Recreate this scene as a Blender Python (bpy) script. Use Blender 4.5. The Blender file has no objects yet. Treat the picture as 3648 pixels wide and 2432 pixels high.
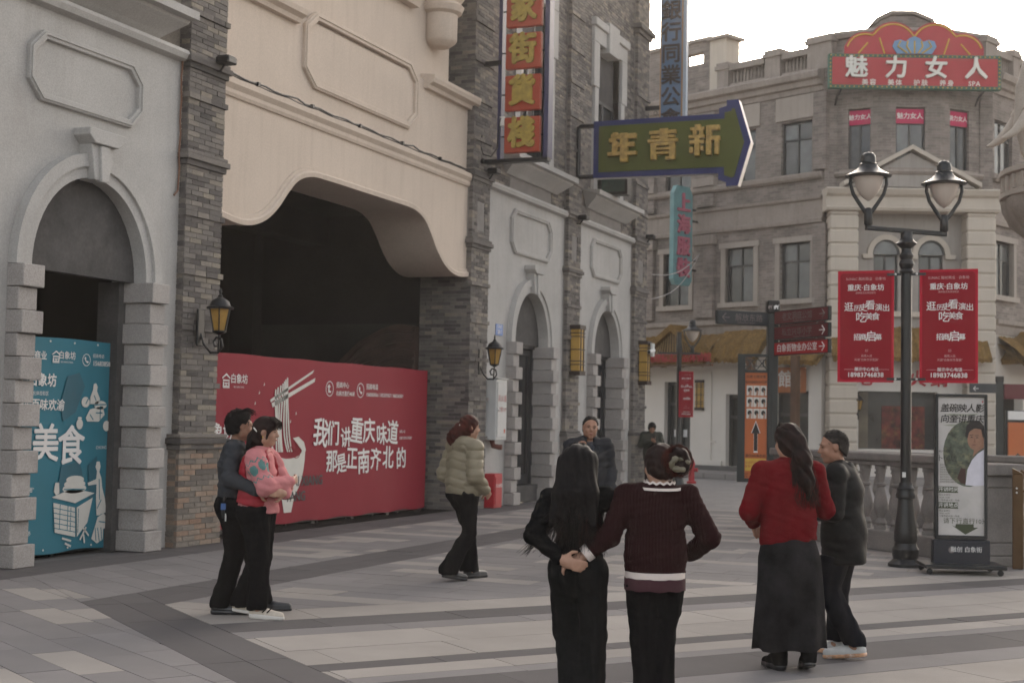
import bpy, bmesh, math, random, time
import numpy as np
from mathutils import Vector, Matrix
random.seed(11); np.random.seed(11)
T0 = time.time()
SC = bpy.context.scene
COL = SC.collection
R = math.radians

# ------------------------------------------------------------------ camera
cd = bpy.data.cameras.new('camera'); cam = bpy.data.objects.new('camera', cd); COL.objects.link(cam)
cd.sensor_width = 36; cd.lens = 50.0; cd.clip_start = .1; cd.clip_end = 3000
cam.matrix_world = (Matrix.Translation((0, 0, 1.62)) @ Matrix.Rotation(R(22.677), 4, 'Z') @
                    Matrix.Rotation(R(93.1135), 4, 'X') @ Matrix.Rotation(R(1.0813), 4, 'Z'))
cd.dof.use_dof = True; cd.dof.focus_distance = 9.6; cd.dof.aperture_fstop = 4.0
SC.camera = cam

# ------------------------------------------------------------------ light
SUN_EL, SUN_AZ = R(14.7), R(-5.3)
wld = bpy.data.worlds.new('World'); SC.world = wld; wld.use_nodes = True
nt = wld.node_tree; bg = nt.nodes['Background']
sky = nt.nodes.new('ShaderNodeTexSky'); sky.sky_type = 'NISHITA'; sky.sun_disc = False
sky.sun_elevation = SUN_EL; sky.sun_rotation = SUN_AZ
sky.air_density = 1.0; sky.dust_density = 5.0; sky.ozone_density = 1.0; sky.altitude = 200
hs = nt.nodes.new('ShaderNodeHueSaturation'); hs.inputs['Saturation'].default_value = .38
nt.links.new(sky.outputs[0], hs.inputs['Color']); nt.links.new(hs.outputs[0], bg.inputs[0])
bg.inputs[1].default_value = .15
sl = bpy.data.lights.new('sun', 'SUN'); sun = bpy.data.objects.new('sun', sl); COL.objects.link(sun)
sl.energy = 2.0; sl.angle = R(.6); sl.color = (1, .86, .7)
sd = Vector((math.sin(SUN_AZ)*math.cos(SUN_EL), math.cos(SUN_AZ)*math.cos(SUN_EL), math.sin(SUN_EL)))
sun.rotation_euler = sd.to_track_quat('Z', 'Y').to_euler()
vs = SC.view_settings; vs.view_transform = 'Standard'; vs.look = 'None'; vs.gamma = 1
vs.use_curve_mapping = False; vs.exposure = 1.8
vs.use_white_balance = True; vs.white_balance_temperature = 7000; vs.white_balance_tint = 12
SC.cycles.max_bounces = 8; SC.cycles.use_denoising = True; SC.cycles.volume_bounces = 0
SC.cycles.transparent_max_bounces = 8

# ------------------------------------------------------------------ materials
MATS = {}
def rgb(h):
    h = h.lstrip('#'); c = [int(h[i:i+2], 16)/255 for i in (0, 2, 4)]
    return tuple((x/12.92 if x <= .04045 else ((x+.055)/1.055)**2.4) for x in c)
def mat(name, col, rough=.8, var=.08, scale=3., fine=0., fscale=120., bump=0., bscale=90., rnd=0., ramp=None,
        metal=0., stain=0., sscale=.8, scol=None, streak=0., spec=.4, alpha=1., emit=0., trans=0., wave=None, wdist=.3):
    """procedural material: broad tone drift, fine grain, stains, per-piece variation and relief"""
    if name in MATS: return MATS[name]
    m = bpy.data.materials.new(name); m.use_nodes = True; t = m.node_tree; N = t.nodes; L = t.links
    b = N['Principled BSDF']
    geo = N.new('ShaderNodeNewGeometry')
    pos = geo.outputs['Position']
    def noise(sc_, det=4, vec=None, rough_=.6):
        n = N.new('ShaderNodeTexNoise'); n.inputs['Scale'].default_value = sc_; n.inputs['Detail'].default_value = det
        n.inputs['Roughness'].default_value = rough_; L.new(vec or pos, n.inputs['Vector']); return n.outputs['Fac']
    def mix(a, bcol, fac, mode='MIX'):
        x = N.new('ShaderNodeMix'); x.data_type = 'RGBA'; x.blend_type = mode
        for s, v in ((x.inputs[0], fac), (x.inputs[6], a), (x.inputs[7], bcol)):
            if isinstance(v, bpy.types.NodeSocket): L.new(v, s)
            elif isinstance(v, tuple): s.default_value = (*v[:3], 1)
            else: s.default_value = v
        return x.outputs[2]
    def maprange(v, a, b_, c=0., d=1.):
        x = N.new('ShaderNodeMapRange'); L.new(v, x.inputs[0])
        for i, q in enumerate((a, b_, c, d)): x.inputs[i+1].default_value = q
        return x.outputs[0]
    def rand():
        oi = N.new('ShaderNodeObjectInfo'); a = N.new('ShaderNodeMath'); a.operation = 'ADD'
        L.new(oi.outputs['Random'], a.inputs[0]); L.new(geo.outputs['Random Per Island'], a.inputs[1])
        f = N.new('ShaderNodeMath'); f.operation = 'FRACT'; L.new(a.outputs[0], f.inputs[0]); return f.outputs[0]
    c = col
    if ramp:
        cr = N.new('ShaderNodeValToRGB'); cr.color_ramp.interpolation = 'LINEAR'
        els = cr.color_ramp.elements
        while len(els) < len(ramp): els.new(.5)
        for i, (p, q) in enumerate(ramp): els[i].position = p; els[i].color = (*q, 1)
        L.new(rand(), cr.inputs[0]); c = cr.outputs[0]
    elif rnd:
        c = mix(tuple(x*(1-rnd) for x in col), tuple(min(1, x*(1+rnd)) for x in col), rand())
    if var:
        f = maprange(noise(scale, 5), .3, .7)
        c = mix(c, mix(c, (1-2*var,)*3, 1., 'MULTIPLY'), f)
    if stain:
        f = maprange(noise(sscale, 6, None, .7), .5, .75, 0, stain)
        c = mix(c, scol or (.12, .1, .08), f)
    if streak:
        mp = N.new('ShaderNodeMapping'); mp.inputs['Scale'].default_value = (5, 5, .35); L.new(pos, mp.inputs[0])
        f = maprange(noise(1.6, 5, mp.outputs[0]), .5, .78, 0, streak)
        c = mix(c, scol or (.13, .11, .09), f)
    if fine:
        f = noise(fscale, 2)
        c = mix(c, mix(c, (1-2*fine,)*3, 1., 'MULTIPLY'), maprange(f, .35, .65))
    if isinstance(c, tuple): b.inputs['Base Color'].default_value = (*c, 1)
    else: L.new(c, b.inputs['Base Color'])
    b.inputs['Roughness'].default_value = rough; b.inputs['Metallic'].default_value = metal
    b.inputs['Specular IOR Level'].default_value = spec
    if alpha < 1: b.inputs['Alpha'].default_value = alpha
    if trans: b.inputs['Transmission Weight'].default_value = trans
    if emit: b.inputs['Emission Color'].default_value = (*col, 1); b.inputs['Emission Strength'].default_value = emit
    if bump:
        h = noise(bscale, 3)
        if wave:
            w = N.new('ShaderNodeTexWave'); w.wave_type = 'BANDS'; w.bands_direction = wave[0]; w.inputs['Scale'].default_value = wave[1]
            w.inputs['Distortion'].default_value = wave[2] if len(wave) > 2 else 0
            tc = N.new('ShaderNodeTexCoord'); L.new(tc.outputs['Object'], w.inputs['Vector']); h = w.outputs['Fac']
        bp = N.new('ShaderNodeBump'); bp.inputs['Strength'].default_value = bump; bp.inputs['Distance'].default_value = .01
        L.new(h, bp.inputs['Height']); L.new(bp.outputs[0], b.inputs['Normal'])
    MATS[name] = m; return m

BRICKRAMP = [(0, (.105, .095, .09)), (.3, (.165, .15, .14)), (.55, (.21, .19, .175)), (.8, (.26, .232, .205)), (.93, (.33, .29, .235)), (1., (.08, .075, .072))]
M_stucco = mat('stucco', (.5, .485, .465), .92, .09, 1.1, .075, 55, .4, 90, streak=.3, stain=.3, sscale=.9, scol=(.33, .3, .275), spec=.2)
M_cream = mat('cream_stucco', (.64, .54, .455), .9, .05, .9, .05, 40, .25, 90, streak=.3, stain=.12, sscale=.6, scol=(.42, .34, .275), spec=.2)
M_granite = mat('granite', (.42, .39, .37), .85, .08, 2, .13, 70, .35, 90, rnd=.1, stain=.15, sscale=2, spec=.2)
M_brick = mat('grey_brick', (.2, .18, .16), .9, .12, 9, .12, 60, .5, 60, ramp=BRICKRAMP)
M_brickwarm = mat('warm_brick', (.3, .22, .17), .9, .12, 9, .12, 60, .5, 60,
                  ramp=[(0, (.15, .13, .115)), (.4, (.27, .235, .2)), (.7, (.36, .265, .2)), (1, (.3, .19, .135))])
M_mortar = mat('mortar', (.27, .25, .235), .95, .1, 5, .1, 80, .3, 80)
M_slate = mat('dark_render', (.105, .1, .098), .85, .2, 1.7, .08, 30, .2, 40, stain=.45, sscale=2.2, scol=(.17, .158, .15), spec=.15)
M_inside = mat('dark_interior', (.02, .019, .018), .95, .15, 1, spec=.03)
M_steel = mat('dark_door_metal', (.055, .055, .058), .45, .1, 3, metal=.2)
M_glassdark = mat('dark_glass', (.03, .034, .038), .12, .3, 1.2, spec=.6)
M_black = mat('black_iron', (.012, .012, .013), .42, .2, 6, bump=.1, bscale=60)
M_amber = mat('amber_glass', (.44, .25, .06), .35, .2, 7)

# ------------------------------------------------------------------ mesh helpers
class MB:
    """collects shapes and links them as one mesh object"""
    def __init__(s): s.v = []; s.f = []; s.m = []; s.cur = 0
    def add(s, vs_, fs):
        o = len(s.v); s.v.extend(tuple(map(float, v)) for v in vs_)
        for f in fs: s.f.append(tuple(o+i for i in f)); s.m.append(s.cur)
        return s
    def box(s, a, b):
        (x0, y0, z0), (x1, y1, z1) = a, b
        if x0 > x1: x0, x1 = x1, x0
        if y0 > y1: y0, y1 = y1, y0
        if z0 > z1: z0, z1 = z1, z0
        return s.add([(x0,y0,z0),(x1,y0,z0),(x1,y1,z0),(x0,y1,z0),(x0,y0,z1),(x1,y0,z1),(x1,y1,z1),(x0,y1,z1)],
                     [(0,3,2,1),(4,5,6,7),(0,1,5,4),(1,2,6,5),(2,3,7,6),(3,0,4,7)])
    def obox(s, c, u, n, lu, ln, lz):
        """box centred at c, lu along u, ln along n, lz along z"""
        c = Vector(c); u = Vector(u)*lu/2; n = Vector(n)*ln/2; z = Vector((0, 0, lz/2))
        P = [c+a*u+b*n+d*z for d in (-1, 1) for a, b in ((-1,-1),(1,-1),(1,1),(-1,1))]
        return s.add(P, [(0,3,2,1),(4,5,6,7),(0,1,5,4),(1,2,6,5),(2,3,7,6),(3,0,4,7)])
    def prism(s, poly, fn, d0, d1):
        """poly: list of 2d points; fn(a,b,d)->3d; extruded from d0 to d1 (d1 is the front)"""
        n = len(poly)
        A = [fn(a, b, d0) for a, b in poly]; B = [fn(a, b, d1) for a, b in poly]
        return s.add(A+B, [tuple(range(n-1, -1, -1)), tuple(range(n, 2*n))] + [(i, (i+1) % n, n+(i+1) % n, n+i) for i in range(n)])
    def strip(s, rows, closed=False, capends=False):
        """rows: list of equally long point lists, joined as a surface"""
        n = len(rows[0]); vs_ = [p for r_ in rows for p in r_]; fs = []
        for i in range(len(rows)-1):
            for j in range(n if closed else n-1):
                a = i*n+j; b = i*n+(j+1) % n
                fs.append((a, b, b+n, a+n))
        if capends: fs += [tuple(range(n-1, -1, -1)), tuple(range((len(rows)-1)*n, len(rows)*n))]
        return s.add(vs_, fs)
    def lathe(s, prof, c=(0, 0, 0), seg=16, sy=1.):
        rows = [[(c[0]+r_*math.cos(2*math.pi*k/seg), c[1]+sy*r_*math.sin(2*math.pi*k/seg), c[2]+z) for k in range(seg)] for r_, z in prof]
        return s.strip(rows, True, True)
    def tube(s, pts, rad, seg=8):
        P = [Vector(p) for p in pts]; n = len(P)
        rad = rad if isinstance(rad, (list, tuple)) else [rad]*n
        t0 = (P[1]-P[0]).normalized(); a = t0.orthogonal().normalized(); rows = []
        for i in range(n):
            t = (P[min(i+1, n-1)]-P[max(i-1, 0)]).normalized()
            a = (a - t*a.dot(t)).normalized(); b = t.cross(a)
            rows.append([P[i]+rad[i]*(a*math.cos(2*math.pi*k/seg)+b*math.sin(2*math.pi*k/seg)) for k in range(seg)])
        return s.strip(rows, True, True)
    def ball(s, c, r_, seg=12, rings=8):
        r_ = r_ if isinstance(r_, tuple) else (r_,)*3
        rows = [[(c[0]+r_[0]*math.sin(math.pi*i/rings)*math.cos(2*math.pi*k/seg), c[1]+r_[1]*math.sin(math.pi*i/rings)*math.sin(2*math.pi*k/seg),
                  c[2]-r_[2]*math.cos(math.pi*i/rings)) for k in range(seg)] for i in range(rings+1)]
        rows[0] = [(p[0], p[1], p[2]) for p in rows[0]]
        return s.strip(rows, True)
    def obj(s, name, m, parent=None, smooth=False, bevel=0., loc=None):
        me = bpy.data.meshes.new(name); me.from_pydata(s.v, [], s.f); me.update()
        for q in (m if isinstance(m, (list, tuple)) else [m]): me.materials.append(q)
        if isinstance(m, (list, tuple)): me.polygons.foreach_set('material_index', s.m)
        bm = bmesh.new(); bm.from_mesh(me); bmesh.ops.recalc_face_normals(bm, faces=bm.faces)
        if bevel:
            bmesh.ops.remove_doubles(bm, verts=bm.verts, dist=1e-5)
            es = [e for e in bm.edges if len(e.link_faces) == 2 and e.calc_face_angle(0) > .5]
            bmesh.ops.bevel(bm, geom=es, offset=bevel, segments=1, affect='EDGES', clamp_overlap=True)
        bm.to_mesh(me); bm.free()
        if smooth: shade(me, smooth if smooth is not True else 40)
        return link(name, me, parent)
def shade(me, ang=40):
    me.polygons.foreach_set('use_smooth', [True]*len(me.polygons))
    try: me.set_sharp_from_angle(angle=R(ang))
    except Exception: pass
def link(name, me, parent=None):
    o = bpy.data.objects.new(name, me); COL.objects.link(o)
    if parent is not None:
        o.parent = parent
        if parent.get('world_built'): o.matrix_parent_inverse = Matrix.Translation(-parent.location)
    return o
WB = []
def thing(name, label, cat, loc=(0, 0, 0), rz=0., group=None, world=False):
    o = bpy.data.objects.new(name, None); COL.objects.link(o); o.location = loc; o.rotation_euler = (0, 0, rz)
    o.empty_display_size = .1
    tag(o, label, cat, group)
    if world: o['world_built'] = 1; WB.append(o)
    return o
def tag(o, label, cat, group=None):
    o['label'] = label; o['category'] = cat
    if group: o['group'] = group
    return o
def struct(o): o['kind'] = 'structure'; return o
def stuff(o): o['kind'] = 'stuff'; return o
def text(body, size, o, u, v, m, name='lettering', parent=None, bold=0, ext=0., align='CENTER', sx=1., sp=1., lift=.002, res=2, shear=0.):
    """flat or raised lettering at point o, running along u with up vector v"""
    cu = bpy.data.curves.new('letters', 'FONT'); cu.body = body; cu.size = size; cu.align_x = align; cu.align_y = 'CENTER'
    cu.resolution_u = res; cu.space_character = sp; cu.extrude = ext; cu.shear = shear
    tmp = bpy.data.objects.new('letters', cu)
    me = bpy.data.meshes.new_from_object(tmp)
    bpy.data.objects.remove(tmp); bpy.data.curves.remove(cu)
    u = Vector(u).normalized(); v = Vector(v).normalized(); n = u.cross(v)
    co = np.empty(len(me.vertices)*3); me.vertices.foreach_get('co', co); co = co.reshape(-1, 3)
    faces = [tuple(p.vertices) for p in me.polygons]; bpy.data.meshes.remove(me)
    U, V, Nn, O = map(np.array, (u, v, n, Vector(o)))
    sh = [(0, 0)]
    if bold: sh += [(bold*size*math.cos(a), bold*size*math.sin(a)) for a in (0, 1.57, 3.14, 4.71, .8, 2.36, 3.9, 5.5)]
    mb = MB()
    for i, (a, b) in enumerate(sh):
        W = O + np.outer((co[:, 0]+a)*sx, U) + np.outer(co[:, 1]+b, V) + np.outer(co[:, 2]+ext+lift+i*.00025, Nn)
        mb.add(W, faces)
    me = bpy.data.meshes.new(name); me.from_pydata(mb.v, [], mb.f); me.materials.append(m); me.update()
    return link(name, me, parent)
def unit_box(name, m, bev=.08):
    bm = bmesh.new(); bmesh.ops.create_cube(bm, size=1)
    me = bpy.data.meshes.new(name); bm.to_mesh(me); bm.free(); me.materials.append(m); return me
def bricks(parent, runs, m, keep=300, jit=.35, name='brick'):
    """runs: (origin, u, n, length, z0, z1, rowh, bricklen, proud). First `keep` are single objects, the rest one stuff mesh"""
    lst = []
    for (o, u, n, ln, z0, z1, rh, bl, pr) in runs:
        o = Vector(o); u = Vector(u); n = Vector(n)
        rows = max(1, round((z1-z0)/rh)); rh = (z1-z0)/rows
        for r_ in range(rows):
            x = 0.; first = True; off = bl*(.5 if r_ % 2 else 1.)
            while x < ln-.02:
                w = min((off if first else bl)*random.uniform(.93, 1.07), ln-x)
                if ln-x-w < .07: w = ln-x
                first = False; g = .009
                p = pr+random.uniform(-.4, .6)*.008
                dep = .07+p
                c = o+u*(x+w/2)+n*(p-dep/2)+Vector((0, 0, z0+(r_+.5)*rh))
                lst.append((c, u, n, w-g, dep, rh-g)); x += w
    me = unit_box(name, m)
    for c, u, n, w, d, h in lst[:keep]:
        o = bpy.data.objects.new(name, me); COL.objects.link(o); o.parent = parent
        M_ = Matrix(((u.x*w, n.x*d, 0, c.x), (u.y*w, n.y*d, 0, c.y), (0, 0, h, c.z), (0, 0, 0, 1)))
        if parent.get('world_built'): o.matrix_parent_inverse = Matrix.Translation(-parent.location)
        o.matrix_basis = M_
    if len(lst) > keep:
        mb = MB()
        for c, u, n, w, d, h in lst[keep:]: mb.obox(c, u, n, w, d, h)
        stuff(mb.obj('brickwork', m, parent))
    return lst
# ================================================================== ground
M_ground = mat('ground_joint', (.16, .15, .145), .95, .1, 2)
def paving_far():
    m = bpy.data.materials.new('far_paving'); m.use_nodes = True; t = m.node_tree; b = t.nodes['Principled BSDF']
    g = t.nodes.new('ShaderNodeNewGeometry'); br = t.nodes.new('ShaderNodeTexBrick')
    br.inputs['Scale'].default_value = 1; br.inputs['Brick Width'].default_value = .9; br.inputs['Row Height'].default_value = .35
    br.inputs['Mortar Size'].default_value = .008; br.inputs['Color1'].default_value = (.27, .25, .24, 1); br.inputs['Color2'].default_value = (.36, .335, .31, 1)
    br.inputs['Mortar'].default_value = (.15, .14, .13, 1); br.inputs['Bias'].default_value = -.5
    n = t.nodes.new('ShaderNodeTexNoise'); n.inputs['Scale'].default_value = .7; n.inputs['Detail'].default_value = 6
    mx = t.nodes.new('ShaderNodeMix'); mx.data_type = 'RGBA'; mx.blend_type = 'MULTIPLY'; mx.inputs[0].default_value = .35
    t.links.new(g.outputs['Position'], br.inputs['Vector']); t.links.new(g.outputs['Position'], n.inputs['Vector'])
    t.links.new(br.outputs[0], mx.inputs[6]); t.links.new(n.outputs['Fac'], mx.inputs[7]); t.links.new(mx.outputs[2], b.inputs['Base Color'])
    b.inputs['Roughness'].default_value = .75
    return m
M_farpave = paving_far()
plaza = struct(MB().add([(-70, -60, -.014), (60, -60, -.014), (60, 26, -.014), (-70, 26, -.014)], [(0, 1, 2, 3)]).obj('plaza', M_ground))
street = struct(MB().add([(-400, 25.99, -.010), (400, 25.99, -.010), (400, 600, -.010), (-400, 600, -.010)], [(0, 1, 2, 3)]).obj('street', M_farpave))
pvkw = dict(rough=.85, spec=.1, var=.07, scale=1.3, fine=.07, fscale=160, bump=.12, bscale=220, rnd=.07, stain=.16, sscale=1.6, scol=(.17, .15, .14))
M_pgrey = mat('grey_paver', (.238, .221, .216), **pvkw)
M_pbeige = mat('beige_paver', (.35, .318, .29), **pvkw)
M_pdark = mat('dark_paver', (.125, .115, .114), **pvkw)

def clip(poly, n, d):
    out = []
    for i in range(len(poly)):
        p, q = poly[i], poly[(i+1) % len(poly)]
        a = n[0]*p[0]+n[1]*p[1]-d; b = n[0]*q[0]+n[1]*q[1]-d
        if a >= 0: out.append(p)
        if a*b < 0: t = a/(a-b); out.append((p[0]+t*(q[0]-p[0]), p[1]+t*(q[1]-p[1])))
    return out
ga = R(52.45); GA = (-math.sin(ga), math.cos(ga)); GB = (math.cos(ga), math.sin(ga))
g2 = R(59.5); HA = (-math.sin(g2), math.cos(g2)); HB = (math.cos(g2), math.sin(g2))
XA, YA = (1, 0), (0, 1)
TILES = []
def lay(u, v, u0, u1, v0, v1, cuts, m):
    """one rectangular paver spanning [u0,u1]x[v0,v1] in the frame (u,v), cut by half planes n.p>=d"""
    j = .0035
    P = [(u[0]*a+v[0]*b, u[1]*a+v[1]*b) for a, b in ((u0+j, v0+j), (u1-j, v0+j), (u1-j, v1-j), (u0+j, v1-j))]
    for n, d in cuts:
        if len(P) >= 3: P = clip(P, n, d+j)
    if len(P) < 3: return
    A = abs(sum(P[i][0]*P[(i+1) % len(P)][1]-P[(i+1) % len(P)][0]*P[i][1] for i in range(len(P))))/2
    if A < .004: return
    if sum(P[i][0]*P[(i+1) % len(P)][1]-P[(i+1) % len(P)][0]*P[i][1] for i in range(len(P))) < 0: P = P[::-1]
    TILES.append((P, m))
def rows(u, v, ulo, uhi, vlo, vhi, rw, lens, cuts, pick, seed):
    rnd = random.Random(seed); k = vlo; i = 0
    while k < vhi-1e-6:
        x = ulo-rnd.random()*1.2
        while x < uhi:
            l = rnd.choice(lens); m = pick(rnd, x+l/2, k+rw/2); lay(u, v, x, x+l, k, k+rw, cuts, m); x += l
        k += rw; i += 1
neg = lambda t: (-t[0], -t[1])
def pk(p):
    return lambda r_, a, b: (M_pbeige if r_.random() < p else M_pgrey)
# strip of dark stone along the foot of the wall
rows(YA, XA, 2, 26, -10.5, -9.72, .39, [.8, 1.0], [], lambda r_, a, b: M_pdark, 1)
# zone beside the arched bay, set skew to the wall
acc = [(11.48, 2.77), (10.46, 2.58), (9.46, 2.4), (13.2, 2.75), (9.1, 1.75), (10.2, 1.3)]
accw = [(GA[0]*a+GB[0]*b, GA[1]*a+GB[1]*b) for a, b in acc]
def pick1(r_, a, b):
    x, y = HA[0]*a+HB[0]*b, HA[1]*a+HB[1]*b
    if any((x-p)**2+(y-q)**2 < .09 for p, q in accw): return M_pbeige
    return M_pgrey
c_l = [((-1, 0), 8.05), ((1, 0), -9.72), ((0, -1), -14.2)]
c_b = [(neg(GB), -2.91), ((1, 0), -9.72)]
rows(HA, HB, 4, 20, -2, 10, .3, [.62, .7, .9], [((-1, 0), 8.05), ((1, 0), -9.72), ((0, -1), -14.2), (GB, 2.91)], pick1, 2)
rows(HA, HB, 2, 20, -4, 10, .3, [.62, .7, .9], c_b+[((0, -1), -14.2)], pick1, 3)
# strip between wall and long dark band, square to the wall
rows(XA, YA, -9.8, -8, 14.2, 26, .345, [.55, .75, 1.05], [((-1, 0), 8.05), ((1, 0), -9.72)], pk(.3), 4)
# dark bands: the oblique one and the one parallel to the wall
for k in (2.91, 3.21):
    rows(GA, GB, 2, 14, k, k+.3, .3, [.9, 1.1], [((1, 0), -8.05)], lambda r_, a, b: M_pdark, 5)
rows(YA, XA, 8, 26, -8.05, -7.35, .35, [.9, 1.2], [(GB, 3.51)], lambda r_, a, b: M_pdark, 6)
# field of grey pavers with light dashes
rows(XA, YA, -7.4, 4, 9.62, 26, .345, [.6, .8, 1.1], [((1, 0), -7.35), (GA, 11.29), (GB, 3.51)], pk(.24), 7)
# long stripes of the open square
for a0, a1, m in [(10.72, 11.29, M_pbeige), (10.27, 10.72, M_pdark), (9.95, 10.27, M_pgrey), (9.31, 9.95, M_pbeige), (8.74, 9.31, M_pbeige),
                  (8.5, 8.74, M_pdark), (8.2, 8.5, M_pbeige), (8.0, 8.2, M_pgrey), (7.4, 8.0, M_pdark), (7.02, 7.4, M_pgrey), (6.4, 7.02, M_pbeige),
                  (6.0, 6.4, M_pgrey), (5.4, 6.0, M_pdark), (4.8, 5.4, M_pbeige), (4.2, 4.8, M_pgrey), (3.6, 4.2, M_pdark), (3., 3.6, M_pbeige)]:
    rows(GB, GA, 2, 17, a0, a1, a1-a0, [1.0, 1.2, 1.35], [((1, 0), -7.35), (GB, 3.51)], lambda r_, a, b, m=m: m, int(a0*100))
def seen(P):
    x = sum(p[0] for p in P)/len(P); y = sum(p[1] for p in P)/len(P)
    fx, fy = -math.sin(R(22.68)), math.cos(R(22.68)); d = x*fx+y*fy; l = x*fy-y*fx
    return d, abs(l)/max(d, .1) < .375 and d > 7.2
vis = sorted(((seen(P)[0]-.6*len(P)*0, P, m) for P, m in TILES if seen(P)[1]), key=lambda t: t[0])
rest = [(P, m) for P, m in TILES if not seen(P)[1]]
def paver(mb, P, rnd):
    z = rnd.uniform(-.0012, .0012); n = len(P); c = (sum(p[0] for p in P)/n, sum(p[1] for p in P)/n)
    tx, ty = rnd.uniform(-.0015, .0015), rnd.uniform(-.0015, .0015)
    top = [(p[0], p[1], z+tx*(p[0]-c[0])+ty*(p[1]-c[1])) for p in P]; bot = [(p[0], p[1], -.013) for p in P]
    mb.add(bot+top, [tuple(range(n, 2*n))]+[(i, (i+1) % n, n+(i+1) % n, n+i) for i in range(n)])
rr = random.Random(5)
for d, P, m in vis[:290]:
    mb = MB(); paver(mb, P, rr); mb.obj('paver', m, plaza)
for m in (M_pgrey, M_pbeige, M_pdark):
    mb = MB()
    for P, q in [(P, q) for d, P, q in vis[290:]]+rest:
        if q is m: paver(mb, P, rr)
    stuff(mb.obj('paver_field', m, plaza))

# ================================================================== left terrace (faces +X)
WX = -10.45                                   # wall face
PX = -10.35                                   # pilaster face
def yz(a, b, d): return (d, a, b)             # (along wall, height, outwards)
def arch_pts(c, hw, sp, ap, n=20):
    return [(c+hw*math.cos(math.pi*k/n), sp+(ap-sp)*math.sin(math.pi*k/n)) for k in range(n+1)]
def stucco_bay(par, yl, yr, zt, c, hw, sp, ap):
    poly = [(yl, 0), (c-hw, 0)]+arch_pts(c, hw, sp, ap)[::-1]+[(c+hw, 0), (yr, 0), (yr, zt), (yl, zt)]
    return MB().prism(poly, yz, WX-.42, WX).obj('wall', M_stucco, par)
def arch_trim(par, c, hw, sp, ap):
    st = [(0, -.02), (0, .075), (.12, .075), (.125, .11), (.265, .11), (.27, -.02)]
    n = 28; rws = []
    for k in range(n+1):
        a = math.pi*k/n
        rws.append([(WX+x, c+(hw+r_)*math.cos(a), sp+(ap-sp+r_)*math.sin(a)) for r_, x in st])
    tr = MB().strip(rws, True, True).obj('arch_moulding', M_stucco, par, smooth=30)
    # keystone
    k = MB()
    poly = [(c-.12, ap-.03), (c+.12, ap-.03), (c+.2, ap+.36), (c-.2, ap+.36)]
    k.prism(poly, yz, WX-.05, WX+.17)
    poly = [(c-.2, ap+.36), (c+.2, ap+.36), (c+.3, ap+.44), (c+.3, ap+.52), (c-.3, ap+.52), (c-.3, ap+.44)]
    k.prism(poly, yz, WX-.05, WX+.23)
    k.prism([(c-.05, ap-.05), (c+.05, ap-.05), (c+.08, ap+.352), (c-.08, ap+.352)], yz, WX+.1, WX+.205)
    k.obj('keystone', M_stucco, par, bevel=.008)
def quoins(par, c, hw, sp):
    for sgn in (-1, 1):
        z = 0.; i = 0; hs_ = sp/13
        while i < 13:
            wide = i % 2 == 0
            a0 = c+sgn*(hw-(.05 if wide else .012)); a1 = c+sgn*(hw+.27)
            MB().box((WX-.3, a0, z+.004), (WX+(.215 if wide else .155), a1, z+hs_-.004)).obj('quoin', M_granite, par, bevel=.008)
            z += hs_; i += 1
def plaque(par, y0, y1, z0, z1, cx, cz, m, x=WX, w=.09, conc=True):
    def octo(e):
        a0, a1, b0, b1 = y0+e, y1-e, z0+e, z1-e; k = e*.4
        return [(a0+cx-k, b0), (a1-cx+k, b0), (a1, b0+cz-k), (a1, b1-cz+k), (a1-cx+k, b1), (a0+cx-k, b1), (a0, b1-cz+k), (a0, b0+cz-k)]
    A, B = octo(0), octo(w); n = 8
    mb = MB()
    rws = []
    for P, d in ((A, -.02), (A, .05), (B, .05), (B, -.02)): rws.append([(x+d, a, b) for a, b in P])
    mb.strip(rws, True).obj('plaque_frame', m, par, bevel=.006)
    C, D_ = octo(w*.25), octo(w*.55); MB().strip([[(x+d, a, b) for a, b in P] for P, d in ((C, .045), (C, .066), (D_, .066), (D_, .045))], True).obj('plaque_bead', m, par)
def bar(par, name, y0, y1, prof, m, x=WX):
    """moulding along the wall; prof = [(outwards, z)...]"""
    rws = [[(x+d, y, z) for d, z in prof] for y in (y0, y1)]
    return MB().strip(rws, True, True).obj(name, m, par)
def sill(par, c, hw, z, m, x=WX, dep=.36):
    """bracketed window sill with a splayed underside and mitred ends"""
    rws = []
    for d, zz, e in ((-.05, z-.3, 0), (.03, z-.3, 0), (.1, z-.24, .06), (dep*.72, z-.1, .2), (dep*.75, z-.06, .22), (dep, z-.05, .26), (dep, z+.05, .26), (-.05, z+.07, .26)):
        rws.append([(x+d, c-hw-e, zz), (x+d, c+hw+e, zz)])
    mb = MB(); n = len(rws)
    mb.add([p for r_ in rws for p in r_], [(2*i, 2*i+1, 2*i+3, 2*i+2) for i in range(n-1)]+[tuple(range(0, 2*n, 2)), tuple(range(2*n-1, 0, -2))])
    return mb.obj('window_sill', m, par)
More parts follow.
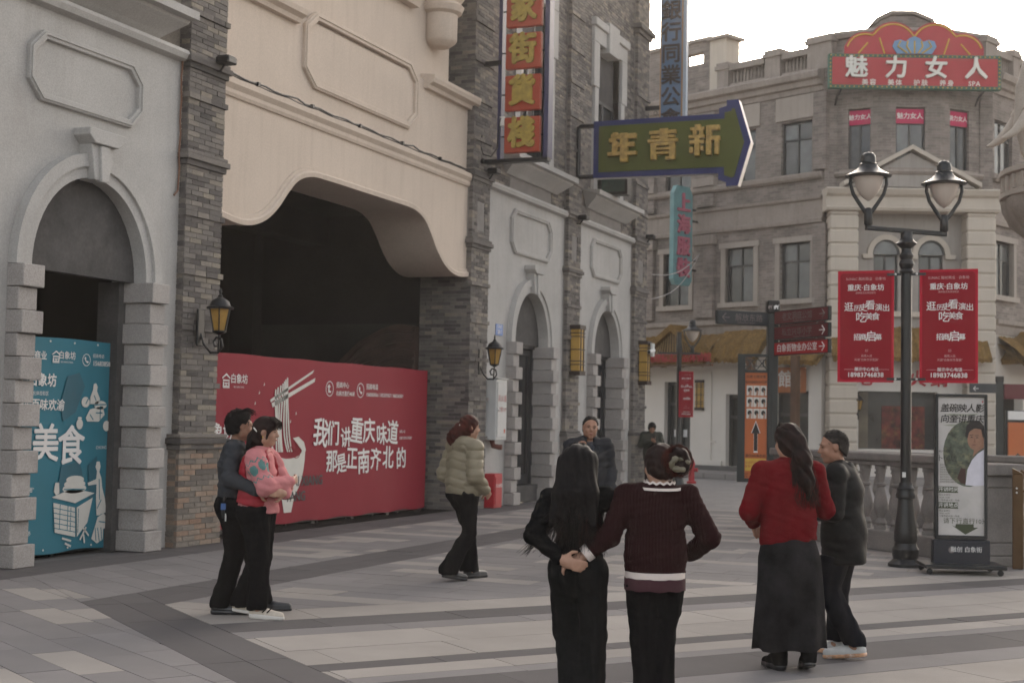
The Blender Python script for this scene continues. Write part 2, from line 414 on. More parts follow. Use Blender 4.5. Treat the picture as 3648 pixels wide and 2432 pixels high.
def pilaster(par, y0, y1, z0, z1, grooves, caps, xf=PX, back=WX-.3, slot=None, keep=0, warm=None, sides=True):
    """brick pilaster: mortar core, coursed bricks, ledges at `grooves`, corbelled caps at `caps`"""
    p = MB().box((back, y0+.012, z0), (xf-.012, y1-.012, z1)).obj('pilaster', M_mortar, par)
    segs = sorted([z0]+grooves+caps+[z1]); runs = []; side = []
    for a, b in zip(segs[:-1], segs[1:]):
        top = .075
        for (q0, q1, pr) in ((a, b-top, 0), (b-top, b, .028)):
            if q1-q0 < .04: continue
            if slot and q0 < slot[0] and q1 > slot[1]:
                for (s0, s1, pp) in ((q0, slot[0], pr), (slot[1], q1, pr)): runs.append(((xf, y0, 0), (0, 1, 0), (1, 0, 0), y1-y0, s0, s1, .066, .24, pp))
                w = (y1-y0); e = w*.29
                for yy in (y0, y1-e): runs.append(((xf, yy, 0), (0, 1, 0), (1, 0, 0), e, slot[0], slot[1], .066, .24, pr))
                runs.append(((xf, y0+e, 0), (0, 1, 0), (1, 0, 0), w-2*e, slot[0], slot[1], .066, .24, -.05))
            else: runs.append(((xf, y0-(pr), 0), (0, 1, 0), (1, 0, 0), y1-y0+2*pr, q0, q1, .066, .24, pr))
    for c in caps:
        for k, (e, h) in enumerate(((.03, .07), (.065, .075), (.04, .05))):
            zz = c-.1+[0, .07, .145][k]
            MB().box((back, y0-e, zz+.003), (xf+e, y1+e, zz+h-.003)).obj('cap_course', M_brick, p, bevel=.006)
    return p, runs

# ---------------- arched grey terrace house with blue hoarding
A = thing('arcade_house', 'grey stucco terrace house with wide arched doorway closed by blue hoarding', 'building', (-10.45, 12.7, 0), world=True)
cA, hwA, spA, apA = 12.71, .965, 3.13, 4.2
stucco_bay(A, 8.2, 14.42, 6.0, cA, hwA, spA, apA)
arch_trim(A, cA, hwA, spA, apA); quoins(A, cA, hwA, spA)
plaque(A, 11.64, 13.56, 4.9, 5.66, .2, .2, M_stucco)
bar(A, 'string_course', 8.2, 14.35, [(-.02, 5.9), (.1, 5.93), (.13, 5.99), (.11, 6.04), (-.02, 6.07)], M_stucco)
MB().box((WX-.3, 8.2, 6.0), (WX-.06, 14.42, 9.5)).obj('upper_wall', M_brick, A)
sill(A, cA-.9, 2.1, 6.4, M_stucco, WX-.06, .42)
MB().prism([p for p in arch_pts(cA, hwA, spA, apA)]+[(cA-hwA, spA+.02), (cA+hwA, spA+.02)][:0], yz, WX-.2, WX-.1).obj('tympanum', M_slate, A)
MB().box((WX-.5, cA+hwA-.14, 0), (WX-.2, cA+hwA+.02, spA)).obj('door_jamb', M_slate, A)
MB().box((WX-.5, cA-hwA-.02, 0), (WX-.2, cA-hwA+.1, spA)).obj('door_jamb', M_slate, A)
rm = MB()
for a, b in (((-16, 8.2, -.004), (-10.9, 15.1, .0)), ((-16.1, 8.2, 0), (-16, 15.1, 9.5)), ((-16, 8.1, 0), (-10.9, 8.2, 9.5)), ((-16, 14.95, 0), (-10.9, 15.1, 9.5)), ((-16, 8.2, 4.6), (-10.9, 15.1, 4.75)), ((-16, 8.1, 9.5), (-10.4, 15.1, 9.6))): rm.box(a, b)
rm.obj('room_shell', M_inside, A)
MB().box((-10.87, 14.4, 0), (-10.6, 15.1, 9.5)).obj('party_wall', M_brick, A)
p, runs = pilaster(A, 14.36, 15.14, 1.32, 9.5, [2.0, 2.7, 3.38, 4.1, 5.55, 6.6, 7.3, 8.0], [4.75, 5.95])
p2_, runs2 = pilaster(A, 14.30, 15.22, 0, 1.32, [], [1.27], xf=PX+.06)
bricks(p, [r_ for r_ in runs if r_[4] < 6.9], M_brick, 225)
bricks(p2_, runs2, M_brickwarm, 72)
bricks(p, [r_ for r_ in runs if r_[4] >= 6.9], M_brick, 0)
bricks(p2_, [((PX-.5, 14.30, 0), (1, 0, 0), (0, -1, 0), .52, 0, 1.2, .066, .24, 0)], M_brickwarm, 0)
bricks(p, [((PX-.5, 14.36, 0), (1, 0, 0), (0, -1, 0), .49, 1.35, 7, .066, .24, 0)], M_brick, 0)

MB().tube([(WX+.03, 14.3+.01*math.sin(k*2), 6.0-k*.14) for k in range(13)]+[(WX+.03, 14.22, 4.25)], .012, 5).obj('copper_cable', mat('copper_cable', (.2, .1, .06), .6), A)
# ---------------- cream gateway with curved hood
G = thing('cream_gateway', 'cream plastered gateway with scalloped hood over a dark passage', 'gateway', (-10.45, 19, 0), world=True)
HC = 19.05
def hood_curve(e=0.):
    pts = []
    # half profile from the crown to the end: (distance from centre, height)
    key = [(0, 5.03), (1.2, 5.03), (1.65, 5.01), (2.0, 4.9), (2.25, 4.7), (2.5, 4.45), (2.8, 4.24), (3.15, 4.12), (3.5, 4.1), (3.92, 4.15)]
    res = []
    for i in range(len(key)-1):
        p0, p1, p2, p3 = key[max(i-1, 0)], key[i], key[i+1], key[min(i+2, len(key)-1)]
        for t in np.linspace(0, 1, 5)[:-1]:
            f = lambda a, b, c, d: .5*(2*b+(c-a)*t+(2*a-5*b+4*c-d)*t*t+(3*b-a-3*c+d)*t**3)
            res.append((f(p0[0], p1[0], p2[0], p3[0]), f(p0[1], p1[1], p2[1], p3[1])))
    res.append(key[-1])
    return [(HC-a, b) for a, b in res[::-1]]+[(HC+a, b) for a, b in res[1:]]
hc = hood_curve()
poly = hc+[(HC+3.92, 5.8), (HC-3.92, 5.8)]
MB().prism(poly, yz, WX-1.0, WX+.0).obj('hood', M_cream, G, smooth=25)
# edge roll that follows the scallop
n_ = len(hc); rws = []
for i, (a, b) in enumerate(hc):
    ta = hc[min(i+1, n_-1)][0]-hc[max(i-1, 0)][0]; tb = hc[min(i+1, n_-1)][1]-hc[max(i-1, 0)][1]; l = math.hypot(ta, tb); na, nb = -tb/l, ta/l
    rws.append([(WX+d, a+na*s_, b+nb*s_) for s_, d in ((-.012, -.06), (-.012, .05), (.05, .06), (.07, .045), (.075, .025), (.12, .025), (.13, -.01))])
MB().strip(rws, True, True).obj('hood_moulding', M_cream, G, smooth=30)
MB().box((WX-.8, HC-3.95, 5.8), (WX-.03, HC+3.85, 7.25)).obj('panel_wall', M_cream, G)
MB().box((WX-.8, HC-3.95, 7.25), (WX-.1, HC+3.1, 11)).obj('attic_wall', M_cream, G)
bar(G, 'string_course', HC-3.95, HC+3.85, [(-.05, 5.72), (.03, 5.72), (.05, 5.76), (.05, 5.81), (.075, 5.84), (.1, 5.87), (.1, 5.94), (-.05, 5.97)], M_cream)
plaque(G, 17.18, 20.79, 6.29, 7.40, .3, .24, M_cream, WX-.03, .11)
for y0, y1 in ((15.1, 17.0), (21.06, 22.98)):
    bar(G, 'cornice_stub', y0, y1, [(-.15, 7.1), (.05, 7.1), (.07, 7.16), (.15, 7.2), (.17, 7.27), (.17, 7.32), (-.15, 7.36)], M_cream)
for y in (21.48, 16.6):
    MB().lathe([(.16, 7.88), (.26, 7.95), (.29, 8.0), (.29, 8.42), (.36, 8.46), (.4, 8.56), (.33, 8.62), (.46, 8.8), (.46, 9.2), (.4, 10.9)], (WX+.05, y, 0), 20).obj('corbel_column', M_cream, G, smooth=35)
bar(G, 'window_ledge', 17.4, 20.7, [(-.15, 8.35), (.04, 8.35), (.08, 8.45), (.1, 8.52), (-.15, 8.56)], M_cream)
# cable along the ledge
cab = [(WX+.085, 15.1+k*.2, 5.985+.012*math.sin(k*1.7)+(.0 if k % 9 else .02)) for k in range(39)]
cb = MB().tube(cab, .014, 6); cb.tube([(x-.01, y, z-.02) for x, y, z in cab[::2]], .009, 5)
cb.obj('cable', M_black, G)
for k in (4, 11, 18, 25, 32): MB().box((WX+.06, 15.1+k*.2-.025, 5.96), (WX+.11, 15.1+k*.2+.025, 6.01)).obj('cable_clip', M_black, G)
# passage behind
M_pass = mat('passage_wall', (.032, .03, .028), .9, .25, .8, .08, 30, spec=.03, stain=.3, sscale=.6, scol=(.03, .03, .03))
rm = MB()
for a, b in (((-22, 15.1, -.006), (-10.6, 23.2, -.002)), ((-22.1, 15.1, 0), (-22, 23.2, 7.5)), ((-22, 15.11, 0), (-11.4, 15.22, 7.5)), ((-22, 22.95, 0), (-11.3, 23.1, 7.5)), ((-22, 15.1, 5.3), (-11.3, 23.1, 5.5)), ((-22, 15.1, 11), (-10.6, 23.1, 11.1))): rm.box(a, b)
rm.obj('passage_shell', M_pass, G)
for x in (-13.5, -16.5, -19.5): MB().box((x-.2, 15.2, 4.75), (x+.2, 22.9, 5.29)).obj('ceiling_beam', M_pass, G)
M_mural = mat('relief_mural', (.085, .05, .04), .7, .25, 3, bump=.6, bscale=12)
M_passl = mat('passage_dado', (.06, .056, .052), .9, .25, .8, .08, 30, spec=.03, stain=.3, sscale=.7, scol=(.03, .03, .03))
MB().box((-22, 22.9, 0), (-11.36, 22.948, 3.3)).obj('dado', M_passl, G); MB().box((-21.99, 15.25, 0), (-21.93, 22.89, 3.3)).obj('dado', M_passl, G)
MB().box((-15.2, 22.6, 0), (-14.7, 22.89, 5.29)).obj('pier', M_pass, G); MB().box((-18.6, 22.6, 0), (-18.1, 22.89, 5.29)).obj('pier', M_pass, G)
def wave_top(x): return 3.22-.28*(-11.3-x)*.5-.12*math.sin((x+11.3)*3.2)-.95*max(0, (-12.5-x))**1.4
xs_ = np.linspace(-11.38, -13.9, 26)
mr = MB().prism([(-11.38, .02)]+[(x, max(.3, wave_top(x))) for x in xs_]+[(-13.9, .02)], lambda a, b, d: (a, d, b), 22.895, 22.72).obj('mural_wall', M_mural, G)
for j in range(8):
    MB().tube([(x, 22.7, max(.25, wave_top(x)-.12-.16*j+.03*math.sin(x*5+j))) for x in np.linspace(-11.4, -13.6+.12*j, 22)], .03, 5).obj('relief_ridge', M_mural, mr)

# ---------------- brick terrace house with two arched glass doors
B = thing('brick_terrace_house', 'grey brick terrace house with two arched glass doors and stone sills', 'building', (-10.45, 28, 0), world=True)
keepB = 300; allruns = []
bays = [25.87, 30.42]
pils = [(22.83, 23.61), (27.72, 28.5), (32.3, 33.25)]
for (y0, y1), c in zip([(23.55, 27.78), (28.44, 32.4)], bays):
    stucco_bay(B, y0, y1, 5.98, c, .87, 3.08, 4.1)
    arch_trim(B, c, .87, 3.08, 4.1); quoins(B, c, .87, 3.08)
    plaque(B, c-1.07, c+1.07, 4.78, 5.65, .2, .2, M_stucco)
    bar(B, 'string_course', y0, y1, [(-.02, 5.83), (.1, 5.86), (.12, 5.92), (.1, 5.97), (-.02, 6.0)], M_stucco)
    MB().prism(arch_pts(c, .87, 3.08, 4.1), yz, WX-.24, WX-.14).obj('tympanum', M_slate, B)
    sill(B, c, 1.35, 6.55, M_stucco, WX, .4)
    # doorway: step, frame, two leaves
    MB().box((WX-.42, c-.87, 0), (WX-.1, c+.87, .32)).obj('door_step', M_slate, B, bevel=.01)
    fr = MB()
    fr.box((WX-.38, c-.87, 3.02), (WX-.2, c+.87, 3.12)); fr.box((WX-.38, c-.87, .325), (WX-.24, c-.8, 3.02)); fr.box((WX-.38, c+.8, .325), (WX-.24, c+.87, 3.02))
    fr.obj('door_frame', M_steel, B, bevel=.006)
    for s_ in (-1, 1):
        a0, a1 = sorted((c+s_*.01, c+s_*.795)); dl = MB()
        for q in (((a0, .33), (a0+.09, 3.0)), ((a1-.09, .33), (a1, 3.0)), ((a0+.09, .33), (a1-.09, .52)), ((a0+.09, 2.88), (a1-.09, 3.0))):
            dl.box((WX-.35, q[0][0], q[0][1]), (WX-.29, q[1][0], q[1][1]))
        dl = dl.obj('door', M_steel, B, bevel=.004)
        MB().box((WX-.33, a0+.09, .52), (WX-.315, a1-.09, 2.88)).obj('pane', M_glassdark, dl)
        hx = c+s_*.15; hd = MB().tube([(WX-.22, hx, .95), (WX-.22, hx, 2.45)], .02, 8)
        for zz in (1.1, 2.3): hd.tube([(WX-.3, hx, zz), (WX-.22, hx, zz)], .012, 6)
        hd.obj('handle', M_black, dl, smooth=True)
# upper brick wall with windows
UW = [(23.55, 27.78), (28.44, 32.4)]
for (y0, y1), c in zip(UW, bays):
    poly_ = [(y0, 6.0), (y1, 6.0), (y1, 13.0), (y0, 13.0)]
    up = MB()
    for a, b in (((y0, 6.0), (c-.8, 13)), ((c+.8, 6), (y1, 13)), ((c-.8, 10.0), (c+.8, 13)), ((c-.8, 6), (c+.8, 6.6))): up.box((WX-.3, a[0], a[1]), (WX-.012, b[0], b[1]))
    up = up.obj('upper_wall', M_mortar, B)
    rn = [((WX, y0, 0), (0, 1, 0), (1, 0, 0), c-1.1-y0, 6.0, 13, .066, .24, 0), ((WX, c+1.1, 0), (0, 1, 0), (1, 0, 0), y1-c-1.1, 6.0, 13, .066, .24, 0), ((WX, c-1.1, 0), (0, 1, 0), (1, 0, 0), 2.2, 10.5, 13, .066, .24, 0)]
    bricks(up, rn, M_brick, 0)
    w = MB()
    for s_ in (-1, 1):
        w.box((WX-.25, c+s_*.8, 6.6), (WX+.06, c+s_*1.04, 9.0)); w.box((WX-.25, c+s_*.8, 9.002), (WX+.075, c+s_*1.16, 10.0))
    w.box((WX-.25, c-1.16, 10.002), (WX+.075, c+1.16, 10.34)); w.box((WX-.25, c-1.2, 10.342), (WX+.13, c+1.2, 10.52)); w.box((WX-.2, c-.35, 9.9), (WX+.15, c+.35, 10.6))
    win = w.obj('window', M_stucco, B, bevel=.01)
    MB().box((WX-.22, c-.8, 8.88), (WX-.15, c+.8, 10.0)).obj('spandrel_panel', M_slate, win)
    f = MB()
    for a, b in (((c-.8, 6.6), (c-.73, 8.87)), ((c+.73, 6.6), (c+.8, 8.87)), ((c-.04, 6.6), (c+.04, 8.87)), ((c-.73, 8.8), (c+.73, 8.87)), ((c-.73, 6.6), (c+.73, 6.67)), ((c-.73, 7.9), (c+.73, 7.96))): f.box((WX-.2, a[0], a[1]), (WX-.13, b[0], b[1]))
    f.obj('window_frame', M_steel, win)
    for a0, a1 in ((c-.73, c-.04), (c+.04, c+.73)): MB().box((WX-.18, a0, 6.67), (WX-.165, a1, 8.8)).obj('pane', M_glassdark, win)
gro = [2.0, 2.7, 3.38, 4.05, 6.65, 7.36, 8.07, 8.78, 9.5, 10.25]
plist = []
for i, (y0, y1) in enumerate(pils):
    p, runs = pilaster(B, y0, y1, 1.3 if i else 0, 13., [g_ for g_ in gro if not (i == 2 and g_ > 9.6)]+([1.3] if i == 0 else []), [1.3, 4.74, 5.95] if i else [4.74, 5.95], slot=(4.98, 5.5))
    if i: bricks(p, [r_ for r_ in pilaster(B, y0-.05, y1+.05, 0, 1.28, [], [], xf=PX+.05)[1]], M_brick, 0)
    plist.append((p, runs))
p, runs = plist[0]
lo = [r_ for r_ in runs if r_[4] < 6.0]
bricks(p, lo, M_brick, 190); bricks(p, [r_ for r_ in runs if r_[4] >= 6.0], M_brick, 0)
rv = MB().box((-11.35, 22.86, 0), (PX-.03, 23.2, 4.6)).obj('passage_reveal', M_mortar, B)
bricks(rv, [((-11.35, 22.833, 0), (1, 0, 0), (0, -1, 0), 1.0, 0, 4.6, .066, .24, 0)], M_brick, 100)
bricks(rv, [((-11.35, 22.833, 0), (1, 0, 0), (0, -1, 0), 1.0, 6.0, 13, .066, .24, 0)], M_brick, 0)
for p, runs in plist[1:]: bricks(p, runs, M_brick, 0)
MB().box((-11.3, 22.9, 4.6), (PX-.06, 23.2, 13)).obj('gable_wall', M_mortar, B)
for k, (e, h, z) in enumerate(((.05, .1, 10.95), (.12, .12, 11.05), (.06, .08, 11.17))):
    MB().box((WX-.3, 32.3-e, z+.002), (PX+e, 33.25+e, z+h-.002)).obj('cap_course', M_brick, plist[2][0], bevel=.006)
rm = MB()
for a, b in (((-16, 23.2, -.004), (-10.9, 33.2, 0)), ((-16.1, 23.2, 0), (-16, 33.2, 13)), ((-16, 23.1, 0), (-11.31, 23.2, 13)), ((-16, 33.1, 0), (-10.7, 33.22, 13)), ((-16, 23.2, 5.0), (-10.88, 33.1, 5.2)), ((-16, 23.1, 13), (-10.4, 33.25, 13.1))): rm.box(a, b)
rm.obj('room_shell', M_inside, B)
print('T facade', time.time()-T0)
# ================================================================== corner building across the square
class Face:
    def __init__(s, o, u, n): s.o = Vector((*o, 0)); s.u = Vector((*u, 0)); s.n = Vector((*n, 0))
    def pt(s, a, z, d=0.): return s.o+s.u*a+s.n*d+Vector((0, 0, z))
    def box(s, mb, a0, a1, z0, z1, d0, d1):
        return mb.obox(s.pt((a0+a1)/2, (z0+z1)/2, (d0+d1)/2), s.u, s.n, abs(a1-a0), abs(d1-d0), abs(z1-z0))
    def prism(s, mb, poly, d0, d1): return mb.prism(poly, lambda a, b, d: s.pt(a, b, d), d0, d1)
    def bar(s, mb, a0, a1, prof): return mb.strip([[s.pt(a, z, d) for d, z in prof] for a in (a0, a1)], True, True)
def far_brick(name, ang, c1, c2):
    m = bpy.data.materials.new(name); m.use_nodes = True; t = m.node_tree; b = t.nodes['Principled BSDF']
    g = t.nodes.new('ShaderNodeNewGeometry'); mp = t.nodes.new('ShaderNodeMapping'); mp.vector_type = 'POINT'
    mp.inputs['Rotation'].default_value = (R(90), 0, 0); mp0 = t.nodes.new('ShaderNodeMapping'); mp0.inputs['Rotation'].default_value = (0, 0, -ang)
    br = t.nodes.new('ShaderNodeTexBrick'); br.inputs['Scale'].default_value = 1; br.inputs['Brick Width'].default_value = .26; br.inputs['Row Height'].default_value = .08
    br.inputs['Mortar Size'].default_value = .006; br.inputs['Bias'].default_value = -.1
    br.inputs['Color1'].default_value = (*c1, 1); br.inputs['Color2'].default_value = (*c2, 1); br.inputs['Mortar'].default_value = (.26, .24, .22, 1)
    n = t.nodes.new('ShaderNodeTexNoise'); n.inputs['Scale'].default_value = 1.1; n.inputs['Detail'].default_value = 7; n.inputs['Roughness'].default_value = .7
    mr = t.nodes.new('ShaderNodeMapRange'); mr.inputs[1].default_value = .3; mr.inputs[2].default_value = .7; mr.inputs[3].default_value = .55; mr.inputs[4].default_value = 1.25
    mx = t.nodes.new('ShaderNodeMix'); mx.data_type = 'RGBA'; mx.blend_type = 'MULTIPLY'; mx.inputs[0].default_value = 1
    cb = t.nodes.new('ShaderNodeCombineColor')
    t.links.new(g.outputs['Position'], mp0.inputs[0]); t.links.new(mp0.outputs[0], mp.inputs[0]); t.links.new(mp.outputs[0], br.inputs['Vector'])
    t.links.new(g.outputs['Position'], n.inputs['Vector']); t.links.new(n.outputs['Fac'], mr.inputs[0])
    for i in range(3): t.links.new(mr.outputs[0], cb.inputs[i])
    t.links.new(br.outputs[0], mx.inputs[6]); t.links.new(cb.outputs[0], mx.inputs[7]); t.links.new(mx.outputs[2], b.inputs['Base Color'])
    b.inputs['Roughness'].default_value = .9
    return m
aL, aC, aR = math.atan2(.411, -.911), math.atan2(.372, .928), math.atan2(.927, .376)
c1, c2 = (.185, .153, .135), (.27, .228, .2)
M_fbL, M_fbC, M_fbR = far_brick('far_brick_left', aL, c1, c2), far_brick('far_brick_centre', aC, c1, c2), far_brick('far_brick_right', aR, c1, c2)
M_fstone = mat('weathered_stone', (.34, .292, .256), .9, .1, 1.2, .05, 20, streak=.45, stain=.25, sscale=1.3, scol=(.13, .115, .1))
M_fsur = mat('window_surround', (.37, .325, .285), .9, .08, 1.2, streak=.35, scol=(.2, .17, .14))
M_fcream = mat('cream_render', (.52, .46, .39), .9, .06, 1., streak=.25, scol=(.3, .25, .2))
M_white = mat('white_plaster', (.66, .62, .57), .9, .05, .8, stain=.1, sscale=1, scol=(.4, .36, .32))
M_thatch = mat('straw_thatch', (.3, .18, .065), .95, .2, 5, .25, 30, .9, 40, spec=.1, stain=.3, sscale=2, scol=(.18, .1, .03))
M_frame = mat('window_frame_dark', (.05, .052, .05), .5, .1, 4)
M_fglass = mat('hazed_glass', (.07, .075, .075), .12, .4, .7, spec=.7)  # lightened so distance haze and sky reflection sit in the pane colour
M_fglass2 = mat('curtained_glass', (.16, .17, .17), .2, .3, 1.2, spec=.6)
CLp = (-7.6, 41.7); uL, uC, uR = (-.911, .411), (.928, .372), (.376, .927)
CRp = (CLp[0]+4.91*uC[0], CLp[1]+4.91*uC[1])
FL, FC, FR = Face(CLp, uL, (-.411, -.911)), Face(CLp, uC, (.372, -.928)), Face(CRp, uR, (.927, -.376))
F = thing('corner_building', 'hazy brick corner building with cream portico, thatched awnings and rooftop balustrade', 'building', (-5.3, 42.6, 0), world=True)
def wall_holes(face, s0, s1, z0, z1, holes, d0, d1, m, name='wall'):
    zs = sorted({z0, z1, *[h[2] for h in holes], *[h[3] for h in holes]}); mb = MB()
    for a, b in zip(zs[:-1], zs[1:]):
        cuts = sorted((h[0], h[1]) for h in holes if h[2] < (a+b)/2 < h[3]); x = s0
        for c, d in cuts:
            if c > x+1e-4: face.box(mb, x, c, a, b, d0, d1)
            x = max(x, d)
        if x < s1-1e-4: face.box(mb, x, s1, a, b, d0, d1)
    return mb.obj(name, m, F)
def fwindow(face, s0, s1, z0, z1, sur=M_fcream, glass=M_fglass, rows_=(.33,), surround=True, arch=False, sillw=.2, dd=0.):
    w = MB()
    if surround:
        face.box(w, s0-.16, s0, z0, z1, dd-.18, dd+.06); face.box(w, s1, s1+.16, z0, z1, dd-.18, dd+.06); face.box(w, s0-.22, s1+.22, z1, z1+.17, dd-.18, dd+.09)
    face.box(w, s0-.22, s1+.22, z0-.15, z0, dd-.18, dd+.14)
    win = w.obj('window', sur, F)
    f = MB(); t = .05; mz = z1-(z1-z0)*rows_[0]; mid = (s0+s1)/2
    for a in (s0, s1-t): face.box(f, a, a+t, z0, z1, dd-.17, dd-.1)
    face.box(f, mid-.03, mid+.03, z0+t, z1-t, dd-.17, dd-.1)
    for b in (z0, z1-t): face.box(f, s0+t, s1-t, b, b+t, dd-.17, dd-.1)
    for a0_, a1_ in ((s0+t, mid-.03), (mid+.03, s1-t)): face.box(f, a0_, a1_, mz-.03, mz+.03, dd-.17, dd-.1)
    f.obj('window_frame', M_frame, win)
    k = 0
    for a0_, a1_ in ((s0+t, mid-.03), (mid+.03, s1-t)):
        for b0, b1 in ((z0+t, mz-.03), (mz+.03, z1-t)):
            g = glass if (k % 3) else M_fglass2; k += 1
            mb = MB(); face.box(mb, a0_, a1_, b0, b1, dd-.15, dd-.135); mb.obj('pane', g, win)
    return win
# ---- left wing
upw = [(.43, 1.54), (2.5, 3.6), (5.05, 6.12), (7.1, 8.2)]
gf = [(4.92, 6.0, .3, 2.9), (2.45, 3.5, .3, 2.5), (.45, 1.65, .3, 2.6), (7.2, 8.6, .3, 2.8)]
wall_holes(FL, .0, 10, 4.4, 12.1, [(a, b, 9.05, 10.65) for a, b in upw]+[(a, b, 5.33, 7.02) for a, b in upw], -.3, 0, M_fbL)
wall_holes(FL, .0, 10, .0, 4.4, gf, -.3, .05, M_white, 'shop_wall')
for a, b in upw:
    fwindow(FL, a, b, 9.05, 10.65, M_fstone, surround=False); fwindow(FL, a, b, 5.33, 7.02, M_fsur)
    mb = MB(); FL.box(mb, a-.18, b+.18, 10.72, 11.42, -.02, .05); mb.obj('lintel_panel', M_fsur, F)
def course(face, name, s0, s1, prof, m=M_fstone): return face.bar(MB(), s0, s1, prof).obj(name, m, F)
for face, s1 in ((FL, 10), (FR, 12)):
    course(face, 'cornice', 0, s1, [(-.05, 11.45), (.06, 11.45), (.08, 11.6), (.18, 11.63), (.2, 11.78), (.34, 11.82), (.38, 11.98), (.3, 12.04), (-.05, 12.1)])
    course(face, 'sill_course', 0, s1, [(-.05, 8.84), (.1, 8.84), (.16, 8.9), (.18, 9.0), (.12, 9.04), (-.05, 9.04)])
    course(face, 'frieze_band', 0, s1, [(-.05, 7.55), (.12, 7.55), (.14, 7.66), (.08, 7.7), (.08, 8.2), (.16, 8.24), (.18, 8.32), (-.05, 8.36)])
    course(face, 'floor_course', 0, s1, [(-.05, 4.35), (.1, 4.35), (.12, 4.6), (.2, 4.66), (.2, 4.78), (-.05, 4.82)])
for a0_, a1_ in ((4.02, 4.78), (6.5, 6.9)):
    for q0_, q1_ in ((4.9, 7.5), (8.4, 8.8), (9.1, 11.4)): mb = MB(); FL.box(mb, a0_, a1_, q0_, q1_, -.05, .14); mb.obj('pilaster', M_fbL, F)
    for q0_, q1_ in ((7.2, 7.5), (9.04, 9.3)): mb = MB(); FL.box(mb, a0_-.06, a1_+.06, q0_, q1_, -.05, .22); mb.obj('pilaster_cap', M_fstone, F)
for q0_, q1_ in ((4.9, 7.5), (9.1, 11.4)): mb = MB(); FL.box(mb, -.15, .3, q0_, q1_, -.05, .14); mb.obj('pilaster', M_fbL, F)
# parapet with balusters
for face, spans, piers in ((FL, [(.62, 1.55), (2.2, 3.55)], [(-.25, .6, 13.1), (1.6, 2.15, 12.98), (3.58, 4.0, 12.9)]),
                           (FR, [(.3, 1.3), (1.75, 3.0), (3.5, 4.8)], [(-.45, .28, 13.1), (1.32, 1.72, 13.0), (3.02, 3.48, 13.)])):
    for a, b in spans:
        mb = MB(); face.box(mb, a, b, 12.1, 12.2, -.3, -.02); face.box(mb, a, b, 12.62, 12.82, -.32, .02); rl = mb.obj('parapet_rail', M_fstone, F)
        n = int((b-a)/.125)
        for k in range(n):
            mb = MB(); c = face.pt(a+(k+.5)*(b-a)/n, 0, -.16); mb.lathe([(.045, 12.2), (.05, 12.24), (.03, 12.3), (.042, 12.42), (.028, 12.56), (.05, 12.62)], c, 6); mb.obj('baluster', M_fstone, rl, smooth=True)
    mb = MB(); face.box(mb, spans[0][0]-.2, spans[-1][1]+.2, 12.1, 12.72, -.42, -.33); mb.obj('parapet_backing', M_fbL, F)
    for a, b, zt in piers:
        mb = MB(); face.box(mb, a, b, 12.1, zt-.22, -.4, .04); face.box(mb, a-.06, b+.06, zt-.22, zt-.1, -.45, .1); face.box(mb, a-.02, b+.02, zt-.1, zt, -.42, .06)
        mb.obj('parapet_pier', M_fstone, F)
# screen wall, chimney and its opening on the left
wall_holes(FL, 4.35, 10, 12.1, 13.75, [(4.62, 5.45, 13.05, 13.42)], -.35, -.02, M_fbL, 'screen_wall')
mb = MB(); FL.box(mb, 4.3, 10, 13.75, 13.85, -.42, .06); mb.obj('screen_coping', M_fstone, F)
mb = MB(); FL.box(mb, 3.7, 4.34, 12.1, 13.7, -.7, -.01); mb.obj('chimney', M_fcream, F)
mb = MB(); FL.box(mb, 3.56, 4.42, 13.7, 13.8, -.8, .1); mb.obj('chimney_cap', M_fstone, F)
# roof and body
body = MB(); pts = [FL.pt(10, 0, -.31), FL.pt(0, 0, -.31), FC.pt(4.91, 0, -.31), FR.pt(14, 0, -.31), FR.pt(14, 0, -14), FL.pt(10, 0, -10)]
body.add([(p.x, p.y, z) for z in (0., 12.08) for p in pts], [(0, 5, 4, 3, 2, 1), (6, 7, 8, 9, 10, 11)]+[(i, (i+1) % 6, 6+(i+1) % 6, 6+i) for i in range(6)])
body.obj('building_core', M_inside, F)
# ---- right wing
rw = [(.15, 1.3), (2.4, 3.5), (4.6, 5.7)]
wall_holes(FR, 0, 14, 4.4, 12.1, [(a, b, 9.05, 10.7) for a, b in rw]+[(a, b, 5.5, 7.1) for a, b in rw], -.3, 0, M_fbR)
wall_holes(FR, 0, 14, 0, 4.4, [(.5, 1.9, .3, 2.7), (3, 5, .3, 2.7)], -.3, .05, M_white, 'shop_wall')
for a, b in rw:
    fwindow(FR, a, b, 9.05, 10.7, M_fstone, surround=False); fwindow(FR, a, b, 5.5, 7.1, M_fsur)
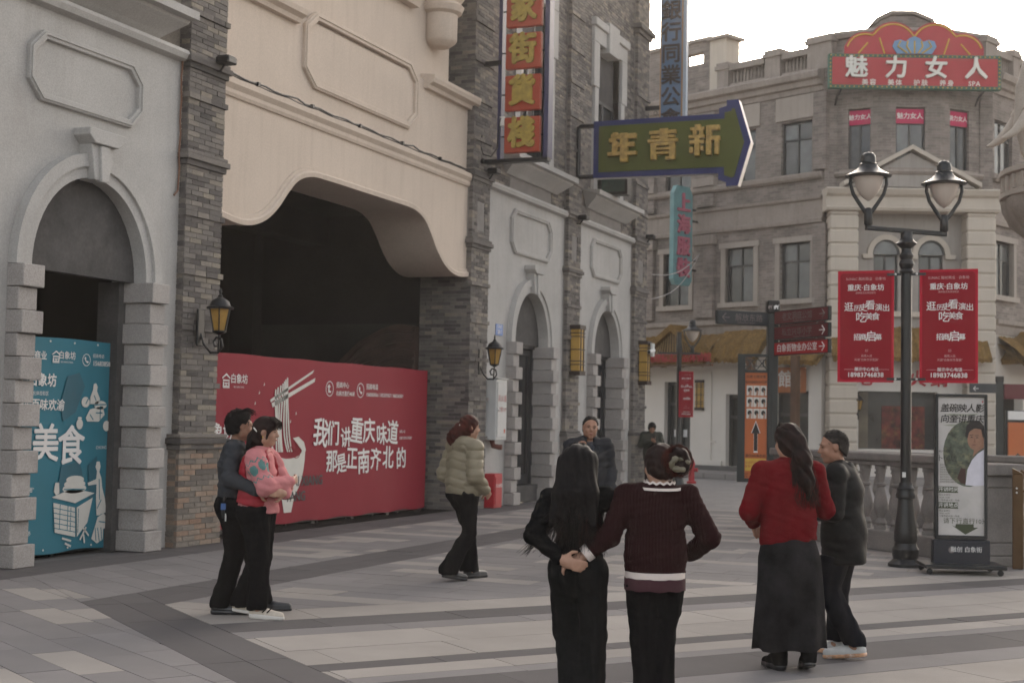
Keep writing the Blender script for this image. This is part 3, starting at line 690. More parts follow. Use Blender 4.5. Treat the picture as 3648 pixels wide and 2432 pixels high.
# ---- chamfered centre: faceted bay above, portico below
M_ggrey = mat('grey_render', (.36, .33, .3), .9, .08, 1.2, streak=.25)
P0, P1, P2, P3 = FC.pt(.35, 0, .02), FC.pt(1.5, 0, .62), FC.pt(3.22, 0, .62), FC.pt(4.55, 0, .02)
def facet(a, b):
    u = (b-a).normalized(); n = Vector((u.y, -u.x, 0)); return Face((a.x, a.y), (u.x, u.y), (n.x, n.y)), (b-a).length
bayf = [facet(P0, P1), facet(P1, P2), facet(P2, P3)]
for q0_, q1_ in ((0, .36), (4.54, 4.91)): mb = MB(); FC.box(mb, q0_, q1_, 8.4, 12.1, -.4, .06); mb.obj('bay_pier', M_fbC, F)
for fi, (fc_, ln) in enumerate(bayf):
    if fi == 1: h = ((ln-.84)/2, (ln+.84)/2)
    elif fi == 0: h = (.35, 1.0)
    else: h = (.35, 1.05)
    wall_holes(fc_, 0, ln, 8.4, 13.0, [(h[0], h[1], 9.05, 10.85)], -.28, 0, M_fbC)
    fwindow(fc_, h[0], h[1], 9.05, 10.85, M_fstone, surround=False, rows_=(.26,))
    mb = MB(); fc_.bar(mb, -.05, ln+.05, [(-.05, 12.95), (.14, 12.95), (.2, 13.05), (.16, 13.14), (-.05, 13.18)]); mb.obj('bay_cornice', M_fstone, F)
    mb = MB(); fc_.bar(mb, -.02, ln+.02, [(-.05, 8.86), (.1, 8.86), (.16, 8.94), (.14, 9.0), (-.05, 9.03)]); mb.obj('bay_sill_course', M_fstone, F)
FC.prism(MB(), [(.6, 12.0), (4.35, 12.0), (4.35, 13.1), (3.15, 13.42), (3.1, 13.55), (2.6, 13.74), (2.0, 13.74), (1.6, 13.55), (1.5, 13.42), (.6, 13.1)], -.9, -.1).obj('bay_gable', M_fbC, F)
mb = MB(); FC.prism(mb, [(1.5, 13.46), (1.6, 13.58), (2.0, 13.78), (2.6, 13.78), (3.1, 13.58), (3.15, 13.46), (3.28, 13.46), (3.2, 13.64), (2.65, 13.87), (1.95, 13.87), (1.5, 13.64), (1.37, 13.46)], -1.0, -.02); mb.obj('gable_coping', M_fstone, F)
# recess wall with two arched windows
aw = [(1.47, 2.17), (2.78, 3.48)]
wall_holes(FC, .3, 4.6, 4.4, 8.4, [(a, b, 4.95, 6.62) for a, b in aw], -.3, -.02, M_ggrey)
for a, b in aw:
    c = (a+b)/2; hw = (b-a)/2
    win = fwindow(FC, a, b, 4.95, 6.62, M_fcream, surround=False, dd=-.02)
    FC.prism(MB(), [(c+hw*math.cos(math.pi*k/14), 6.62+.38*math.sin(math.pi*k/14)) for k in range(15)], -.01, .0).obj('arched_light', M_fglass2, win)
    for rr_, nm, mm in (((hw, hw+.05, .045), 'arch_frame', M_frame), ((hw+.05, hw+.2, .09), 'arch_hood', M_fcream)):
        rws = []
        for k in range(15):
            an = math.pi*k/14
            rws.append([FC.pt(c+r_*math.cos(an), 6.62+(r_-hw+.38)*math.sin(an), d) for r_, d in ((rr_[0], -.02), (rr_[0], rr_[2]), (rr_[1], rr_[2]), (rr_[1], -.02))])
        MB().strip(rws, True, True).obj(nm, mm, win)
    for s_ in (-1, 1): FC.prism(MB(), [(c+s_*(hw+.05), 6.5), (c+s_*(hw+.32), 6.5), (c+s_*(hw+.36), 6.62), (c+s_*(hw+.05), 6.64)], -.02, .1).obj('hood_stop', M_fcream, win)
# rusticated columns, beam and pediment
for a, b in ((.08, .9), (4.02, 4.85)):
    z = .3
    col = MB(); FC.box(col, a+.03, b-.03, .0, 7.85, -.1, .52); col = col.obj('column', M_fcream, F)
    k = 0
    while z < 7.7:
        mb = MB(); FC.box(mb, a, b, z+.02, min(z+.41, 7.82)-.02, -.08, .56); mb.obj('column_block', M_fcream, col, bevel=.03); z += .41
mb = MB(); FC.bar(mb, -.05, 4.96, [(-.1, 7.82), (.62, 7.82), (.66, 7.9), (.6, 7.94), (.6, 8.22), (.7, 8.28), (.78, 8.42), (.72, 8.47), (-.1, 8.5)]); mb.obj('portico_beam', M_fcream, F)
FC.prism(MB(), [(.55, 8.5), (4.2, 8.5), (2.37, 9.5)], .3, .7).obj('pediment', M_ggrey, F)
for a, b, c, d in ((.4, 8.5, 2.37, 9.58), (2.37, 9.58, 4.35, 8.5)):
    FC.prism(MB(), [(a, b), (c, d), (c, d+.13), (a, b+.13)][::1], .28, .86).obj('pediment_moulding', M_fcream, F)
# shopfront of the centre
wall_holes(FC, .85, 4.1, 0, 4.4, [(1.02, 3.3, .95, 2.62)], -.2, .1, M_white, 'shop_wall')
M_shop = mat('tan_shop_interior', (.16, .13, .09), .4, .3, 2)  # plain tan tone for the strip hung in the shop window
M_poster = mat('red_window_poster', (.2, .03, .025), .6, .5, 4, stain=.5, sscale=5, scol=(.3, .2, .06))
mb = MB(); FC.box(mb, 1.02, 3.3, .95, 2.62, -.19, -.15); sw = mb.obj('shop_window', M_fglass, F)
mb = MB(); FC.box(mb, 1.75, 3.0, .97, 2.2, -.14, -.13); mb.obj('window_poster', M_poster, sw)
mb = MB(); FC.box(mb, 1.04, 1.35, .97, 2.6, -.145, -.125); mb.obj('window_curtain', M_shop, sw)
# doors of the left wing
for a, b, z in ((4.92, 6.0, 2.9), (2.45, 3.5, 2.5), (.45, 1.65, 2.6), (7.2, 8.6, 2.8)):
    mb = MB(); FL.box(mb, a, b, .3, z, -.28, -.22); dr = mb.obj('shop_door', M_fglass, F)
    f = MB()
    for q in ((a, a+.08, .3, z), (b-.08, b, .3, z), ((a+b)/2-.05, (a+b)/2+.05, .3, z-.7)): FL.box(f, q[0], q[1], q[2], q[3], -.22, -.12)
    for q in ((a+.08, b-.08, z-.1, z), (a+.08, b-.08, z-.75, z-.65)): FL.box(f, q[0], q[1], q[2], q[3], -.22, -.12)
    f.obj('door_frame', M_frame, dr)
M_paper = mat('notice_paper', (.7, .7, .7), .8, .05, 3)
for a in (5.25, 5.62): mb = MB(); FL.box(mb, a, a+.16, 1.15, 1.38, -.215, -.2); mb.obj('notice_sheet', M_paper, F)
M_yelp = mat('yellow_poster', (.45, .36, .03), .6, .3, 3)
mb = MB(); FL.box(mb, 2.5, 2.68, .5, 2.2, -.215, -.2); mb.obj('door_poster', M_yelp, F)
mb = MB(); FL.box(mb, 3.62, 4.8, .3, .45, .05, .12); FL.box(mb, 3.9, 4.55, 1., 1.06, .05, .1); FL.box(mb, 4.06, 4.72, .45, 3.2, .05, .09); mb.obj('wall_panel', M_white, F)
# ground step along the shops
st = MB(); pp = [FL.pt(11, 0, 0), FL.pt(0, 0, 0), FC.pt(4.91, 0, 0), FR.pt(14, 0, 0), FR.pt(14, 0, 2.2), FC.pt(6.2, 0, 2.2), FC.pt(-1.2, 0, 2.2), FL.pt(11, 0, 2.2)]
st.add([(p.x, p.y, z) for z in (0, .16) for p in pp], [tuple(range(7, -1, -1)), tuple(range(8, 16))]+[(i, (i+1) % 8, 8+(i+1) % 8, 8+i) for i in range(8)])
struct(st.obj('raised_pavement', M_farpave))
st = MB(); FL.box(st, .3, 9.9, .16, .3, .05, .35); st.obj('plinth', mat('plinth_stone', (.12, .115, .11), .8), F)
# ---- thatched awnings
def awning(face, s0, s1, zt, zb, out, name='thatched_awning'):
    rnd = random.Random(int(s0*10+s1*7)); n = max(3, int((s1-s0)/.07)); top, fr, lo, bk = [], [], [], []
    for k in range(n+1):
        a = s0+(s1-s0)*k/n; j = rnd.uniform(-.05, .05)
        top.append(face.pt(a, zt+rnd.uniform(-.02, .02), .06)); fr.append(face.pt(a, zb+.12+rnd.uniform(-.03, .03), out+j)); lo.append(face.pt(a, zb+rnd.uniform(-.06, .04), out-.03+j)); bk.append(face.pt(a, zt-.22, .06))
    mid = [(t_+f_)/2+face.n*.06+Vector((0, 0, .05+rnd.uniform(-.02, .02))) for t_, f_ in zip(top, fr)]
    return MB().strip([top, mid, fr, lo, bk], False).obj(name, M_thatch, F)
awning(FL, 3.55, 9.8, 4.4, 3.35, 1.1)
awning(FL, 1.75, 3.5, 4.5, 3.45, .9)
awning(FL, -.3, 1.5, 4.1, 3.35, .8)
awning(FC, .1, 4.6, 4.5, 3.45, 1.0)
awning(FR, .2, 6, 4.3, 3.3, 1.1)
M_reed = mat('reed_gable', (.2, .11, .045), .95, .3, 6, ramp=[(0, (.1, .05, .02)), (1, (.3, .18, .07))])
M_reedl = mat('reed_stalk', (.36, .25, .11), .9, .2, 6)
def gable(face, c, hw, z0, z1, out, rest=True):
    gb = face.prism(MB(), [(c-hw, z0), (c+hw, z0), (c, z1)], out-.05, out).obj('awning_gable', M_reed, F)
    k = -hw*.8
    while k < hw*.8:
        h = (1-abs(k)/hw)*(z1-z0); MB().tube([face.pt(c+k, z0, out+.02), face.pt(c+k*.8, z0+h, out+.02)], .018, 5).obj('reed', M_reedl, gb); k += .115
    for s_ in (-1, 1):
        mb = MB(); P = [(c+s_*(hw+.18), z0-.12), (c+s_*(hw+.26), z0+.02), (c, z1+.2), (c, z1-.02)]
        face.prism(mb, P if s_ > 0 else P[::-1], -.0, out+.16); mb.obj('gable_thatch', M_thatch, gb)
gable(FL, 4.85, 1.15, 3.72, 4.45, 1.0)
gable(FR, 1.6, .9, 3.6, 4.3, 1.1)
M_redlet = mat('red_letters', (.42, .02, .03), .5, .1, 5)
for k, ch in enumerate('中国国家地理标志产品体验馆'):
    s_ = 6.75-k*.285
    text(ch, .29, FL.pt(s_, 3.58, 1.16), (-FL.u), (0, 0, 1), M_redlet, 'sign_letter', F, 0, .02)
M_beam = mat('brown_timber', (.11, .055, .03), .75, .2, 5)
mb = MB(); FL.box(mb, 3.2, 7.0, 3.33, 3.4, 1.08, 1.15); mb.obj('sign_rail', M_beam, F)
# orange shop sign, timber posts
M_orange = mat('orange_board', (.42, .14, .05), .6, .12, 3)
M_offw = mat('off_white_paint', (.72, .7, .67), .6, .05, 4)
mb = MB(); FL.box(mb, .5, 1.72, 2.55, 3.3, .1, .16); sg = mb.obj('shop_sign', M_orange, F)
text('館', .52, FL.pt(1.2, 2.92, .16), -FL.u, (0, 0, 1), M_offw, 'lettering', sg, .02)
for k, ch in enumerate('老重慶'): text(ch, .15, FL.pt(.72, 3.12-k*.2, .16), -FL.u, (0, 0, 1), M_offw, 'lettering', sg)
for a in (.25, 1.85): mb = MB(); FL.box(mb, a, a+.2, .16, 3.6, .75, .95); mb.obj('timber_post', M_beam, F)
for k, ch in enumerate('老火鍋'): text(ch, .5, FC.pt(1.2+k*.62+(.9 if k else 0), 2.98, .11), FC.u, (0, 0, 1), M_redlet, 'sign_letter', F, .02, .02)

# ================================================================== signs on the corner building
S = thing('rooftop_sign', 'red rooftop signboard with crown, green bulb border and white lettering', 'sign', tuple(FC.pt(2.4, 11.3, 1.0)), world=True)
M_sgreen = mat('bulb_border_green', (.06, .14, .1), .6, .1, 4); M_sred = mat('sign_red', (.42, .035, .045), .55, .08, 2)
M_slet = mat('sign_letter_white', (.68, .66, .6), .5, .05, 4); M_syel = mat('sign_gold', (.6, .38, .05), .5, .1, 4); M_sblue = mat('sign_blue', (.16, .3, .48), .5, .1, 4)
s0, s1, z0, z1, dd = -.1, 4.83, 11.27, 12.27, 1.05
FF = Face((FC.o.x, FC.o.y), (FC.u.x, FC.u.y), (FC.n.x, FC.n.y))
mb = MB(); FF.box(mb, s0, s1, z0, z1, dd-.18, dd); mb.obj('border', M_sgreen, S, bevel=.01)
mb = MB(); FF.box(mb, s0+.1, s1-.1, z0+.1, z1-.1, dd+.001, dd+.012); mb.obj('panel', M_sred, S)
for k in range(37):
    for zz in (z0+.05, z1-.05): mb = MB(); mb.ball(FF.pt(s0+.06+k*(s1-s0-.12)/36, zz, dd+.015), .022, 6, 4); mb.obj('bulb', M_syel, S)
for k in range(1, 8):
    for ss in (s0+.05, s1-.05): mb = MB(); mb.ball(FF.pt(ss, z0+.05+k*(z1-z0-.1)/8, dd+.015), .022, 6, 4); mb.obj('bulb', M_syel, S)
for k, ch in enumerate('魅力女人'): text(ch, .66, FF.pt(.68+k*1.14, 11.84, dd+.012), FF.u, (0, 0, 1), M_slet, 'letter', S, .025, .04)
for k, ch in enumerate(['美容', '美体', '护肤', '养身', 'SPA']): text(ch, .19, FF.pt(1.05+k*.74+(.05 if k == 4 else 0), 11.44, dd+.012), FF.u, (0, 0, 1), M_slet, 'lettering', S, .02, .0, sp=1.35 if k < 4 else 1.15)
def lobes(e):
    P = []
    for (c, r_, zc) in ((.95, .62, 12.3), (1.75, .72, 12.5), (2.95, .72, 12.5), (3.75, .62, 12.3)): P.append((c, r_-e, zc))
    xs = np.linspace(.36+e, 4.34-e, 60); out = []
    for x in xs:
        z = max([12.27]+[zc+math.sqrt(max(0, r_*r_-(x-c)**2)) if abs(x-c) < r_ else 0 for c, r_, zc in P]); out.append((x, z))
    return [(4.34-e, 12.275), (.36+e, 12.275)]+out
FF.prism(MB(), lobes(0), dd-.12, dd-.02).obj('crest_panel', M_sred, S)
lb = [p for p in lobes(.07)[2:]]
def ribbon(pts, name, m, w=.05, d=dd-.018): MB().tube([FF.pt(a, b, d) for a, b in pts], w/2, 6).obj(name, m, S)
ribbon(lb, 'crest_trim', M_syel)
for q in ([(.75, 12.29), (1.02, 12.6)], [(1.35, 12.75), (1.5, 12.29)], [(3.2, 12.29), (3.35, 12.75)], [(3.68, 12.6), (3.95, 12.29)]): ribbon(q, 'crest_rib', M_syel)
cr = [(1.85, 12.29), (1.72, 12.5), (1.78, 12.66), (1.95, 12.7), (2.1, 12.64), (2.2, 12.74), (2.35, 12.8), (2.5, 12.74), (2.6, 12.64), (2.75, 12.7), (2.92, 12.66), (2.98, 12.5), (2.85, 12.29)]
FF.prism(MB(), cr, dd-.03, dd+.02).obj('crown', M_sblue, S)
for c in (-.42, -.2, 0, .2, .42): ribbon([(2.35+c*.5, 12.3), (2.35+c*1.15, 12.5), (2.35+c*.95, 12.66)], 'crown_rib', M_syel, .045, dd+.03)
for a in (.3, 4.4): MB().tube([FF.pt(a, 11.3, dd-.1), FF.pt(a, 11.2, .3), FF.pt(a, 11.0, .05)], .03, 6).obj('bracket', M_black, S)
M_pinkb = mat('magenta_banner', (.5, .02, .09), .6, .05, 4)
for i, (fc_, ln) in enumerate(bayf):
    c = [.68, ln/2, .7][i]; w = [.32, .4, .34][i]
    mb = MB(); fc_.box(mb, c-w, c+w, 10.38, 10.8, -.09, -.07)
    o = tag(mb.obj('window_banner', M_pinkb), ['small magenta banner hung in a side facet of the bay window', 'small magenta banner hung in the middle facet of the bay window', 'small magenta banner hung in a side facet of the bay window'][i], 'banner', 'magenta banners in the bay window')
    text('魅力女人', .17 if i != 1 else .19, fc_.pt(c, 10.59, -.07), fc_.u, (0, 0, 1), M_offw, 'lettering', o, .02)
# teal hanging sign on the far wing
TS = thing('teal_hanging_sign', 'pale teal vertical sign with pink characters hung from far brick pilaster', 'sign', tuple(FL.pt(4.5, 6.0, .14)), world=True)
M_teal = mat('teal_enamel', (.16, .33, .34), .5, .12, 3, streak=.15); M_pink = mat('pink_letters', (.5, .14, .2), .5, .1, 4)
pu = Vector(FL.n); q0 = FL.pt(4.62, 0, .42)
FT = Face((q0.x, q0.y), (pu.x, pu.y), tuple((FL.u*1)[:2]))
FT = Face((q0.x, q0.y), (pu.x, pu.y), (-FL.u.x, -FL.u.y))
poly = [(.12, 5.88), (.78, 5.88), (.9, 6.05), (.9, 8.75), (.75, 8.98), (.15, 8.98), (0, 8.75), (0, 6.05)]
FT.prism(MB(), poly, -.16, .0).obj('panel', M_teal, TS)
for k, ch in enumerate('上海服裝'): text(ch, .62, FT.pt(.45, 8.42-k*.68, 0), -pu, (0, 0, 1), M_pink, 'letter', TS, .03, .03)
for zz in (8.3, 7.95, 6.7, 6.4): MB().tube([FT.pt(-.35, zz, -.08), FT.pt(.02, zz, -.08)], .035, 6).obj('bracket', M_black, TS)
print('T far', time.time()-T0)
# ================================================================== hoardings
VW = Face((0, 0), (0, 1), (1, 0))             # plane of the left wall: along +Y, facing +X
M_print = mat('white_print', (.74, .72, .7), .6, .04, 4); M_printg = mat('pale_print', (.62, .6, .55), .6, .06, 4)
M_hred = mat('red_vinyl', (.27, .02, .036), .6, .06, 1.2, bump=.4, bscale=2.5, spec=.15); M_hblue = mat('blue_vinyl', (.032, .18, .24), .55, .06, 1.2, bump=.4, bscale=2.5, spec=.2)
M_hblue2 = mat('deep_blue_print', (.022, .12, .165), .5, .1, 3)
M_greyp = mat('dark_grey_print', (.07, .06, .065), .6)
def cloth(x, y0, y1, z0, z1, amp, seed, ny=60, nz=24):
    rnd = random.Random(seed); ph = [rnd.uniform(0, 6.28) for _ in range(6)]; rws = []
    for i in range(nz+1):
        z = z0+(z1-z0)*i/nz; r_ = []
        for j in range(ny+1):
            y = y0+(y1-y0)*j/ny
            e = min(1, min(i, nz-i)/4.)*.0+1
            d = amp*(math.sin(y*2.1+z*1.3+ph[0])+.6*math.sin(y*5.3-z*2.1+ph[1])+.5*math.sin(y*9.+z*4+ph[2])*(1-i/nz))*.5
            r_.append((x+d*.6, y, z+(.012*math.sin(y*6+ph[3]) if i == 0 else .006*math.sin(y*4+ph[4]) if i == nz else 0)))
        rws.append(r_)
    return MB().strip(rws)
HX = -11.0; LX = HX+.009
HR = thing('red_hoarding', 'long red printed hoarding with noodle bowl artwork across dark passage', 'hoarding', (HX, 19, 0), world=True)
cloth(HX, 15.3, 22.5, .05, 2.44, .008, 3, 90).obj('sheet', M_hred, HR, smooth=True)
fr = MB()
for zz in (.03, 1.2, 2.4): fr.box((HX-.09, 15.3, zz), (HX-.04, 22.48, zz+.04))
for k in range(9): fr.box((HX-.09, 15.32+k*.89, 0), (HX-.045, 15.36+k*.89, 2.44))
fr.obj('frame', M_black, HR)
for k in range(6): MB().box((HX-.25, 16.2+k*1.2, 0), (HX+.03, 16.3+k*1.2, .035)).obj('foot', M_black, HR)
Y_, Zv = (0, 1, 0), (0, 0, 1)
def wt(par, body, size, y, z, m=None, x=LX, **k): return text(body, size, (x, y, z), Y_, Zv, m or M_print, 'lettering', par, **k)
def logo(par, y, z, s, x=LX):
    """small seal-like emblem: roof over a frame"""
    mb = MB(); g = lambda P: mb.prism([(y+a*s, z+b*s) for a, b in P], yz, x+.001, x+.003)
    for P in ([(-.5, .25), (0, .55), (.5, .25), (.5, .15), (0, .42), (-.5, .15)], [(-.4, .1), (.4, .1), (.4, .0), (-.4, 0)], [(-.4, -.5), (-.28, -.5), (-.28, -.05), (-.4, -.05)], [(.28, -.5), (.4, -.5), (.4, -.05), (.28, -.05)],
              [(-.2, -.12), (.2, -.12), (.2, -.2), (-.2, -.2)], [(-.05, -.5), (.05, -.5), (.05, -.22), (-.05, -.22)], [(-.22, -.32), (-.1, -.32), (-.1, -.5), (-.22, -.5)], [(.1, -.32), (.22, -.32), (.22, -.5), (.1, -.5)]): g(P)
    mb.obj('emblem', M_print, par)
logo(HR, 16.29, 2.06, .19); wt(HR, '白象坊', .14, 16.6, 2.09, bold=.012); wt(HR, 'BAI XIANG FANG', .032, 16.6, 1.985)
wt(HR, '白象坊', .24, 16.12, 1.36, bold=.02); wt(HR, '沉浸式文化街区', .085, 15.98, 1.12)
big = [('我', 18.84, 1.33, .46), ('们', 19.22, 1.32, .4), ('讲', 19.62, 1.26, .33), ('重', 19.97, 1.36, .44), ('庆', 20.38, 1.36, .42), ('味', 20.82, 1.3, .38), ('道', 21.2, 1.33, .42),
       ('那', 19.2, .9, .36), ('是', 19.5, .86, .32), ('正', 19.83, .93, .38), ('南', 20.22, .87, .42), ('齐', 20.62, .9, .38), ('北', 21.06, .92, .4), ('的', 21.54, .9, .38)]
for i, (ch, y, z, s_) in enumerate(big):
    a = R(((i*37) % 11-5)*1.4); text(ch, s_, (LX, y, z), (0, math.cos(a), math.sin(a)), (0, -math.sin(a), math.cos(a)), M_print, 'brush_character', HR, .016)
wt(HR, '诚邀入驻', .055, 21.45, 1.37, align='LEFT'); wt(HR, '共建"白象坊邻里圈"', .055, 21.45, 1.26, align='LEFT')
wt(HR, '招商中心', .1, 19.28, 2.09, align='LEFT', bold=.01); wt(HR, '右前方直行40米', .085, 19.28, 1.96, align='LEFT', bold=.01)
wt(HR, '招商电话', .1, 20.25, 2.09, align='LEFT', bold=.01); wt(HR, '15683858506 / 15923579357 / 18602363671', .082, 20.25, 1.965, align='LEFT', bold=.01, sx=.88)
for y in (19.08, 20.06):
    rws = [[(LX+.002, y+r_*math.cos(a), 2.03+r_*math.sin(a)) for r_ in (.105, .118)] for a in np.linspace(0, 2*math.pi, 25)]
    MB().strip(rws).obj('icon_ring', M_print, HR)
MB().prism([(19.04, 1.97), (19.12, 1.97), (19.12, 2.0), (19.07, 2.0), (19.07, 2.05), (19.11, 2.05), (19.06, 2.1), (19.0, 2.05), (19.04, 2.05)], yz, LX+.001, LX+.003).obj('icon_arrow', M_print, HR)
def handset(par, y, z, s, x):
    P = [(-.5, .5), (-.25, .6), (-.1, .25), (-.25, .1), (.1, -.3), (.3, -.15), (.6, -.3), (.5, -.55), (.2, -.6), (-.25, -.25), (-.55, .2)]
    MB().prism([(y+a*s, z+b*s) for a, b in P], yz, x+.001, x+.003).obj('icon_handset', M_print, par)
handset(HR, 20.06, 2.03, .1, LX)
wt(HR, 'BAI XIANG', .2, 18.45, .64, M_greyp, bold=.03); wt(HR, 'FANG', .2, 18.18, .42, M_greyp, bold=.03)
def print_poly(par, name, P, m, x=LX, lift=.001): return MB().prism(P, yz, x+lift, x+lift+.002).obj(name, m, par)
# chopsticks, hanging noodles and bowl
print_poly(HR, 'chopstick', [(17.42, 1.79), (18.56, 2.25), (18.6, 2.3), (17.4, 1.83)], M_printg); print_poly(HR, 'chopstick', [(17.47, 1.72), (18.62, 2.12), (18.64, 2.18), (17.44, 1.78)], M_printg)
for k in range(7):
    y = 17.56+k*.052
    P = [(y+.018*math.sin(t*5+k)+(.16*(1-t)**4 if k > 3 else .05*(1-t)**4), 1.08+(1.98+.03*k-1.08)*t*(1-.0*k)) for t in np.linspace(1, 0, 14)]
    print_poly(HR, 'noodle', [(a-.017, b) for a, b in P]+[(a+.017, b) for a, b in P[::-1]], M_printg)
th = np.linspace(math.pi, 2*math.pi, 16)
bw = [(17.93+.48*math.cos(t), 1.14+.62*math.sin(t)*(1 if math.sin(t) > -.95 else 1)) for t in th]
bw = [(17.48, 1.2)]+[(17.93+.47*math.cos(t), 1.08+.7*math.sin(t)) for t in th]+[(18.42, 1.1), (18.36, 1.22), (18.2, 1.3), (18.05, 1.28)]+[(17.93+.38*math.cos(t), 1.1-.12*math.sin(t)) for t in np.linspace(0, math.pi, 10)]
print_poly(HR, 'bowl', bw, M_printg)
print_poly(HR, 'bowl_foot', [(17.78, .42), (18.12, .42), (18.05, .2), (17.85, .2)], M_printg)
for (a, b) in ((18.1, 1.15), (18.02, 1.09), (18.15, 1.05)):
    rws = [[(LX+.0045, a+r_*math.cos(t)*1.2, b+r_*math.sin(t)*.8) for r_ in (.07, .085)] for t in np.linspace(0, 2*math.pi, 17)]
    MB().strip(rws).obj('noodle_swirl', M_hred, HR)
for k, (a, b) in enumerate(((17.95, 1.5), (17.1, 1.9), (17.22, 2.02), (18.1, 1.62), (17.0, 1.75))): print_poly(HR, 'splash', [(a, b), (a+.03, b+.01), (a+.02, b+.05)], M_printg)

BX = -10.75; BLX = BX+.009
HB = thing('blue_hoarding', 'blue printed hoarding with cooking scenes closing the arched doorway', 'hoarding', (BX, 12.7, 0), world=True)
cloth(BX, 11.78, 13.7, .05, 2.42, .008, 8, 30).obj('sheet', M_hblue, HB, smooth=True)
fr = MB()
for zz in (.03, 1.2, 2.36): fr.box((BX-.09, 11.78, zz), (BX-.04, 13.68, zz+.04))
for y in (11.8, 12.7, 13.62): fr.box((BX-.09, y, 0), (BX-.045, y+.04, 2.4))
fr.obj('frame', M_black, HB)
for y in (12.1, 12.5, 12.9, 13.3, 13.6):
    for zz in (.09, 2.38): MB().lathe([(.012, 0), (.012, .004)], (0, 0, 0), 8).obj('eyelet', M_printg, HB).matrix_basis = Matrix.Translation((BLX, y, zz)) @ Matrix.Rotation(R(90), 4, 'Y')
bt = lambda body, size, y, z, m=None, **k: wt(HB, body, size, y, z, m, BLX, **k)
bt('SUNAC 融创商业', .1, 12.45, 2.21, align='RIGHT', bold=.012); logo(HB, 12.6, 2.21, .13, BLX); bt('白象坊', .095, 12.78, 2.23, bold=.01); bt('BAI XIANG FANG', .026, 12.78, 2.16)
rws = [[(BLX+.002, 13.11+r_*math.cos(a), 2.2+r_*math.sin(a)) for r_ in (.062, .07)] for a in np.linspace(0, 2*math.pi, 25)]; MB().strip(rws).obj('icon_ring', M_print, HB); handset(HB, 13.11, 2.2, .06, BLX)
bt('招商电话', .05, 13.22, 2.25, align='LEFT'); bt('15683858506', .078, 13.22, 2.165, align='LEFT', bold=.012)
bt('重庆·白象坊', .15, 12.62, 1.94, align='RIGHT', bold=.025); bt('国家级文化体验街区', .05, 12.5, 1.8, align='RIGHT')
bt('市井有戏·百味欢渝', .135, 12.76, 1.67, align='RIGHT', bold=.015, shear=.12)
for ch, y, z, s_ in (('吃', 12.02, 1.2, .46), ('美', 12.48, 1.23, .44), ('食', 12.9, 1.2, .46)): text(ch, s_, (BLX, y, z), Y_, Zv, M_print, 'brush_character', HB, .02)
bt('CHONG', .05, 13.42, 1.2).rotation_euler; bt('坊邻里圈"', .06, 12.32, .75, align='RIGHT'); bt('扫码了解更多', .06, 12.3, .28, align='RIGHT')
for P in ([(12.8, 2.0), (13.0, 2.05), (13.1, 1.9), (12.95, 1.6), (12.75, 1.5), (12.7, 1.7)], [(12.75, 1.0), (13.05, 1.05), (13.15, .8), (12.9, .6), (12.7, .75)], [(13.2, 1.0), (13.35, 1.1), (13.4, .7), (13.25, .6)]): print_poly(HB, 'shadow_print', P, M_hblue2, BLX, .0005)
# paper-cut cooks: stall, stove of brick, steamer, figures
def lines(par, ps, m=M_hblue, w=.012, x=BLX):
    for (a, b), (c, d) in ps:
        l = math.hypot(c-a, d-b) or 1; na, nb = -(d-b)/l*w/2, (c-a)/l*w/2
        print_poly(par, 'cut_line', [(a+na, b+nb), (c+na, d+nb), (c-na, d-nb), (a-na, b-nb)], m, x, .0035)
def ell(y, z, a, b, n=18, t0=0, t1=2*math.pi): return [(y+a*math.cos(t), z+b*math.sin(t)) for t in np.linspace(t0, t1, n, endpoint=t1-t0 < 6.2)]
print_poly(HB, 'paper_cut', ell(13.38, 1.69, .11, .05), M_printg, BLX)
print_poly(HB, 'paper_cut', ell(13.12, 1.72, .07, .06), M_printg, BLX)
print_poly(HB, 'paper_cut', [(13.2, 1.78), (13.24, 1.86), (13.25, 1.93), (13.29, 1.94), (13.32, 1.9), (13.31, 1.85), (13.37, 1.76), (13.33, 1.7), (13.2, 1.7)], M_printg, BLX)
print_poly(HB, 'paper_cut', [(13.2, 1.64), (13.42, 1.68), (13.46, 1.58), (13.36, 1.5), (13.16, 1.5), (13.13, 1.54)], M_printg, BLX)
print_poly(HB, 'paper_cut', ell(13.03, 1.47, .055, .06), M_printg, BLX); print_poly(HB, 'paper_cut', ell(13.5, 1.45, .06, .06), M_printg, BLX)
print_poly(HB, 'paper_cut', [(12.99, 1.53), (13.07, 1.53), (13.05, 1.55), (13.01, 1.55)], M_printg, BLX)
lines(HB, [((13.3, 1.6), (13.42, 1.6)), ((13.38, 1.52), (13.38, 1.68)), ((13.26, 1.69), (13.48, 1.7)), ((13.2, 1.58), (13.26, 1.52)), ((13.12, 1.7), (13.17, 1.77)), ((13.26, 1.8), (13.3, 1.74))])
print_poly(HB, 'paper_cut', [(12.64, .6), (13.0, .53), (13.02, .2), (12.68, .27)], M_printg, BLX); print_poly(HB, 'paper_cut', [(13.03, .53), (13.3, .63), (13.22, .35), (13.05, .2)], M_printg, BLX)
print_poly(HB, 'paper_cut', [(12.61, .66), (13.0, .58), (13.33, .68), (12.95, .75)], M_printg, BLX)
lines(HB, [((12.64, .6-.055*k), (13.02, .53-.055*k)) for k in range(1, 6)]+[((12.75+.09*(j % 4)+.04*(j % 2), .575-.055*(j//4)-.02*(j % 4)), (12.75+.09*(j % 4)+.04*(j % 2), .525-.055*(j//4)-.02*(j % 4))) for j in range(20)], w=.009)
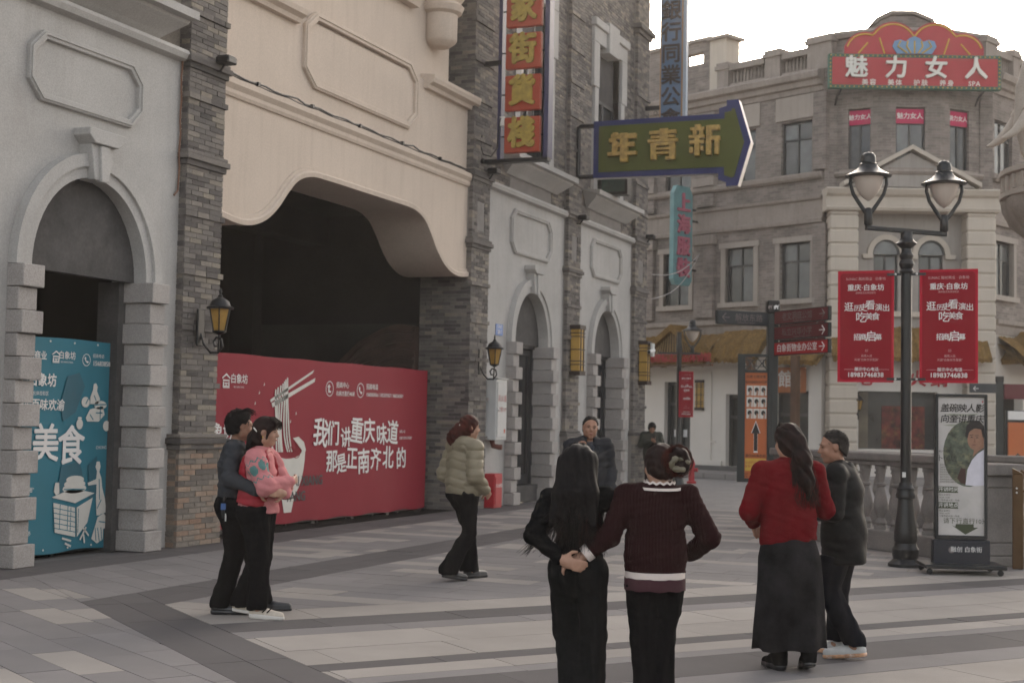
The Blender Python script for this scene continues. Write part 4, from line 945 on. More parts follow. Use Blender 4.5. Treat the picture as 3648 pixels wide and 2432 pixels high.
for k, (a, b) in enumerate(((.2, .055), (.18, .05), (.15, .045))): print_poly(HB, 'paper_cut', ell(12.98, .745+.05*k, a, b), M_printg, BLX, .001+.003*k); lines(HB, [((12.8+.02*k, .74+.05*k), (13.15-.02*k, .73+.05*k))])
print_poly(HB, 'paper_cut', [(12.64, .72), (12.66, .82), (12.72, .82), (12.73, .7), (12.68, .68)], M_printg, BLX)
print_poly(HB, 'paper_cut', [(13.2, .8), (13.35, .84), (13.36, .93), (13.33, .98), (13.35, 1.04), (13.4, 1.04), (13.42, .98), (13.4, .92), (13.44, .85), (13.46, .74), (13.52, .6), (13.55, .45), (13.38, .42), (13.36, .6), (13.36, .78), (13.22, .77)], M_printg, BLX)
print_poly(HB, 'paper_cut', [(13.4, .4), (13.5, .44), (13.6, .36), (13.62, .28), (13.5, .26), (13.5, .14), (13.4, .1), (13.3, .16), (13.36, .3)], M_printg, BLX)
print_poly(HB, 'paper_cut', ell(13.42, .47, .045, .05), M_printg, BLX, .002)
lines(HB, [((13.4, .84), (13.42, .6)), ((13.45, .6), (13.38, .5)), ((13.42, .35), (13.55, .33)), ((13.4, .28), (13.44, .12)), ((13.36, .28), (13.38, .13)), ((13.46, .28), (13.48, .14))])
for a, b, c, d in ((13.1, .16, 13.2, .3), (13.14, .3, 13.25, .2), (12.85, .14, 12.95, .1), (12.8, .2, 12.95, .16), (13.16, .22, 13.18, .12)): lines(HB, [((a, b), (c, d))], M_printg, .022)

# ================================================================== hanging signs on the left terrace
# vertical red signboard
OS = thing('vertical_signboard', 'tall projecting signboard of red squares with gold characters in dark blue frame', 'sign', (-10.3, 23.2, 6.2), world=True)
M_vm = mat('vermilion_panel', (.4, .065, .032), .6, .08, 2.5); M_gold = mat('aged_gold', (.46, .33, .07), .5, .25, 9); M_indigo = mat('indigo_frame', (.045, .045, .1), .5, .1, 4)
SY = 23.2; FS = Face((0, SY), (1, 0), (0, -1))
mb = MB(); FS.box(mb, -10.06, -9.99, 6.24, 10.4, -.16, .0); mb.obj('frame_post', M_indigo, OS)
mb = MB(); FS.box(mb, -9.17, -9.08, 6.24, 10.4, -.22, .0); mb.obj('frame_post', M_indigo, OS)
mb = MB(); FS.box(mb, -10.3, -9.08, 6.19, 6.26, -.16, .0); mb.obj('frame_rail', M_black, OS)
for k, ch in enumerate('棧貨街家乾'):
    z0 = 6.35+k*.757
    mb = MB(); FS.box(mb, -9.91, -9.23, z0, z0+.64, -.08, .03); sq = mb.obj('sign_square', M_vm, OS, bevel=.012)
    text(ch, .56, FS.pt(-9.57, z0+.32, .03), (1, 0, 0), Zv, M_gold, 'gold_character', sq, .045, .02, sx=.92)
    for a, b in ((-10.0, -9.9), (-9.24, -9.16)): mb = MB(); FS.box(mb, a, b, z0+.3, z0+.32, -.05, -.03); mb.obj('tie_rod', M_black, OS)
    for a in (-9.75, -9.4): mb = MB(); FS.box(mb, a, a+.02, z0+.63, z0+.765, -.05, -.03); mb.obj('tie_rod', M_black, OS)
for zz in (8.0, 9.9): MB().box((-10.36, SY-.0, zz-.03), (-10.0, SY+.08, zz+.05)).obj('bracket', M_black, OS)
MB().tube([(-10.3, SY, 6.24), (-10.36, SY, 6.24)], .05, 8).obj('bracket', M_black, OS)
MB().tube([(-10.34, SY-.03, 6.7), (-10.36, SY-.04, 6.5), (-10.3, SY-.05, 6.35), (-10.15, SY-.05, 6.3), (-10.04, SY-.03, 6.45), (-10.0, SY-.03, 6.9), (-9.98, SY-.03, 7.0)], .012, 6).obj('power_cable', M_black, OS)
mb = MB(); FS.box(mb, -10.0, -9.92, 6.85, 7.02, -.02, .03); mb.obj('transformer', M_offw, OS)
# arrow
AS = thing('arrow_signboard', 'green arrow-shaped signboard with blue edge and gold characters projecting from brick pilaster', 'sign', (-10.3, 28.1, 6.4), world=True)
M_agreen = mat('olive_green_panel', (.088, .105, .026), .6, .1, 1.5, spec=.1); M_ablue = mat('arrow_blue_edge', (.035, .045, .14), .6, .1, 3, spec=.15); M_agold = mat('bulb_letter_gold', (.55, .36, .1), .5, .3, 10, stain=.3, sscale=9, scol=(.2, .1, .02))
AY = 28.1; FA = Face((0, AY), (1, 0), (0, -1))
op = [(-9.96, 6.72), (-7.26, 6.69), (-7.26, 6.56), (-7.1, 6.5), (-7.1, 6.42), (-6.86, 6.42), (-6.6, 7.3), (-6.86, 8.18), (-7.1, 8.18), (-7.1, 8.06), (-7.26, 8.02), (-7.26, 7.91), (-9.96, 7.92)]
FA.prism(MB(), op, -.035, .0).obj('edge', M_ablue, AS)
FA.prism(MB(), [(a*.999-.008, 7.3+(b-7.3)*.995) for a, b in op], -.26, -.036).obj('skylit_return', mat('painted_skylight', (.6, .58, .57), .35, .1, 4, metal=.3), AS)  # pale side faces: sky light on the sign's edge put into their colour
ip = [(-9.84, 6.83), (-7.14, 6.81), (-7.14, 6.64), (-6.99, 6.58), (-6.93, 6.6), (-6.73, 7.3), (-6.93, 8.0), (-6.99, 8.0), (-7.0, 7.95), (-7.14, 7.93), (-7.14, 7.8), (-9.84, 7.81)]
FA.prism(MB(), ip, .002, .014).obj('panel', M_agreen, AS)
def blockchar(par, rects, cx, cz, s, m, d=.09):
    g = MB()
    for i, (a0, b0, a1, b1) in enumerate(rects): FA.box(g, cx+(a0-.5)*s, cx+(a1-.5)*s, cz+(b0-.5)*s, cz+(b1-.5)*s, .012, .012+d+i*.0013)
    return g.obj('gold_character', m, par, bevel=.006)
blockchar(AS, [(.05, .66, .3, .8), (.12, .76, .98, .93), (.16, .42, .36, .68), (.16, .5, .92, .64), (.0, .22, 1, .34), (.16, .3, .34, .45), (.44, 0, .7, .95), (.18, .85, .35, .98)], -9.3, 7.33, .64, M_agold)
blockchar(AS, [(.05, .84, .95, .96), (.1, .71, .9, .8), (0, .58, 1, .68), (.4, .6, .68, 1.02), (.1, .02, .3, .55), (.72, .02, .92, .55), (.1, .46, .92, .57), (.3, .32, .74, .4), (.3, .18, .74, .27), (.6, .0, .92, .1)], -8.42, 7.33, .64, M_agold)
blockchar(AS, [(.08, .82, .52, .92), (.22, .86, .4, 1.0), (.16, .68, .28, .82), (.36, .68, .48, .82), (.04, .58, .54, .68), (.06, .42, .52, .52), (.22, .05, .38, .6), (.06, .14, .18, .32), (.4, .2, .5, .34), (.58, .06, .74, .92), (.58, .8, .98, .95), (.62, .5, 1.0, .62), (.84, .06, .96, .52)], -7.55, 7.36, .68, M_agold)
for zz in (7.84, 6.76): MB().tube([(-9.96, AY+.05, zz), (-10.27, AY+.05, zz), (-10.32, AY+.05, zz+(-.06 if zz > 7 else .06))], .05, 8).obj('bracket', M_black, AS, smooth=True)
MB().tube([(-10.31, AY+.05, 6.76), (-10.31, AY+.05, 7.84)], .045, 8).obj('bracket', M_black, AS, smooth=True)
M_bulb = mat('tin_bulb', (.25, .17, .08), .4, .2, 9)
# blue vertical board
BS = thing('blue_vertical_signboard', 'narrow tall blue signboard with dark characters at end of brick terrace', 'sign', (-10.3, 32.9, 9), world=True)
M_bb = mat('faded_blue_board', (.12, .2, .32), .6, .12, 3, streak=.15); M_bch = mat('brown_characters', (.05, .04, .038), .7, .1, 5); M_brim = mat('tan_rim', (.36, .22, .12), .6)
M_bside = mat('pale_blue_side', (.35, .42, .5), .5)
FB_ = Face((0, 32.9), (1, 0), (0, -1))
mb = MB(); FB_.box(mb, -9.96, -9.44, 8.9, 13.2, -.2, 0); mb.obj('board', M_bb, BS)
for a in (-9.975, -9.438): mb = MB(); FB_.box(mb, a, a+.03, 8.9, 13.2, -.02, .02); mb.obj('rim', M_brim, BS)
mb = MB(); FB_.box(mb, -9.44, -9.33, 8.88, 13.2, -.19, -.03); mb.obj('side_strip', M_bside, BS)  # paler blue strip along the outer edge of the board
for k, ch in enumerate('會公業同行銀'): text(ch, .5, FB_.pt(-9.7, 8.92+k*.53, 0), (1, 0, 0), Zv, M_bch, 'character', BS, .018, .012)
for zz in (9.25, 12.): MB().box((-10.4, 32.96, zz-.05), (-9.95, 33.04, zz+.05)).obj('bracket', M_black, BS)
MB().tube([(-10.1+.04*math.cos(t), 32.98, 9.12+.05*math.sin(t)) for t in np.linspace(0, 6.28, 13)], .008, 5).obj('hook_ring', M_black, BS)
# small lightbox sign under the arrow
PS = thing('projecting_lightbox', 'small dark framed projecting lightbox half hidden under the green arrow', 'sign', (-10.45, 29.7, 6.1), world=True)
mb = MB()
FP = Face((0, 29.7), (1, 0), (0, -1))
for q in ((-10.4, -9.72, 6.62, 6.68), (-10.4, -9.72, 7.1, 7.16), (-10.4, -10.34, 6.68, 7.1), (-9.78, -9.72, 6.68, 7.1)): FP.box(mb, q[0], q[1], q[2], q[3], -.3, 0)
mb.obj('frame', M_black, PS)
mb = MB(); FP.box(mb, -10.34, -9.78, 6.68, 7.1, -.25, -.05); mb.obj('panel', mat('lightbox_green', (.06, .11, .09), .3, .3, 4), PS)

# ================================================================== lamps on the walls
def carriage_lantern(loc, label, ang=0.):
    """wrought-iron wall lantern: local +X points out from the wall"""
    L = thing('wall_lantern', label, 'lantern', loc, ang, group='wrought iron lanterns on the terrace')
    mb = MB(); mb.box((-.02, -.07, -.22), (.015, .07, .24)); mb.obj('wall_plate', M_black, L, bevel=.012)
    sc_ = [(.0, 0, -.05), (.06, 0, -.2), (.16, 0, -.3), (.27, 0, -.3), (.33, 0, -.22), (.31, 0, -.13), (.24, 0, -.11), (.2, 0, -.16), (.22, 0, -.22), (.26, 0, -.22)]
    MB().tube(sc_, .014, 6).obj('scroll', M_black, L, smooth=True)
    MB().tube([(.27, 0, -.3), (.28, 0, -.12), (.28, 0, -.06)], .013, 6).obj('stem', M_black, L)
    c = (.28, 0, 0)
    MB().lathe([(.02, -.08), (.06, -.06), (.085, -.045), (.085, -.03)], c, 12).obj('cup', M_black, L, smooth=True)
    MB().lathe([(.075, -.03), (.13, .24)], c, 6).obj('glass', M_amber, L)
    for k in range(6):
        a = 2*math.pi*k/6; MB().tube([(.28+.08*math.cos(a), .08*math.sin(a), -.035), (.28+.137*math.cos(a), .137*math.sin(a), .245)], .009, 5).obj('rib', M_black, L)
    MB().lathe([(.165, .235), (.17, .255), (.13, .275), (.11, .33), (.05, .37), (.028, .385), (.03, .4), (.012, .42), (.02, .45), (.003, .5)], c, 12).obj('roof', M_black, L, smooth=True)
    return L
carriage_lantern((-10.29, 14.66, 2.66), 'black wrought iron lantern beside the blue hoarding')
carriage_lantern((-10.35, 23.3, 2.62), 'black wrought iron lantern above the white fuse box')
M_lampbox = mat('yellow_lamp_panel', (.5, .3, .07), .5, .12, 5, stain=.2, sscale=8, scol=(.3, .15, .03)); M_bronze = mat('dark_bronze', (.04, .025, .02), .5, .15, 5)
def box_lantern(face, s_, z, label, w=.16, h=1.05, d=.22, group='yellow box lanterns'):
    c = face.pt(s_, z); L = thing('box_lantern', label, 'lantern', tuple(c), world=True, group=group)
    mb = MB(); face.box(mb, s_-w, s_+w, z+.09, z+h-.09, .02, d-.01); mb.obj('lamp_panel', M_lampbox, L)
    for q in ((z, z+.09), (z+h-.09, z+h)): mb = MB(); face.box(mb, s_-w-.02, s_+w+.02, q[0], q[1], -.01, d+.012); mb.obj('end_cap', M_bronze, L)
    for zz in (z+h*.2, z+h*.27, z+h*.5, z+h*.76, z+h*.83):
        mb = MB(); face.box(mb, s_-w-.01, s_+w+.01, zz, zz+.02, .01, d+.006); mb.obj('cross_bar', M_bronze, L)
    for ss in (s_-w*.55, s_+w*.55): mb = MB(); face.box(mb, ss-.012, ss+.012, z+.09, z+h-.09, d-.008, d+.008); mb.obj('bar', M_bronze, L)
    return L
FW = Face((PX, 0), (0, 1), (1, 0))
box_lantern(FW, 28.08, 2.56, 'tall yellow box lantern between the two arched glass doors')
box_lantern(FW, 32.82, 2.5, 'tall yellow box lantern at the corner behind security camera')
box_lantern(FL, 4.5, 2.0, 'dim yellow box lantern on white shop wall', .15, .95, .15)
def fc_lantern(s_, z, label):
    p = FC.pt(s_, z, .1); L = carriage_lantern((p.x, p.y, p.z), label, math.atan2(FC.n.y, FC.n.x)); return L
fc_lantern(.95, 2.1, 'small dark lantern beside shop window, nearer the orange shop sign'); fc_lantern(3.75, 2.1, 'small dark lantern beside shop window, farther from the orange shop sign')
def flood(y, z, label):
    L = thing('floodlight', label, 'floodlight', (PX, y, z), group='floodlights on the brick pilasters')
    mb = MB(); mb.box((.06, -.1, .0), (.26, .1, .09)); mb.obj('housing', M_black, L, bevel=.015)
    mb = MB(); mb.box((.08, -.08, .09), (.24, .08, .1)); mb.obj('glass', M_glassdark, L)
    MB().tube([(-.02, 0, -.06), (.08, 0, -.08), (.14, 0, .01)], .016, 6).obj('arm', M_black, L)
flood(14.9, 6.0, 'small black floodlight on pilaster beside the cream gateway'); flood(23.4, 6.03, 'small black floodlight below the vertical red signboard')
flood(28.2, 5.85, 'small black floodlight below the green arrow'); flood(33.0, 6.05, 'small black floodlight on last brick pilaster')
# security camera
SCm = thing('security_camera', 'white bullet security camera with box at end of brick terrace', 'camera', (-10.13, 32.75, 3.3))
M_wplast = mat('white_plastic', (.7, .7, .68), .4)
mb = MB(); mb.box((.03, .05, -.12), (.1, .2, .2)); mb.obj('junction_box', M_wplast, SCm, bevel=.01)
MB().tube([(.06, .1, .05), (.1, -.05, .0), (.12, -.12, -.02)], .022, 8).obj('arm', M_wplast, SCm)
MB().tube([(.14, -.02, .02), (.1, -.26, -.03)], .05, 10).obj('barrel', M_wplast, SCm, smooth=True)
MB().tube([(.1, -.262, -.03), (.099, -.275, -.032)], .038, 10).obj('lens', M_black, SCm)
# fuse box, extinguisher locker, house number, pipe
FBX = thing('fuse_box', 'white metal wall cabinet with faint red stencil beside glass door', 'cabinet', (-10.45, 23.97, 1.25), world=True)
M_cab = mat('white_cabinet', (.55, .55, .54), .45, .06, 3, streak=.12)
MB().box((-10.45, 23.72, 1.23), (-10.2, 24.22, 2.34)).obj('case', M_cab, FBX, bevel=.01)
MB().box((-10.198, 23.76, 1.28), (-10.185, 24.18, 2.29)).obj('door', mat('cabinet_door', (.48, .48, .475), .45, .06, 3), FBX, bevel=.004)
MB().ball((-10.178, 23.79, 1.78), .022, 8, 6).obj('latch', M_wplast, FBX)
M_redp = mat('red_stencil', (.4, .08, .08), .6)
text('灭火器', .13, (-10.184, 23.97, 1.98), Y_, Zv, M_redp, 'lettering', FBX); text('火警119', .1, (-10.184, 23.97, 1.78), Y_, Zv, M_redp, 'lettering', FBX)
MB().box((-10.184, 24.06, 1.36), (-10.181, 24.12, 1.43)).obj('sticker', mat('red_sticker', (.5, .1, .06), .5), FBX)
MB().box((-10.45, 23.72, 2.345), (-10.17, 24.22, 2.36)).obj('lid', M_cab, FBX)
MB().tube([(-10.4, 24.0, 1.25), (-10.36, 24.0, 1.12), (-10.25, 24.02, 1.1), (-10.2, 24.03, 1.1)], .05, 10).obj('pipe_stub', mat('rusty_pipe', (.2, .08, .06), .6, .2, 8), FBX, smooth=True)
EXT = thing('extinguisher_locker', 'small red extinguisher locker standing at the wall foot', 'locker', (-10.28, 23.98, 0), world=True)
M_fire = mat('fire_red', (.42, .02, .03), .4, .08, 4)
MB().box((-10.44, 23.76, .0), (-10.22, 24.12, .62)).obj('case', M_fire, EXT, bevel=.012)
MB().box((-10.219, 23.79, .06), (-10.208, 24.09, .56)).obj('door', M_fire, EXT, bevel=.006)
text('灭火器箱', .075, (-10.207, 23.94, .4), Y_, Zv, M_print, 'lettering', EXT)
HN = MB().box((-10.45, 24.2, 3.17), (-10.435, 24.52, 3.38)).obj('house_number', mat('number_blue', (.05, .16, .45), .4))
tag(HN, 'small blue house number plate on grey stucco wall', 'plate')
text('白象街', .07, (-10.435, 24.36, 3.33), Y_, Zv, M_print, 'lettering', HN); text('28-1', .1, (-10.435, 24.36, 3.23), Y_, Zv, M_print, 'lettering', HN, .02)
text('营业中', .34, (WX-.28, 30.05, 2.6), (0, 0, -1), (0, 1, 0), M_offw, 'door_lettering', B, .05)
# house number wires across to the far wing
wr = MB(); a = Vector((-10.2, 33.2, 5.2)); b = FL.pt(4.4, 6.9, .3)
wr.tube([a.lerp(b, t)+Vector((0, 0, -.25*math.sin(t*3.14))) for t in np.linspace(0, 1, 10)], .012, 5)
a = Vector((-10.2, 33.2, 4.6)); wr.tube([a.lerp(b, t)+Vector((0, 0, -.35*math.sin(t*3.14))) for t in np.linspace(0, 1, 10)], .01, 5)
tag(wr.obj('overhead_wire', mat('pale_cable', (.5, .46, .44), .6)), 'thin pale wires strung from brick corner to teal sign', 'wire')
print('T signs', time.time()-T0)
# ================================================================== street furniture
M_lampglass = mat('frosted_globe', (.52, .44, .38), .35, .06, 4, spec=.5)
M_postblack = mat('black_paint', (.014, .015, .016), .35, .15, 5, bump=.06, bscale=80)
M_ban = mat('red_banner_vinyl', (.43, .014, .034), .6, .05, 2, spec=.12); M_ban2 = mat('deep_red_print', (.26, .007, .018), .6, .05, 2, spec=.12); M_pinkp = mat('pale_pink_print', (.62, .36, .36), .6)
def lamp_head(par, c):
    x, y, z = c                                    # z = foot of yoke
    MB().lathe([(.035, -.16), (.05, -.14), (.05, .02), (.03, .05)], c, 10).obj('yoke_socket', M_postblack, par, smooth=True)
    u = Vector((.93, .36, 0)).normalized()
    for s_ in (-1, 1):
        pts = [Vector(c)+u*s_*d+Vector((0, 0, h)) for d, h in ((.02, -.02), (.09, .08), (.175, .21), (.21, .33), (.205, .42))]
        MB().tube(pts, [.026, .024, .022, .02, .018], 8).obj('yoke_arm', M_postblack, par, smooth=True)
    MB().lathe([(.005, .13), (.045, .155), (.09, .2), (.135, .27), (.165, .36), (.172, .41)], c, 18).obj('globe', M_lampglass, par, smooth=True)
    MB().lathe([(.17, .405), (.262, .415), (.27, .425), (.2, .46), (.14, .495), (.105, .535), (.1, .555), (.108, .56), (.085, .575), (.083, .635), (.074, .67), (.045, .695), (.004, .705)], c, 24).obj('shade', M_postblack, par, smooth=35)
def banner(par, face, s0, s1, z0, z1, d=0., text_on=True, k=1.):
    mb = MB(); face.box(mb, s0, s1, z0, z1, d-.006, d); bn = mb.obj('banner', M_ban, par)
    w = s1-s0; e = .045*w; r_ = .06*w; c = (s0+s1)/2
    a0, a1, b0, b1 = s0+e, s1-e, z0+e, z1-.0*e-e
    P = []
    for (cx, cz, t0) in ((a1-r_, b1-r_, 0), (a0+r_, b1-r_, 90), (a0+r_, b0+r_, 180), (a1-r_, b0+r_, 270)):
        for q in range(5): t = R(t0+q*22.5); P.append((cx+r_*math.cos(t), cz+r_*math.sin(t)))
    face.prism(MB(), P, d+.0008, d+.002).obj('printed_field', M_ban2, bn)
    if not text_on: return bn
    h = z1-z0; u = face.u
    def tx(b, size, s_, zf, m=M_print, **kw): text(b, size*w, face.pt(s0+s_*w, z0+zf*h, d+.002), u, Zv, m, 'lettering', bn, **kw)
    tx('SUNAC 融创商业 · 白象坊', .062, .5, .925, M_pinkp); tx('重庆·白象坊', .125, .5, .845, bold=.012); tx('国家级文化体验街区', .04, .5, .8, M_pinkp)
    for ch, a, b, s_ in (('逛', .2, .67, .19), ('历', .35, .66, .13), ('史', .46, .665, .16), ('看', .58, .685, .2), ('演', .73, .665, .15), ('出', .86, .66, .15), ('吃', .42, .575, .22), ('美', .56, .585, .15), ('食', .68, .585, .16)): tx(ch, s_*.92, a, b, bold=.006)
    for ch, a, b, s_ in (('招', .35, .4, .13), ('商', .46, .4, .13), ('启', .6, .405, .2), ('幕', .73, .4, .12)): tx(ch, s_, a, b, bold=.01)
    tx('印', .06, .52, .28, M_pinkp); tx('诚邀入驻', .05, .52, .235, M_pinkp); tx('共建"白象坊邻里圈"', .05, .52, .2, M_pinkp)
    tx('展示中心电话', .072, .52, .115, bold=.012); tx('18983746838', .118, .5, .065, bold=.014)
    for q0, q1 in ((.12, .3), (.74, .92)): face.prism(MB(), [(s0+q0*w, z0+.113*h), (s0+q1*w, z0+.113*h), (s0+q1*w, z0+.116*h), (s0+q0*w, z0+.116*h)], d+.002, d+.003).obj('rule', M_pinkp, bn)
    return bn
def lamp_post(loc, label, armdir, fdir, group='twin lamp posts', text_on=True, second=True):
    x, y = loc; L = thing('lamp_post', label, 'street lamp', (x, y, 0), world=True, group=group)
    c = (x, y, 0)
    MB().lathe([(.2, 0), (.2, .035), (.165, .06), (.14, .09), (.15, .12), (.155, .2), (.13, .24), (.125, .27)], c, 20).obj('foot', M_postblack, L, smooth=35)
    MB().lathe([(.12, .27), (.135, .3), (.13, .4), (.1, .62), (.085, .78), (.11, .79), (.115, .83), (.1, .86), (.105, .9), (.08, .93), (.075, .97)], c, 16).obj('base_shaft', M_postblack, L, smooth=35)
    MB().lathe([(.062, .95), (.062, 3.42), (.058, 3.42)], c, 16).obj('pole', M_postblack, L, smooth=40)
    MB().lathe([(.06, 3.4), (.085, 3.43), (.066, 3.46), (.09, 3.52), (.07, 3.57), (.085, 3.62), (.06, 3.66), (.06, 3.7), (.1, 3.74), (.125, 3.76), (.09, 3.79), (.07, 3.82), (.07, 3.9)], c, 18).obj('collar', M_postblack, L, smooth=35)
    u = Vector((*armdir, 0)).normalized()
    p0, p1 = Vector((x, y, 3.92))-u*.55, Vector((x, y, 3.92))+u*.55
    mb = MB(); mb.obox((x, y, 3.91), u, Vector((-u.y, u.x, 0)), 1.16, .06, .055); mb.obj('cross_arm', M_postblack, L, bevel=.008)
    for p in (p0, p1): lamp_head(L, (p.x, p.y, 4.09))
    face = Face(loc, fdir, (fdir[1], -fdir[0]))
    for zz in (3.4, 2.17):
        mb = MB(); face.box(mb, -.22, .22, zz-.015, zz+.015, -.012, .012); mb.obj('banner_bar', M_postblack, L)
        for s_ in (-.12, .12): mb = MB(); mb.ball(face.pt(s_, zz, .02), .014, 6, 4); mb.obj('bolt', M_wplast, L)
    MB().box((x-.03, y-.075, 1.03), (x+.01, y-.062, 1.09)).obj('number_tag', M_wplast, L)
    banner(L, face, -.79, -.14, 2.13, 3.45, 0, text_on); banner(L, face, .15, .8, 2.13, 3.45, 0, text_on)
    return L
lamp_post((-2.15, 17.11), 'black twin-headed lamp post with two red banners by the stone balustrade', (.7, .72), (.999, .04))
# distant single lamp seen past the terrace corner
fx, fy = -9.98, 34.9
L = thing('lamp_post', 'distant black lamp post with one red banner past the terrace corner', 'street lamp', (fx, fy, 0), world=True, group='twin lamp posts')
MB().lathe([(.2, 0), (.16, .1), (.12, .3), (.1, .8), (.065, .95), (.062, 3.4), (.09, 3.5), (.06, 3.6), (.06, 3.9)], (fx, fy, 0), 12).obj('pole', M_postblack, L, smooth=35)
mb = MB(); mb.obox((fx-.0, fy, 3.36), (.9, .43, 0), (-.43, .9, 0), 1.1, .06, .05); mb.obj('cross_arm', M_postblack, L)
lamp_head(L, (fx+.3, fy+.15, 3.52))
banner(L, Face((fx, fy), (.93, .36), (.36, -.93)), .0, .36, 1.75, 2.9, .1, True)

# signpost
SP = thing('signpost', 'dark green signpost with direction arms and orange barber panel', 'signpost', (-4.97, 22.82, 0), world=True, group='wayfinding signposts')
M_pgreen = mat('dark_green_metal', (.018, .024, .024), .45, .15, 4); M_dred = mat('dark_red_plate', (.115, .012, .018), .45, .08, 4); M_bred = mat('bright_red_plate', (.36, .01, .016), .45, .05, 4); M_navy = mat('slate_plate', (.03, .036, .042), .45, .1, 4)
M_or = mat('orange_print', (.48, .12, .03), .5, .06, 4); M_dimtxt = mat('dim_print', (.17, .145, .14), .6); M_blackp = mat('black_print', (.012, .01, .01), .6)
px, py = -4.97, 22.82
Fv = Vector((-math.sin(R(22.677)), math.cos(R(22.677)), 0)); Rv = Vector((Fv.y, -Fv.x, 0))
mb = MB(); mb.obox((px, py, 1.7), Rv, Fv, .17, .17, 3.4); mb.obj('post', M_pgreen, SP, bevel=.012)
mb = MB(); mb.obox((px, py, 3.5), Rv, Fv, .2, .2, .22); cap = mb.obj('post_cap', M_blackp, SP, bevel=.02)
def elephant_mark(par, o, u, s, m):
    P = [(-.5, -.4), (-.5, .15), (-.3, .35), (.1, .35), (.2, .25), (.35, .3), (.42, .5), (.5, .5), (.45, .2), (.3, .0), (.28, -.4), (.12, -.4), (.1, -.1), (-.15, -.1), (-.2, -.4)]
    n = Vector(u).cross(Vector(Zv)); MB().prism(P, lambda a, b, d: tuple(Vector(o)+Vector(u)*a*s+Vector(Zv)*b*s+n*d), .001, .004).obj('elephant_emblem', m, par)
elephant_mark(cap, Vector((px, py, 3.5))-Fv*.1+Rv*.045, Rv, .085, M_print); elephant_mark(cap, Vector((px, py, 3.5))-Fv*.1-Rv*.055, Rv, .07, M_dimtxt)
def plate(o, dirv, l, z, h, m, label, arrow, tsize, tm, bold=0, sub=True, flip=False):
    """direction arm from the post outward along dirv, face towards the square"""
    u = Vector((*dirv, 0)).normalized(); n = Vector((u.y, -u.x, 0))
    if n.dot(Fv) > 0: n = -n
    c = Vector(o)+u*(l/2+.08)+Vector((0, 0, z))
    mb = MB(); mb.obox(c, u, n, l, .06, h); pl = mb.obj('direction_arm', M_pgreen, SP, bevel=.006)
    mb = MB(); mb.obox(c+n*.032, u, n, l-.05, .004, h-.03); mb.obj('face_plate', m, pl)
    ru = u if u.dot(Rv) > 0 else -u
    s_ = 1 if u.dot(Rv) > 0 else -1
    if label: text(label, tsize, c+n*.035+ru*(-.09 if s_ > 0 else .1), ru, Zv, tm, 'lettering', pl, bold)
    if sub: text('Jiefang East Road' if s_ < 0 else 'Xinghua Primary School', tsize*.36, c+n*.035-Vector((0, 0, h*.34))+ru*.05, ru, Zv, M_dimtxt, 'lettering', pl)
    if arrow:
        e = c+n*.036+u*(l/2-.16); k = h*.3
        for q in (((-k, 0), (k, 0)), ((0, k), (k, 0)), ((0, -k), (k, 0))): MB().tube([e+u*q[0][0]+Vector((0, 0, q[0][1])), e+u*q[1][0]+Vector((0, 0, q[1][1]))], .009, 4).obj('arrow_mark', arrow, pl)
ld = (-(Rv*math.sin(R(67))+Fv*math.cos(R(67)))); rd = (Rv*math.sin(R(24))-Fv*math.cos(R(24)))
plate((px, py, 0), (ld.x, ld.y), .98, 3.3, .22, M_navy, '解放东路', M_dimtxt, .13, M_dimtxt)
for i, (z, m, tl, am, tm, bd) in enumerate(((3.32, M_dred, '老文洞庭公馆', M_dimtxt, M_dimtxt, 0), (3.07, M_dred, '私立兴华小学', M_print, M_dimtxt, 0), (2.82, M_bred, '白象街物业办公室', M_print, M_print, .008))):
    plate((px, py, 0), (rd.x, rd.y), 1.45, z, .22, m, tl, am, .135, tm, bd, sub=i < 2)
o2 = Vector((px, py, 0))+Rv*.1+Fv*.25
for z in (3.3, 3.06): plate(tuple(o2), (rd*.55+Rv*.4)[:2], .82, z, .21, M_dred, '', M_dimtxt, .1, M_dimtxt, 0, False)
# hanging barber panel with lattice top
pu = (Rv*.985+Fv*-.17).normalized(); pn = Vector((pu.y, -pu.x, 0))
PF = Face((px-pu.x*.34, py-pu.y*.34-.03), (pu.x, pu.y), (pn.x, pn.y))
fr = MB()
for q in ((-.2, -.08, .68, 2.74), (.27, .36, .68, 2.74), (-.08, .27, .68, .74), (-.08, .27, 2.7, 2.74), (-.08, .27, 2.44, 2.48)): PF.box(fr, q[0], q[1], q[2], q[3], -.1, .06)
fr.obj('panel_frame', M_pgreen, SP, bevel=.005)
lt = MB()
for k in range(2):
    for (a, b), (c, d) in (((0, 0), (1, 1)), ((0, 1), (1, 0))):
        x0 = -.08+.175*k
        lt.tube([PF.pt(x0+.175*a, 2.48+.22*b, .03), PF.pt(x0+.175*c, 2.48+.22*d, .03)], .008, 4)
for a in (-.02, .095, .21): lt.tube([PF.pt(a, 2.53, .03), PF.pt(a, 2.65, .03)], .008, 4)
for b in (2.54, 2.64): lt.tube([PF.pt(-.08, b, .03), PF.pt(.27, b, .03)], .007, 4)
lt.obj('lattice', M_pgreen, SP)
mb = MB(); PF.box(mb, -.08, .27, .74, 2.44, .0, .03); bp_ = mb.obj('poster', M_or, SP)
ptx = lambda b, s_, a, z, m=M_blackp, **k: text(b, s_, PF.pt(a, z, .031), pu, Zv, m, 'lettering', bp_, **k)
ptx('印男士理发馆', .052, .095, 2.37, bold=.012); ptx('BARBERSHOP', .057, .095, 2.285, bold=.012)
M_head = mat('print_hair', (.02, .015, .014), .6); M_skinp = mat('print_skin', (.4, .22, .15), .6)
